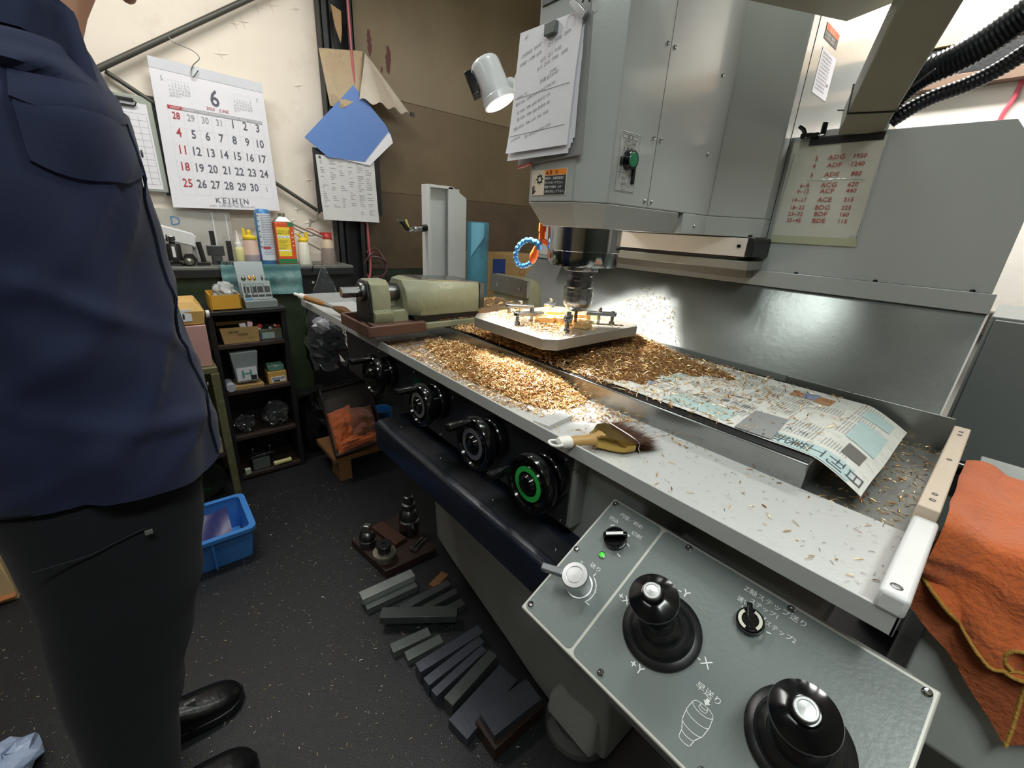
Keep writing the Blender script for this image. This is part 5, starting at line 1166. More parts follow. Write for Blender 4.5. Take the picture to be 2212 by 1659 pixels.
pa = thing('notice_sheet', 'printed notice sheet pinned on a dark board under the blue folder', 'notice', (-2.80, 1.05, 1.33))
part('board', MB().box((-2.80, .868, 1.375), (-2.788, 1.262, 1.71)), mt['black'], pa, bevel=.003)
def pap(a, b): return V((-2.784 + .012 * b ** 2, .880 + .342 * a + .01 * b, 1.675 - .343 * b + .022 * a * (1 - b)))
part('sheet', MB().grid(lambda a, b: pap(a, 1 - b), 8, 10, .0006), mat('paper_grey', '#cfcfce', .7, 0, .06, 14, .05, 60), pa)
mb = MB(); q = random.Random(8)
for col__ in range(6):
    for k in range(26):
        a = .05 + col__ * .155; b = .05 + k * .033
        if b > .78 and col__ < 4 or q.random() < .3: continue
        w_ = q.uniform(.03, .11)
        mb.grid(lambda u, v: pap(a + w_ * u, b + .012 * (1 - v)) + V((.0012, 0, 0)), 1, 1)
part('print', mb, mat('cal_grey', '#a6a7ae'), pa, smooth=0)
for a_ in (.93, .06): part('pin', MB().lathe(pap(a_, .03) + V((.001, 0, 0)), X_, [(.006, 0), (.006, .004), (0, .006)], 10), mt['dsteel'], pa)
bagm = mat('dusty_pouch', '#b09a78', .35, 0, .25, 7, .25, 20, col2='#7c6a50', thr=(.5, .68), scale2=8)
solo('dusty_bag', MB().add([(-2.79, .951, 2.19), (-2.79, 1.19, 2.235), (-2.775, 1.16, 2.0), (-2.77, 1.05, 1.93), (-2.78, .985, 1.93), (-2.795, .951, 2.19), (-2.795, 1.19, 2.235), (-2.79, 1.16, 2.0), (-2.79, 1.05, 1.93), (-2.79, .985, 1.93)], [(4, 3, 2, 1, 0), (5, 6, 7, 8, 9), (0, 1, 6, 5), (1, 2, 7, 6), (2, 3, 8, 7), (3, 4, 9, 8), (4, 0, 5, 9)]), bagm, 'dusty brown plastic bag hanging on the post above the folder', 'bag', smooth=0)
t = thing('triangular_pouch', 'dusty triangular clear pouch hanging right of the blue folder', 'pouch', (-2.77, 1.28, 1.97))
part('pouch', MB().grid(lambda a, b: V((-2.765 + .02 * math.sin(a * 5) * b, 1.195 + (a * .285 - .05 * (1 - a)) * b, 2.222 - (.235 - .012 * math.sin(a * 22) * b) * b - .012 * a * b)), 18, 10, .003), mat('pouch_film', '#c3b7a4', .25, 0, .2, 9, .3, 18, alpha=.85), t)
part('corner', MB().box((-2.766, 1.465, 1.963), (-2.758, 1.492, 1.985)), mt['black'], t)
solo('paper_tag', MB().prism([(1.035, 2.405), (1.088, 2.39), (1.085, 2.30), (1.075, 2.245), (1.05, 2.31)], (0, 0, 0), Y_, Z_, X_, -2.805, -2.799), mat('tag_tan', '#a3835c', .6, 0, .15), 'tan paper tag on the black post near the ceiling', 'tag')
solo('air_hose', MB().tube([(-2.79, 1.122, 2.75), (-2.79, 1.124, 2.4), (-2.785, 1.13, 2.05), (-2.80, 1.15, 1.6), (-2.80, 1.165, 1.25), (-2.79, 1.16, 1.02), (-2.78, 1.10, .94), (-2.74, 1.02, .92)], .007, 8, smooth=6), mat('hose_red', '#b35a5e', .4, 0, .1), 'thin dull red air hose running down the black post', 'hose')
solo('cable_coil', MB().tube([V((-2.80 + .02 * math.sin(a * 1.7), 1.20 + .075 * math.cos(a) + .01 * math.sin(a * 2.3), 1.03 + .085 * math.sin(a) + .004 * a)) for a in np.linspace(0, 15, 60)], .006, 6), mat('cable_maroon', '#5d3c40', .4, 0, .1), 'coiled dark maroon cable hanging on the post behind the vise', 'cable')
solo('red_wall_cable', MB().tube([(-.262, 2.785, 1.70), (-.256, 2.785, 1.88), (-.236, 2.785, 2.02), (-.22, 2.785, 2.75)], .008, 8, smooth=4), mat('cable_red', '#d25a68', .4), 'thin red cable running up the white back wall', 'cable')
mb = MB(); q = random.Random(3)
for (y, z, h, w_) in ((1.275, 2.315, .13, .018), (1.39, 2.26, .14, .02), (1.345, 2.20, .03, .008), (1.335, 2.16, .02, .008)):
    n = 14; L = [(y - w_ * (.5 + .5 * q.random()) * math.sin(math.pi * (i + .4) / n) ** .5, z + h * (i / (n - 1) - .5)) for i in range(n)]; Rr = [(y + w_ * (.4 + .6 * q.random()) * math.sin(math.pi * (i + .4) / n) ** .5, z + h * (i / (n - 1) - .5)) for i in range(n)]
    mb.add([(-2.8822, a, b) for a, b in L + Rr[::-1]], [tuple(range(2 * n))])
part('paint_stain', mb, mat('stain_maroon', '#5c2f2a', .6, 0, .2), wl, smooth=0)
# embossed creases of the cream wallpaper
mb = MB(); q = random.Random(31)
def star(o, u, v, s):
    n = u.cross(v); k = []
    for i in range(8):
        a = i * math.pi / 4 + .2; r = s * (1 if i % 2 == 0 else .28)
        k.append(o + u * math.cos(a) * r * (.6 + .8 * q.random()) + v * math.sin(a) * r * (.6 + .8 * q.random()))
    b = len(mb.v); mb.add(k + [o + n * .005], [(i, (i + 1) % 8, 8) for i in range(8)])
for i in range(120):
    y, z = q.uniform(-1.6, .95), q.uniform(1.1, 2.75)
    star(V((-2.8998, y, z)), Y_, Z_, q.uniform(.024, .042))
part('crease', mb, mt['cream'], wl, smooth=0, kind='stuff')
mb = MB()
for i in range(70): star(V((q.uniform(-.7, 2.4), 2.7998, q.uniform(1.2, 2.75))), X_, Z_, q.uniform(.025, .045))
part('crease', mb, mt['whitewall'], wb, smooth=0, kind='stuff')
# ---------------------------------------------------------------- black shelf with its contents
sf = thing('shelf_unit', 'narrow black open shelf unit in front of the green bench', 'shelf', (-2.49, .36, 0))
bk = mat('shelf_black', '#211f20', .45, 0, .2, 10, .1, 40)
for y0, y1 in ((.200, .222), (.508, .530)): part('side_panel', MB().box((-2.625, y0, 0), (-2.372, y1, .890)), bk, sf, bevel=.002)
part('top_panel', MB().box((-2.63, .195, .890), (-2.365, .535, .908)), bk, sf, bevel=.002)
for z in (.745, .508, .256, .03): part('shelf_board', MB().box((-2.62, .222, z - .02), (-2.374, .508, z)), mat('shelf_brown', '#3a2d29', .5, 0, .2, 10), sf, bevel=.0015)
part('back_panel', MB().box((-2.63, .222, 0), (-2.622, .508, .89)), bk, sf)
t = thing('yellow_box', 'low yellow card box with crumpled film on top of the shelf', 'box', (-2.47, .29, .908))
ym = mat('yellow_card', '#cf9a2f', .6, 0, .1, 8, .05, 50)
for lo, hi in (((-2.54, .232, .909), (-2.40, .348, .913)), ((-2.404, .228, .909), (-2.40, .348, .978)), ((-2.54, .228, .909), (-2.536, .348, .985)), ((-2.54, .225, .909), (-2.40, .230, .983)), ((-2.54, .345, .909), (-2.40, .350, .978))): part('wall', MB().box(lo, hi), ym, t)
part('crumpled_film', MB().blob((-2.47, .295, .985), (.058, .05, .045), 16, 10, .16, 5), mt['film2'], t, smooth=0)
t = thing('countersink_set', 'open grey steel case holding a countersink set on the shelf', 'tool case', (-2.43, .43, .908))
gc = mat('case_grey', '#8f9896', .35, .2, .05)
part('case_base', MB().box((-2.47, .365, .909), (-2.395, .505, .945)), gc, t, bevel=.002)
up = V((-.35, 0, .94)).normalized()
part('lid', MB().obox(V((-2.475, .425, .945)) + up * .092, (.125, .185, .006), Y_, up, Y_.cross(up)), mat('case_lid', '#8b9396', .3, .1, .05), t, bevel=.003)
o = V((-2.425, .362, .945)); up2 = V((-.30, 0, .95)).normalized(); nn = Y_.cross(up2)
part('bit_rack', MB().obox(o + Y_ * .066 + up2 * .045, (.128, .092, .012), Y_, up2, nn), gc, t, bevel=.002)
mb = MB()
for k in range(4): mb.rect(o + Y_ * (.010 + k * .030) + up2 * .012 + nn * .0062, Y_, up2, .026, .012, .0004).rect(o + Y_ * (.010 + k * .030) + up2 * .034 + nn * .0062, Y_, up2, .024, .030, .0004)
part('slot', mb, mt['ink'], t, smooth=0)
mb = MB(); mb.text('20.5 16.5 12.4 10.4 8.3', o + Y_ * .010 + up2 * .072 + nn * .0064, Y_, up2, .0105, 'L', .95); part('size_print', mb, mt['ink'], t, smooth=0)
part('logo', MB().rect(o + Y_ * .012 + up2 * .0005 + nn * .0062, Y_, up2, .028, .008, .0005), mat('logo_blue', '#4f86b4'), t)
for k, (y, r, m) in enumerate(((.020, .011, mt['dsteel']), (.046, .0095, mt['brass']), (.066, .008, mt['brass']), (.100, .005, mt['dsteel']), (.114, .004, mt['steel']))):
    part('countersink_bit', MB().lathe(o + Y_ * y + up2 * .060, up2, [(r * .45, 0), (r * .45, .036), (r, .042), (r, .046), (r * .2, .060)], 12), m, t)
    part('bit_shank', MB().cyl(o + Y_ * y + up2 * .030 + nn * .007, o + Y_ * y + up2 * .068 + nn * .007, r * .45, seg=10), mt['steel'], t)
# boxes on the tiers
t = thing('cardboard_box', 'small tan cardboard box with pencilled marks on the upper shelf tier', 'box', (-2.45, .318, .745))
part('box', MB().add([(-2.53, .245, .746), (-2.39, .250, .746), (-2.39, .400, .746), (-2.53, .400, .746), (-2.53, .238, .828), (-2.388, .240, .826), (-2.388, .402, .822), (-2.53, .402, .826)], [(3, 2, 1, 0), (0, 1, 5, 4), (1, 2, 6, 5), (2, 3, 7, 6), (3, 0, 4, 7)]), mt['card'], t)
part('contents', MB().box((-2.52, .25, .80), (-2.40, .395, .812)), mt['black_paint'], t)
mb = MB().text('ZN 89', (-2.3885, .272, .797), Y_, Z_, .016, 'L', 1, .0018).text('9ZMM', (-2.3885, .310, .782), Y_, Z_, .016, 'L', 1, .0018).text('24/12', (-2.3885, .352, .765), Y_, Z_, .012, 'L', 1, .0018); part('pencil_marks', mb, mt['ink'], t, smooth=0)
solo('eraser', MB().box((-2.42, .325, .813), (-2.395, .352, .838), rot('X', 8)), mt['whitep'], 'white eraser block in the small cardboard box', 'eraser', bevel=.003)
solo('eraser', MB().box((-2.42, .358, .813), (-2.395, .380, .843), rot('X', -10)), mat('eraser_pink', '#e3c3cf', .5), 'pink and white eraser block in the small cardboard box', 'eraser', bevel=.003)
t = thing('parts_tub', 'tub with clear front full of small knobs beside the cardboard box', 'box', (-2.45, .456, .745))
part('tub', MB().box((-2.52, .404, .746), (-2.392, .506, .802)), mat('tub_olive', '#6b6650', .4, 0, .3, 14, col2='#44617a', thr=(.5, .6), scale2=18), t, bevel=.002)
part('label', MB().box((-2.392, .415, .755), (-2.3905, .47, .785)), mat('label_pale', '#9fb0ac', .5, 0, .3, 60), t)
q = random.Random(6)
for k, (y, z, r, m) in enumerate(((.412, .818, .010, '#d0443f'), (.408, .806, .008, '#d8dad8'), (.436, .806, .013, '#1b1b1d'), (.457, .804, .006, '#d6d6da'), (.480, .815, .006, '#d9a58c'), (.497, .812, .006, '#c9433c'), (.487, .806, .007, '#8a2f2c'))):
    solo('small_knob', MB().lathe((-2.40, y, z), X_, [(r, -.012), (r, 0), (r * .85, .003), (r * .4, .003), (r * .35, .001), (0, .001)], 14), mat('knob_' + m[1:], m, .35), ('red ball knob at the left of the parts tub', 'white knob at the left edge of the parts tub', 'large black knob in the parts tub', 'pale grey knob in the middle of the parts tub', 'peach knob at the right of the parts tub', 'bright red knob at the right edge of the parts tub', 'dark red knob at the right of the parts tub')[k], 'plug', 'knobs in the parts tub')  # loose knobs lying in the tub
t = thing('clear_tub', 'translucent tub with white label on the middle shelf tier', 'tub', (-2.44, .318, .535))
part('tub', MB().loft([[V((x, y, .537)) for x, y in ((-2.49, .275), (-2.395, .275), (-2.395, .365), (-2.49, .365))], [V((x, y, .70)) for x, y in ((-2.505, .262), (-2.388, .262), (-2.388, .382), (-2.505, .382))]]), mat('tub_clear', '#a9b3b3', .2, 0, .15, 12, .1, 20, alpha=.8), t, bevel=.006)
part('label', MB().box((-2.391, .278, .550), (-2.389, .366, .618), rot('Y', 2)), mt['paper'], t)
mb = MB().box((-2.3892, .300, .565), (-2.388, .308, .605)).box((-2.3892, .335, .565), (-2.388, .343, .605)).box((-2.3892, .308, .583), (-2.388, .335, .590)); part('label_mark', mb, mat('mark_teal', '#4fa191', .5), t)
part('label_code', MB().box((-2.3892, .337, .553), (-2.3878, .362, .575)), mt['ink'], t)
solo('folded_card', MB().add([(-2.50, .27, .509), (-2.385, .262, .509), (-2.38, .388, .509), (-2.50, .38, .509), (-2.50, .27, .534), (-2.385, .262, .528), (-2.38, .388, .524), (-2.50, .38, .534)], [(3, 2, 1, 0), (4, 5, 6, 7), (0, 1, 5, 4), (1, 2, 6, 5), (2, 3, 7, 6), (3, 0, 4, 7)]), mt['card'], 'flat folded cardboard under the translucent tub', 'card')
t = thing('small_carton', 'small yellow carton with barcode label at the right of the middle tier', 'carton', (-2.43, .455, .509))
part('carton', MB().box((-2.47, .413, .509), (-2.392, .500, .572)), mat('carton_yellow', '#d0a553', .6, 0, .08), t, bevel=.001)
part('contents', MB().box((-2.465, .418, .572), (-2.40, .496, .606)), mat('contents_teal', '#5e8f80', .5, 0, .3, 30, col2='#c9cfca', thr=(.55, .62), scale2=25), t, bevel=.006)
part('label', MB().box((-2.392, .424, .516), (-2.3905, .492, .545)), mt['paper'], t)
mb = MB(); q = random.Random(1)
for k in range(14): mb.rect((-2.3905, .428 + k * .0045, .530), Y_, Z_, .0015 + .0015 * q.random(), .012, .0004)
mb.rect((-2.3905, .435, .519), Y_, Z_, .03, .008, .0004); part('barcode', mb, mt['ink'], t, smooth=0)
solo('paper_roll', MB().lathe((-2.37, .243, .5285), V((-1, 0, .0)), [(.014, .0), (.020, 0), (.020, .10), (.018, .10)], 20), mat('roll_grey', '#b9bcc6', .5, 0, .1), 'short grey paper roll at the left of the middle tier', 'roll')
solo('film_bag', MB().blob((-2.44, .283, .302), (.05, .05, .042), 14, 9, .20, 12), mt['film'], 'small crumpled clear bag at the left of the lower tier', 'bag', smooth=0)
solo('film_bag', MB().blob((-2.43, .430, .328), (.055, .062, .068), 16, 10, .18, 14), mt['film'], 'large crumpled clear bag at the right of the lower tier', 'bag', smooth=0)
t = thing('small_vise', 'small grey drill vise with two screws on the bottom tier', 'vise', (-2.43, .318, .03))
part('body', MB().box((-2.47, .278, .0305), (-2.395, .362, .098)), mat('vise_grey', '#6f7672', .45, .3, .12), t, bevel=.004)
part('cross_bar', MB().box((-2.415, .270, .110), (-2.39, .385, .122), rot('X', 3)), mt['dsteel'], t, bevel=.001)
for y in (.287, .368): part('screw', MB().cyl((-2.402, y, .122), (-2.402, y + .002, .155), .003).blob((-2.402, y + .002, .157), (.006, .006, .006)), mt['steel'], t)
part('bar_post', MB().box((-2.41, .31, .098), (-2.395, .345, .110)), mt['dsteel'], t)
solo('file_handle', MB().lathe((-2.388, .375, .046), V((0, 1, .02)), [(.011, 0), (.0145, .004), (.013, .03), (.012, .06), (.0135, .085), (.0115, .09)], 16), mat('handle_cream', '#c9c486', .4, 0, .1), 'pale yellow wooden file handle on the bottom tier', 'handle')
solo('mint_cube', MB().box((-2.395, .236, .0305), (-2.372, .262, .062)), mat('cube_mint', '#c3cdb4', .5, 0, .15, 30), 'tiny pale green carton at the left of the bottom tier', 'carton', bevel=.002)

# ---------------------------------------------------------------- side table left of the shelf, boxes, reel
st = thing('side_table', 'worn olive side table half hidden behind the person', 'table', (-2.40, -.15, 0))
ol = mat('worn_olive', '#6c6a48', .5, .1, .3, 12, .15, 50, col2='#8d8a6b', thr=(.55, .68), scale2=22)
part('table_top', MB().box((-2.60, -.48, .672), (-2.19, .186, .700)), ol, st, bevel=.003)
for x, y in ((-2.20, .172), (-2.20, -.46), (-2.58, -.46), (-2.58, .172)): part('leg', MB().box((x - .018, y - .014, 0), (x + .014, y + .016, .672)), ol, st, bevel=.002)
part('lower_shelf', MB().box((-2.58, -.46, .255), (-2.20, .165, .27)), mat('shelf_brown', '#3a2d29'), st)
solo('pink_box', MB().box((-2.45, .0, .701), (-2.215, .180, .885), rot('Z', -2)), mat('pink_card', '#c59a92', .65, 0, .06), 'faded pink cardboard box on the olive side table', 'box', bevel=.003)
t = thing('kraft_box', 'wrinkled tan paper wrapped box on top of the pink box', 'box', (-2.31, .09, .887))
part('box', MB().loft([[V((x, y, .888)) for x, y in ((-2.42, .0), (-2.225, .0), (-2.222, .175), (-2.42, .175))], [V((x, y, .945)) for x, y in ((-2.425, -.01), (-2.22, -.01), (-2.215, .182), (-2.42, .185))], [V((x, y, .985)) for x, y in ((-2.41, .0), (-2.24, .0), (-2.245, .15), (-2.40, .165))]]), mat('kraft_tan', '#d2a962', .65, 0, .1, 12, .2, 30), t, bevel=.004)
part('label', MB().box((-2.221, .095, .905), (-2.217, .135, .955)), mt['paper'], t)
part('tape_roll', MB().cyl((-2.25, .188, .925), (-2.25, .200, .925), .016, seg=18), mat('tape_clear', '#cfd6d2', .3), t)
t = thing('wrapped_carton', 'pale carton with crumpled film on the lower table shelf', 'carton', (-2.3, .08, .271))
part('carton', MB().box((-2.36, -.05, .271), (-2.212, .150, .345)), mat('carton_pale', '#b9b08c', .6, 0, .12), t, bevel=.004)
part('film', MB().blob((-2.26, .075, .365), (.04, .06, .035), 14, 8, .2, 3), mt['film2'], t, smooth=0)
t = thing('cable_reel', 'dark drum lying under the side table with green marker writing', 'drum', (-2.29, .04, 0))
part('drum', MB().lathe((-2.40, .04, .105), X_, [(.085, 0), (.104, .002), (.104, .03), (.104, .10), (.098, .108), (.055, .109), (.05, .100), (0, .100)], 40), mat('drum_dark', '#2f3531', .3, .3, .1), t)
mb = MB()
for i, s_ in enumerate(('all', 'SUMP %', 'Ecob')): mb.text(s_, (-2.291, .0, .075 - i * .022), Y_, Z_, .022, 'L', 1, .002)
part('marker_writing', mb, mat('marker_green', '#2f7a58', .5), t, smooth=0)
# blue crate
cr = thing('blue_crate', 'bright blue plastic crate on the floor behind the person', 'crate', (-1.87, -.03, 0))
bm_ = mt['bin']
x0, x1, y0, y1, h = -2.0, -1.742, -.22, .158, .145
def wallp(name, a, b, tk=.006):
    part(name, MB().box(a, b), bm_, cr, bevel=.002)
part('floor_panel', MB().box((x0 + .02, y0 + .02, 0), (x1 - .02, y1 - .02, .006)), bm_, cr)
def slab(p, q_, r_, s_, n, name='wall'):
    p, q_, r_, s_, n = map(V, (p, q_, r_, s_, n)); vs = [p, q_, r_, s_] + [k + n * .005 for k in (p, q_, r_, s_)]
    part(name, MB().add(vs, [(3, 2, 1, 0), (4, 5, 6, 7), (0, 1, 5, 4), (1, 2, 6, 5), (2, 3, 7, 6), (3, 0, 4, 7)]), bm_, cr)
i = .016
slab((x1 - i, y0 + i, 0), (x1 - i, y1 - i, 0), (x1, y1, h), (x1, y0, h), (1, 0, 0)); slab((x0 + i, y1 - i, 0), (x0 + i, y0 + i, 0), (x0, y0, h), (x0, y1, h), (-1, 0, 0))
slab((x1 - i, y1 - i, 0), (x0 + i, y1 - i, 0), (x0, y1, h), (x1, y1, h), (0, 1, 0)); slab((x0 + i, y0 + i, 0), (x1 - i, y0 + i, 0), (x1, y0, h), (x0, y0, h), (0, -1, 0))
def rrim(o_, r): return [(a, b) for a, b in rrect(x0 - o_, y0 - o_, x1 + o_, y1 + o_, r)]
outer = [V((a, b, h - .012)) for a, b in rrim(.018, .03)]; outer2 = [V((a, b, h + .004)) for a, b in rrim(.018, .03)]; inner = [V((a, b, h + .004)) for a, b in rrim(-.004, .02)]; inner2 = [V((a, b, h - .012)) for a, b in rrim(-.002, .02)]
part('rim', MB().loft([outer, outer2, inner, inner2], loop=True), bm_, cr, smooth=50)
for k in (-.12, .02): part('side_rib', MB().box((x1 - .012, k - .004, .01), (x1 + .014, k + .004, h - .012)), bm_, cr, bevel=.001)
solo('navy_pouch', MB().grid(lambda a, b: (-1.97 + .17 * a, -.12 + .22 * b, .05 + .075 * (1 - a) + .008 * math.sin(b * 7 + a * 3)), 10, 10, .008), mat('navy_vinyl', '#2b2d6b', .35, 0, .15, 14, .1, 30), 'dark navy vinyl pouch lying in the blue crate', 'pouch')
solo('loose_fitting', MB().lathe((-1.79, .115, .007), V((.1, 0, 1)), [(.014, 0), (.016, .01), (.012, .03), (.012, .06), (.009, .065)], 12), mt['dsteel'], 'small grey fitting in the corner of the blue crate', 'fitting')
t = thing('tan_carton', 'torn tan carton on the floor at the left picture edge', 'carton', (-2.12, -.66, 0))
part('carton', MB().loft([[V((x, y, 0)) for x, y in ((-2.36, -.86), (-2.02, -.86), (-1.995, -.545), (-2.36, -.52))], [V((x, y, .17)) for x, y in ((-2.38, -.88), (-2.05, -.88), (-2.05, -.57), (-2.38, -.50))]]), mat('carton_tan', '#b59a74', .6, 0, .15, 10, .1, 40), t, bevel=.004)
part('flap', MB().box((-2.04, -.72, .02), (-1.985, -.55, .028), rot('Y', 12)), mat('flap_orange', '#a86a3c', .6, 0, .15), t)
solo('film_bag', MB().blob((-1.27, -.475, .035), (.07, .06, .035), 14, 8, .16, 8), mat('film_blue', '#a9b9d8', .25, 0, .1, 9, .3, 25), 'pale blue crumpled bag on the floor in the bottom left corner', 'bag', smooth=0)

# ---------------------------------------------------------------- rag pan on a wooden stool, bucket, bags
sl = thing('wooden_stool', 'low wooden stool made of a board on a block', 'stool', (-2.17, .74, 0))
part('board', MB().add([(-2.36, .60, .118), (-2.075, .605, .118), (-2.075, .885, .118), (-2.36, .90, .118), (-2.36, .60, .145), (-2.075, .605, .145), (-2.075, .885, .145), (-2.36, .90, .145)], [(3, 2, 1, 0), (4, 5, 6, 7), (0, 1, 5, 4), (1, 2, 6, 5), (2, 3, 7, 6), (3, 0, 4, 7)]), mt['wooddk'], sl, bevel=.002)
part('leg', MB().box((-2.20, .628, 0), (-2.075, .692, .118)), mt['wooddk'], sl, bevel=.002); part('leg', MB().box((-2.36, .83, 0), (-2.28, .89, .118)), mt['wooddk'], sl, bevel=.002)
pn = thing('rag_pan', 'tilted sheet metal pan full of rags on the wooden stool', 'pan', (-2.2, .74, .146))
A0 = V((-2.075, .610, .150)); B0 = V((-2.075, .872, .172)); Dv = V((-.245, .02, .285)); Nn = (B0 - A0).cross(Dv).normalized()
if Nn.x < 0: Nn = -Nn
def pq(a, b, h_=0.): 
    return A0 + (B0 - A0) * a + Dv * b + Nn * h_
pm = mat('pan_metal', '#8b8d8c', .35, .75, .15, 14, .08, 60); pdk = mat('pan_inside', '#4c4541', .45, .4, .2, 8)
part('floor_panel', MB().grid(lambda a, b: pq(a, b), 6, 6, .003), pdk, pn)
def pwall(name, p0, p1, h0, h1, m): part(name, MB().grid(lambda a, b: p0.lerp(p1, a) + Nn * ((h0 + (h1 - h0) * a) * b), 6, 3, .003), m, pn)
pwall('front_wall', pq(0, 0), pq(1, 0), .062, .062, pm); pwall('back_wall', pq(1, 1), pq(0, 1), .045, .045, pdk)
pwall('side_wall', pq(0, 1), pq(0, 0), .05, .062, pdk); pwall('side_wall', pq(1, 0), pq(1, 1), .062, .05, pdk)
part('rim_wire', MB().tube([pq(0, 0, .062), pq(.5, 0, .062), pq(1, 0, .062), pq(1, .5, .056), pq(1, 1, .05), pq(.5, 1.04, .048), pq(0, 1, .05), pq(0, .5, .056)], .003, 6, closed=True), mt['steel'], pn)
def rag(name, label, fn, m, nu=34, nv=34, th=.002, cat='rag'): return solo(name, MB().grid(fn, nu, nv, th), m, label, cat, smooth=60)
def heap(a0, a1, b0, b1, h, seed, fx=5):
    def f(a, b):
        w_ = math.sin(math.pi * a) ** .6 * math.sin(math.pi * b) ** .6
        return pq(a0 + (a1 - a0) * a + .03 * fbm(a * 4, b * 4, seed + 5), b0 + (b1 - b0) * b + .03 * fbm(a * 4, b * 4, seed + 9), .012 + h * w_ * (.75 + .45 * abs(fbm(a * fx, b * fx, seed))) + .012 * abs(fbm(a * 11, b * 11, seed + 2)))
    return f
rag('orange_rag', 'bright orange rag heaped at the left of the metal pan', heap(.03, .55, .10, .68, .075, 4), mt['rag'])
rag('brown_rag', 'faded brown rag heaped at the right of the metal pan', heap(.25, .98, .12, .62, .085, 14, 4), mt['rag2'])
rag('orange_rag', 'orange rag along the front wall of the metal pan', heap(.06, .97, .02, .26, .06, 24), mt['rag'])
bu = thing('blue_bucket', 'small blue bucket behind the rag pan under the machine', 'bucket', (-2.34, .99, 0))
part('bucket', MB().lathe((-2.34, .995, 0), Z_, [(.045, 0), (.048, .004), (.062, .245), (.066, .25), (.062, .252), (.058, .245), (.046, .02)], 28, cap=True), mat('bucket_blue', '#2f74b8', .35), bu)
hb = thing('hanging_bag', 'large clear plastic bag of offcuts hanging at the tray end', 'bag', (-2.36, .73, .56))
bgr = []
q = random.Random(12)
for k in range(15):
    f = k / 14; z = 1.10 - f * .54; w_ = .008 + .115 * min(1, f * 1.6) ** .8 * (1 - .25 * max(0, f - .8) / .2); dpt = .006 + .06 * min(1, max(0, f - .2) * 1.6)
    bgr.append([V((-2.37 + dpt * math.cos(a) * (1 + .22 * q.uniform(-1, 1)), .735 - .01 * f + w_ * math.sin(a) * (1 + .10 * q.uniform(-1, 1)), z + .008 * q.uniform(-1, 1))) for a in np.linspace(0, 2 * math.pi, 21)[:-1]])
part('bag', MB().loft(bgr), mt['film'], hb, smooth=0)
part('hook_wire', MB().tube([(-2.37, .735, 1.095), (-2.40, .737, 1.112), (-2.55, .745, 1.10), (-2.60, .748, 1.075), (-2.616, .748, 1.05)], .0025, 6, smooth=4), mt['dsteel'], hb)
for k, (y, z, s, m) in enumerate(((.70, .80, .05, 'paper'), (.76, .78, .045, 'mgrey2'), (.72, .69, .06, 'black_paint'), (.78, .68, .05, 'black_paint'), (.69, .63, .05, 'black_paint'))):
    part('scrap', MB().blob((-2.37, y, z), (.03, s, s * .8), 9, 6, .3, 40 + k), mt[m], hb, smooth=0)
solo('black_sack', MB().blob((-2.47, .63, .20), (.07, .085, .19), 16, 12, .14, 22), mat('black_film', '#121214', .18, 0, .2, 9, .4, 30), 'crumpled black plastic sack between shelf and rag pan', 'sack', smooth=0)
solo('steel_angle', MB().box((-2.50, .545, .405), (-2.40, .70, .418), rot('X', 6)), mt['dsteel'], 'thin bright steel angle lying on the black sack', 'bar')
solo('floor_mat_box', MB().box((-2.56, .545, .0), (-2.42, .70, .02)), mt['black_paint'], 'flat black board on the floor under the black sack', 'board')

# ---------------------------------------------------------------- steel bars and tool holders on the floor
brd = thing('holder_board', 'dark brown wooden board on the floor under the tool holders', 'board', (-1.44, .63, 0))
part('plank', MB().add([(-1.558, .49, 0), (-1.30, .53, 0), (-1.29, .755, 0), (-1.60, .74, 0), (-1.558, .49, .035), (-1.30, .53, .035), (-1.29, .755, .035), (-1.60, .74, .035)], [(3, 2, 1, 0), (4, 5, 6, 7), (0, 1, 5, 4), (1, 2, 6, 5), (2, 3, 7, 6), (3, 0, 4, 7)]), mat('oily_wood', '#33231b', .5, 0, .25, 10, .1, 40), brd, bevel=.003)
part('cleat', MB().box((-1.57, .60, .035), (-1.40, .66, .055), rot('Z', 12)), mat('oily_wood_red', '#4a2c20', .5, 0, .25), brd, bevel=.002)
def holder(label, x, y, z, prof, m, seg=24):
    t = thing('tool_holder', label, 'tool holder', (x, y, z), 0, 'tool holders on the floor board')
    return t
t = holder('steel tool holder with square top, leftmost on the floor board', -1.485, .535, .036, None, None)
part('body', MB().lathe((-1.485, .535, .036), Z_, [(.030, 0), (.034, .006), (.034, .03), (.028, .034), (.034, .038), (.034, .05), (.026, .066), (.018, .072)], 24), mt['dsteel'], t); part('square_top', MB().lathe((-1.485, .535, .106), Z_, [(.021, 0), (.021, .03), (.015, .035)], 4), mt['steel'], t, bevel=.002)
t = holder('tall dark tool holder at the back of the floor board', -1.455, .715, .036, None, None)
part('body', MB().lathe((-1.455, .715, .036), Z_, [(.040, 0), (.044, .008), (.044, .07), (.036, .076), (.042, .082), (.042, .10), (.030, .12), (.024, .125), (.030, .13), (.030, .155), (.018, .16)], 24), mt['dsteel'], t); part('top', MB().lathe((-1.455, .715, .196), Z_, [(.022, 0), (.022, .03), (.016, .034)], 8), mt['dsteel'], t)
t = holder('tool holder with wide bright collar and black cap on the floor board', -1.362, .555, .036, None, None)
part('body', MB().lathe((-1.362, .555, .036), Z_, [(.034, 0), (.036, .004), (.036, .026), (.046, .030), (.047, .036), (.045, .042), (.028, .043)], 28), mat('collar_nickel', '#b3ad9c', .3, .8, .08), t)
part('cap', MB().lathe((-1.362, .555, .078), Z_, [(.027, 0), (.026, .026), (.032, .03), (.032, .036), (.029, .039), (.008, .039), (.007, .034), (0, .034)], 24), mt['black'], t)
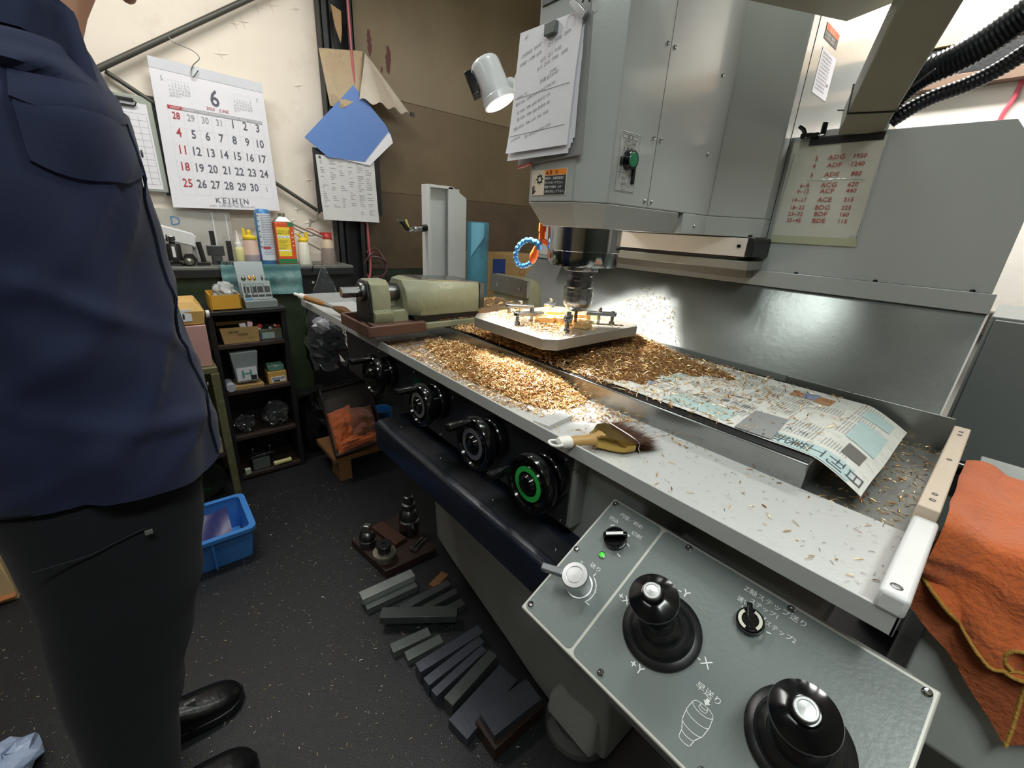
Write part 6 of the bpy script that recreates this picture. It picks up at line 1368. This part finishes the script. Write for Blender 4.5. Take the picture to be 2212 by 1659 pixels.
for k, (x, y) in enumerate(((-1.345, .69), (-1.33, .70))): solo('bolt', MB().cyl((x, y - .02, .046), (x - .03, y + .045, .046), .0055, seg=10).cyl((x, y - .02, .046), (x + .005, y - .031, .046), .009, seg=6), mt['steel'], ('loose steel bolt on the floor board, the left of two', 'loose steel bolt on the floor board, the right of two')[k], 'bolt', 'loose bolts on the floor board')
steelm = [mat('bar_grey_%d' % k, c_, .38, .55, .15, 12, .05, 60, .08) for k, c_ in enumerate(('#a3a7a4', '#6f7673', '#5a5e5e', '#555862'))]
def bar(label, a, b, w_, h_, z0, m, name='steel_bar'):
    a = V((a[0], a[1], 0)); b = V((b[0], b[1], 0)); d = b - a; L = d.length; d.normalize(); s = V((-d.y, d.x, 0))
    return solo(name, MB().obox((a + b) / 2 + V((0, 0, z0 + h_ / 2)), (L, w_, h_), d, s, Z_), steelm[m], label, 'steel bar', 'steel bars lying on the floor', bevel=.001)
G = 0.0
bar('light grey steel bar, lower of the two stacked below the tool holders', (-1.20, .405), (-1.185, .60), .045, .028, G, 1)
bar('lightest grey steel bar, upper of the stacked pair below the holders', (-1.225, .40), (-1.212, .605), .042, .026, .0285, 0)
bar('dark drilled steel strip leaning toward the machine base, left one', (-1.11, .50), (-1.105, .705), .030, .03, G, 2)
bar('dark steel strip beside the drilled strip near the machine base', (-1.06, .545), (-1.055, .705), .026, .03, G, 2)
bar('dark steel strip closest to the machine base, right of the strips', (-1.01, .57), (-1.0, .70), .034, .026, G, 2)
bar('long flat dark bar lying across the other bars', (-1.108, .425), (-.952, .64), .044, .03, .031, 2)
bar('short green grey bar under the long cross bar, left one', (-.985, .405), (-.965, .535), .036, .029, G, 1)
bar('short green grey bar under the long cross bar, right one', (-.932, .43), (-.918, .555), .036, .027, G, 1)
bar('dark steel bar first of the fanned row near the machine foot', (-.856, .432), (-.848, .668), .036, .055, G, 3)
bar('dark steel bar second of the fanned row near the machine foot', (-.805, .432), (-.818, .65), .030, .05, G, 3)
bar('dark steel bar third of the fanned row near the machine foot', (-.765, .435), (-.79, .64), .026, .045, G, 3)
bar('dark steel bar fourth of the fanned row near the machine foot', (-.713, .452), (-.752, .648), .036, .055, G, 2)
bar('broad flat dark steel plate near the machine foot', (-.645, .44), (-.682, .655), .075, .035, G, 3)
bd = thing('floor_block', 'wooden block on the floor under the rightmost steel plate', 'block', (-.58, .56, 0))
part('block', MB().box((-.625, .485, 0), (-.535, .665, .05)), mat('oily_wood', '#33231b'), bd, bevel=.002)
bar('grey steel plate with bright end face on the wooden block', (-.585, .495), (-.575, .66), .072, .03, .0505, 3)
solo('copper_bar', MB().box((-1.16, .64, 0), (-1.125, .72, .03), rot('Z', 20)), mt['wooddk'], 'orange brown wooden stick behind the stacked steel bars', 'stick', bevel=.002)
q = random.Random(77)
chips('floor_chips', 'tiny bright chips scattered over the black floor', [(-2.5, -1.1), (-.2, -.7), (-.35, .65), (-2.1, .62)], 2800, lambda x, y: .0006, seed=41, flat=.08, size=(.002, .010), w=(.0004, .0010), mats=[mat('floor_chip_pale', '#d9d2b8', .35, .6, .2), mat('floor_chip_gold', '#b9a268', .35, .7, .2), mat('floor_chip_grey', '#9b9b98', .35, .5, .2)])
chips('bin_chips', 'pale chips glittering on top of the dark bin', [(.095, .55), (.59, .55), (.59, .79), (.095, .79)], 700, lambda x, y: .484, seed=42, flat=.1, size=(.004, .012), w=(.0008, .0018), mats=[MATS['floor_chip_pale'], MATS['floor_chip_grey'], MATS['swarf_dark']])

# ---------------------------------------------------------------- right side: coolant box with orange rag, grey cabinet
cbx2 = thing('coolant_box', 'grey sheet metal box beside the machine under the orange rag', 'box', (.4, 1.2, 0))
part('body', MB().prism([(.885, .915), (.80, .63), (.95, .30), (1.36, .30), (1.36, .915)], (0, 0, 0), Y_, Z_, X_, .062, .85), mt['mgrey'], cbx2, bevel=.004)
part('top_flange', MB().box((.055, .872, .915), (.86, 1.37, .925)), mt['mgrey'], cbx2, bevel=.002)
part('foot', MB().box((.10, .95, 0), (.80, 1.30, .30)), mt['black_paint'], cbx2)
t = thing('chip_bin', 'dark bin of glittering chips below the grey box', 'bin', (.3, .68, 0))
part('bin', MB().box((.09, .54, 0), (.6, .80, .47)), mt['black_paint'], t, bevel=.004)
part('chip_fill', MB().grid(lambda a, b: (.095 + .5 * a, .545 + .25 * b, .475 + .012 * fbm(a * 9, b * 9, 6)), 24, 16), mat('chip_fill', '#3a3a36', .35, .6, .5, 160, .9, 220, col2='#9a9a86', thr=(.55, .62), scale2=140), t, kind='stuff')
cab = thing('electric_cabinet', 'tall grey cabinet standing behind the right end of the machine', 'cabinet', (.35, 2.1, 0))
part('body', MB().box((-.03, 1.86, .05), (.9, 2.35, 1.185)), mt['mgrey2'], cab, bevel=.004)
part('door', MB().box((-.02, 1.85, .74), (.89, 1.862, 1.175)), mt['mgrey2'], cab, bevel=.002)
part('dark_band', MB().box((-.02, 1.852, .62), (.89, 1.861, .735)), mt['black_paint'], cab)
part('foot', MB().box((.0, 1.9, 0), (.87, 2.3, .05)), mt['black_paint'], cab)
part('bolt', MB().lathe((.10, 1.852, .70), -Y_, [(.012, 0), (.012, .004), (0, .006)], 12), mt['blackgl'], cab)
# orange rag draped over the box: top layer with a curled hem, darker layer below
hem = mat('hem_yellow', '#b98f3f', .8, 0, .2, 60, .4, 200)
rr_ = thing('orange_rag', 'large orange rag with yellow stitched hem draped over the grey box', 'rag', (.16, 1.0, .70))
def zlow(x): return np.interp(x, (.03, .10, .168, .20, .26, .40), (.82, .775, .706, .745, .80, .79))
def zup(x): return np.interp(x, (.03, .055, .09, .125, .15, .19, .26, .40), (.875, .86, .832, .806, .815, .80, .84, .83))
def drape(a, b, off, zb, puff=1.):
    """a across X, b from the back of the top (0) to the lower hem (1)"""
    x = .030 + a * .36
    fold = fbm(a * 5 + b * 1.5, b * 4, 61) * .020 * puff + .010 * puff * math.sin(a * 21 + b * 3)
    if b < .55:
        y = 1.225 - b / .55 * .335; z = .934 + max(-.002, fold)
    else:
        t_ = (b - .55) / .45; r_ = min(1, t_ * 5)
        y = .890 - .022 * r_ - abs(fold) * 1.2; z = .934 + max(-.002, fold) * (1 - r_) - t_ * (.934 - zb(x))
    x += .010 * fbm(b * 5, a * 3, 9)
    y -= max(0, .915 - z) * .30
    return V((x, y - .004 - off, z + .003 + off * (1 if b < .6 else 0)))
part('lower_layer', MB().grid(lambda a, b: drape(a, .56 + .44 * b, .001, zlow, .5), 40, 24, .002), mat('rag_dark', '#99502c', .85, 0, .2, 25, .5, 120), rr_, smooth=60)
part('upper_layer', MB().grid(lambda a, b: drape(a, b, .014, zup), 60, 50, .002), mt['rag'], rr_, smooth=60)
part('hem', MB().tube([drape(a, 1, .0155, zup) for a in np.linspace(0, 1, 60)], .0028, 8), hem, rr_)
cc = V((.152, .818, .835))
curl = [cc + V((.024 * math.cos(a) * (1 - (a + 2.2) / 16), -.010, .026 * math.sin(a) * (1 - (a + 2.2) / 16))) for a in np.linspace(-2.4, 4.4, 40)]
part('curled_fold', MB().grid(lambda a, b: curl[min(39, int(a * 39))] + V((.0, .05 * b, .035 * b)), 39, 6, .002), mt['rag'], rr_, smooth=60)
part('hem', MB().tube(curl, .0028, 8), hem, rr_)
part('seam', MB().tube([drape(.385 + .0 * b, .80 + .2 * b, .003, zlow, .5) for b in np.linspace(0, 1, 14)], .0025, 6), hem, rr_)
# ---------------------------------------------------------------- the person
pe_ = thing('person', 'person in navy work jacket, dark trousers and black shoes facing the machine', 'person', (-1.02, -.14, 0))
def lerp_tab(tab, z):
    tab = sorted(tab)
    if z <= tab[0][0]: return tab[0][1:]
    for a, b in zip(tab, tab[1:]):
        if z <= b[0]:
            t_ = (z - a[0]) / (b[0] - a[0]); t_ = t_ * t_ * (3 - 2 * t_)
            return tuple(p + (q_ - p) * t_ for p, q_ in zip(a[1:], b[1:]))
    return tab[-1][1:]
# z: centre x, half width, front y, back y
JT = [(.80, -1.02, .215, .060, -.262), (.90, -1.02, .215, .064, -.268), (1.0, -1.02, .212, .062, -.272), (1.145, -1.02, .208, .047, -.262), (1.29, -1.02, .214, .034, -.262), (1.38, -1.02, .222, .026, -.268), (1.45, -1.02, .222, .024, -.262), (1.50, -1.02, .200, .022, -.245), (1.535, -1.02, .150, .018, -.205), (1.56, -1.02, .088, .014, -.165), (1.60, -1.02, .074, .022, -.155)]
def jsurf(th, z, off=0.):
    cx_, hw, f, b = lerp_tab(JT, z); cy_ = (f + b) / 2; hd_ = (f - b) / 2; e = 2 / 2.5
    c_, s_ = math.cos(th), math.sin(th)
    w_ = 0
    if z < 1.5:   # soft diagonal pulls of the cloth
        w_ = .017 * fbm(th * 1.8 + z * 5, z * 8 - th * 1.6, 3) * (1 if z > .9 else .6) + .006 * math.sin(z * 34 - th * 3.2 + 2 * math.sin(th * 2))  * max(0, 1 - abs(z - 1.1) / .25)
    for z0, sl, A_, wd in ((1.27, .16, .016, .020), (1.10, .13, .016, .018), (1.02, -.10, .012, .016), (1.18, -.16, .012, .016), (1.34, .10, .010, .016), (.97, .05, .010, .014)):
        t2 = math.atan2(math.sin(th - .6), math.cos(th - .6))
        d_ = z - (z0 + sl * t2 + .03 * math.sin(t2 * 2.5)); w_ += A_ * math.exp(-(d_ / wd) ** 2) * math.exp(-(t2 / 1.2) ** 2) * (1 - .6 * math.sin(t2 * 3 + z0 * 9) ** 2)
    k = 1 + off / .2 + w_ / .2
    lim = lambda v, s: v
    y = cy_ + math.copysign(abs(s_) ** e, s_) * hd_ * (1 + (k - 1) * .9)
    y = min(y, f + .004 + off)
    return V((cx_ + math.copysign(abs(c_) ** e, c_) * hw * k, y, z))
NS = 72
def hemz(th): return .925 - .035 * max(0, math.sin(th)) - .012 * max(0, -math.cos(th))
rings = []
for j in range(91):
    f = j / 90
    ring = []
    for i in range(NS):
        th = 2 * math.pi * i / NS; z0 = hemz(th); z = z0 + (1.60 - .115 * max(0, math.sin(th)) ** 5 - z0) * f
        ring.append(jsurf(th, z))
    rings.append(ring)
rings = [[p + (V((-1.02, -.1, p.z)) - p) * .06 for p in rings[0]]] + rings + [[p + (V((-1.02, -.07, p.z)) - p) * .12 + V((0, 0, -.012)) for p in rings[-1]]]
jk = part('jacket', MB().loft(rings, cap=False), mt['navy'], pe_, smooth=80)
def patch(th0, th1, z0, z1, off, name, m, nu=14, nv=12, puff=.0, rnd_=0.):
    def f(a, b):
        th = th0 + (th1 - th0) * a
        zz = z0 + (z1 - z0) * b + rnd_ * (abs(2 * a - 1) ** 3) * (1 - b)
        return jsurf(th, zz, off + puff * math.sin(math.pi * a) * math.sin(math.pi * min(1, b * 1.0)))
    return part(name, MB().grid(f, nu, nv, .003), m, jk, smooth=70)
patch(math.radians(66), math.radians(14), 1.378, 1.485, .0015, 'chest_pocket', mt['navy'], puff=.007, rnd_=.016)
patch(math.radians(67), math.radians(13), 1.452, 1.490, .004, 'pocket_flap', mt['navy'], 14, 6, .004, .008)
patch(math.radians(86), math.radians(68), .905, 1.475, .003, 'front_placket', mt['navy'], 4, 40)
for z in (1.02, 1.16, 1.30, 1.43): part('button', MB().lathe(jsurf(math.radians(86), z, .010), (jsurf(math.radians(86), z, .02) - jsurf(math.radians(86), z, 0)), [(.006, 0), (.006, .002), (0, .0025)], 12), mt['dsteel'], jk)
mb = MB()   # folded collar
cr_ = []
for i in range(41):
    th = math.radians(48 - 276 * i / 40); b = jsurf(th, 1.56 - .05 * max(0, math.sin(th)) ** 2, .004)
    tip = max(0, math.cos(math.radians(178 - 356 * i / 40) + math.pi)) if 0 else (max(0, 1 - min(i, 40 - i) / 6))
    cr_.append((b, tip))
def colf(a, b):
    i = a * 40; k = min(39, int(i)); t_ = i - k
    p = cr_[k][0].lerp(cr_[k + 1][0], t_); tip = cr_[k][1] + (cr_[k + 1][1] - cr_[k][1]) * t_
    c_ = V((-1.02, -.07, p.z)); out = (p - c_).normalized()
    if b < .5: return p + out * (.002 + .004 * b) + V((0, 0, .05 * (b / .5)))
    q_ = (b - .5) / .5
    return p + out * (.004 + .012 * q_ + .004 * tip * q_) + V((0, 0, .05 - q_ * (.055 + .03 * tip)))
part('collar', MB().grid(colf, 60, 10, .003), mt['navy'], jk, smooth=70)
# sleeves: drawn back, the right one outside the picture
def limb(path, rad, n=18): 
    P = catmull([V(p) for p in path], 8); m_ = len(P) - 1
    return P, (lambda t_: np.interp(t_, np.linspace(0, 1, len(rad)), rad) * (1 + .05 * math.sin(t_ * 40)))
for sgn, path in ((1, [(-.87, -.19, 1.45), (-.82, -.24, 1.38), (-.78, -.32, 1.25), (-.76, -.38, 1.12), (-.78, -.40, 1.0), (-.82, -.40, .93)]), (-1, [(-1.19, -.12, 1.47), (-1.25, -.15, 1.40), (-1.275, -.20, 1.24), (-1.28, -.22, 1.12), (-1.26, -.17, 1.0), (-1.24, -.13, .92)])):
    P, r = limb(path, [.072, .070, .061, .056, .050, .046])
    part('sleeve', MB().tube(P, r, 20), mt['navy'], jk, smooth=70)
# trousers
def leg(x, dx):
    T = [(.05, .072, -.138, -.278), (.12, .070, -.136, -.268), (.31, .075, -.112, -.266), (.44, .082, -.080, -.262), (.58, .090, -.040, -.252), (.70, .098, -.008, -.245), (.82, .106, .018, -.246), (.92, .108, .028, -.262), (.97, .105, .02, -.262)]
    out = []
    for j in range(30):
        z = .05 + .92 * j / 29; hw, f, b = lerp_tab(T, z); cy_ = (f + b) / 2; hd_ = (f - b) / 2
        ring = []
        for i in range(32):
            th = 2 * math.pi * i / 32; e = .85
            k = 1 + .05 * fbm(th * 2 + x * 7, z * 11, 17) * (1 if z < .85 else .2)
            ring.append(V((x + dx * (z - .05) + math.copysign(abs(math.cos(th)) ** e, math.cos(th)) * hw * k, cy_ + math.copysign(abs(math.sin(th)) ** e, math.sin(th)) * hd_ * (1 + (k - 1) * .5), z)))
        out.append(ring)
    return out
mb = MB(); mb.loft(leg(-.915, -.012)); mb.loft(leg(-1.125, .012))
tr = part('trousers', mb, mt['trouser'], pe_, smooth=80)
part('waist', MB().loft([[V((-1.02 + math.copysign(abs(math.cos(a)) ** .7, math.cos(a)) * hw, cy_ + math.copysign(abs(math.sin(a)) ** .8, math.sin(a)) * hd_, z)) for a in np.linspace(0, 2 * math.pi, 41)[:-1]] for z, hw, cy_, hd_ in ((.80, .17, -.115, .12), (.86, .19, -.112, .135), (.95, .195, -.11, .145), (1.04, .185, -.11, .14))]), mt['trouser'], tr, smooth=80)
mb = MB().tube([(-.806, -.20, .84), (-.812, -.14, .835), (-.818, -.07, .85)], .0012, 6)
part('pocket_seam', mb, mat('seam_grey', '#20222c', .8), tr)
part('pocket_tab', MB().box((-.812, -.072, .843), (-.806, -.062, .849)), mat('tab_pale', '#6a706a', .5), tr)
# shoes
def shoe(x, ytoe, label):
    L = .275; y0 = ytoe - L
    def sec(t_, w_, h0, h1): return [V((x + a * w_, y0 + L * t_, h0 + (h1 - h0) * b)) for a, b in ((-1, 0), (-.9, 0), (0, 0), (.9, 0), (1, 0), (1.02, .35), (.92, .7), (.6, .93), (0, 1), (-.6, .93), (-.92, .7), (-1.02, .35))]
    up_ = [sec(*s) for s in ((0.0, .022, .03, .065), (.02, .034, .028, .085), (.10, .038, .026, .10), (.25, .038, .026, .105), (.40, .041, .026, .10), (.55, .046, .026, .088), (.70, .050, .026, .076), (.84, .048, .026, .066), (.93, .038, .026, .056), (.98, .022, .028, .044), (1.0, .008, .03, .036))]
    s = part('shoe', MB().loft(up_), mt['leather'], pe_, smooth=70, sub=1)
    def so(t_, w_): return (x, y0 + L * t_, w_)
    pl_ = [(x - w_, y0 + L * t_) for t_, w_ in ((.0, .02), (.03, .036), (.2, .041), (.4, .043), (.6, .049), (.75, .053), (.88, .050), (.96, .036), (1.01, .012))]
    pl_ = pl_ + [(2 * x - a, b) for a, b in pl_[::-1]]
    part('sole', MB().prism(pl_[::-1], (0, 0, 0), X_, Y_, Z_, .0, .028), mt['rubber'], s, bevel=.004, smooth=50)
    for t_ in (.36, .52):
        def st_(a, b): 
            k = -1.05 + 2.1 * a; z = .096 - (t_ - .36) * .10
            return V((x + k * .044, y0 + L * (t_ + .10 * b), .028 + (z - .020) * (1 - abs(k) ** 2.6 * .9) + .0))
        part('strap', MB().grid(st_, 12, 3, .003), mt['leather'], s, smooth=70)
    part('reflector', MB().box((x + .043, y0 + L * .42, .045), (x + .0465, y0 + L * .46, .070)), mat('reflector_pale', '#cfd8bf', .3), s)
shoe(-1.135, .005, 'far'); shoe(-.918, .0, 'near')
# body: one continuous skinned figure inside the clothes, with head and hands
me = bpy.data.meshes.new('body'); bmx = bmesh.new()
J = {}
def jn(n, p): J[n] = bmx.verts.new(V(p) - V((-1.02, -.14, 0)))
for n, p in dict(pel=(-1.02, -.11, .95), sp=(-1.02, -.12, 1.15), ch=(-1.02, -.12, 1.38), nk=(-1.02, -.06, 1.54), nk2=(-1.02, -.032, 1.60), hd=(-1.02, -.02, 1.70), top=(-1.02, -.035, 1.79), face=(-1.02, .03, 1.655),
    sr=(-.88, -.18, 1.44), er=(-.775, -.345, 1.19), wr=(-.815, -.40, .955), pr=(-.83, -.40, .905), sl=(-1.17, -.13, 1.44), el=(-1.28, -.21, 1.18), wl=(-1.245, -.14, .93), pl=(-1.235, -.12, .88),
    hr=(-.93, -.11, .88), kr=(-.92, -.13, .52), ar=(-.918, -.20, .12), hl=(-1.11, -.11, .88), kl=(-1.12, -.13, .52), al=(-1.13, -.20, .12)).items(): jn(n, p)
for i, s in (('r', 1), ('l', -1)):
    P = V((-.83, -.40, .905)) if s > 0 else V((-1.235, -.12, .88))
    for k, (dx, dz, ln) in enumerate(((-.012, -.045, 1.), (-.004, -.05, 1.05), (.004, -.048, 1.), (.012, -.04, .85))):
        jn('f%s%d' % (i, k), P + V((dx * .6, .0, -.028))); jn('g%s%d' % (i, k), P + V((dx * 1.3, .012, -.028 + dz * .7 * ln))); jn('t%s%d' % (i, k), P + V((dx * 1.3, .028, -.028 + dz * 1.15 * ln)))
    jn('th%s' % i, P + V((.0, .028, -.01))); jn('tt%s' % i, P + V((-.006 * s, .045, -.045)))
E_ = [('pel', 'sp'), ('sp', 'ch'), ('ch', 'nk'), ('nk', 'nk2'), ('nk2', 'hd'), ('hd', 'top'), ('hd', 'face'), ('ch', 'sr'), ('sr', 'er'), ('er', 'wr'), ('wr', 'pr'), ('ch', 'sl'), ('sl', 'el'), ('el', 'wl'), ('wl', 'pl'), ('pel', 'hr'), ('hr', 'kr'), ('kr', 'ar'), ('pel', 'hl'), ('hl', 'kl'), ('kl', 'al')]
for i in 'rl':
    for k in range(4): E_ += [('p' + i, 'f%s%d' % (i, k)), ('f%s%d' % (i, k), 'g%s%d' % (i, k)), ('g%s%d' % (i, k), 't%s%d' % (i, k))]
    E_ += [('p' + i, 'th' + i), ('th' + i, 'tt' + i)]
for a, b in E_: bmx.edges.new((J[a], J[b]))
bmx.verts.ensure_lookup_table(); order = list(J); bmx.to_mesh(me); bmx.free()
bo = bpy.data.objects.new('body', me); COL.objects.link(bo); bo.parent = pe_
rad = dict(pel=.10, sp=.095, ch=.10, nk=.052, nk2=.054, hd=.082, top=.066, face=.055, sr=.05, er=.038, wr=.026, pr=.028, sl=.05, el=.038, wl=.026, pl=.028, hr=.075, kr=.05, ar=.036, hl=.075, kl=.05, al=.036)
sk_ = bo.modifiers.new('skin', 'SKIN'); sk_.use_smooth_shade = True
if not me.skin_vertices: me.attributes  # layer is made with the modifier
if not len(me.skin_vertices):
    bpy.context.view_layer.objects.active = bo
for i, n in enumerate(order):
    r_ = rad.get(n, .009)
    try: me.skin_vertices[0].data[i].radius = (r_, r_); me.skin_vertices[0].data[i].use_root = (n == 'pel')
    except Exception: pass
bo.modifiers.new('sub', 'SUBSURF').render_levels = 1
me.materials.append(mt['skin'])
# face and hair
fc = MB().blob((-1.02, .076, 1.69), (.013, .016, .020), 12, 8).blob((-1.02, .066, 1.652), (.026, .010, .008), 12, 6)
for s in (1, -1): fc.blob((-1.02 + s * .093, -.025, 1.70), (.012, .020, .034), 10, 8)
part('face', fc, mt['skin'], pe_)
for s in (1, -1): part('eye', MB().blob((-1.02 + s * .034, .066, 1.715), (.011, .006, .006), 10, 8), mat('eye_dark', '#2a211d', .2), pe_)

part('hair', MB().loft([[V((-1.02 + .098 * math.cos(a) * k, -.04 + (.105 if math.sin(a) < 0 else .085) * math.sin(a) * k, z + (.03 if math.sin(a) > .3 else 0))) for a in np.linspace(0, 2 * math.pi, 25)[:-1]] for z, k in ((1.70, .97), (1.75, 1.02), (1.80, .96), (1.84, .78), (1.865, .45), (1.872, .1))]), mat('hair_black', '#1b1a1a', .5, 0, .3, 40, .3, 90), pe_, smooth=70)
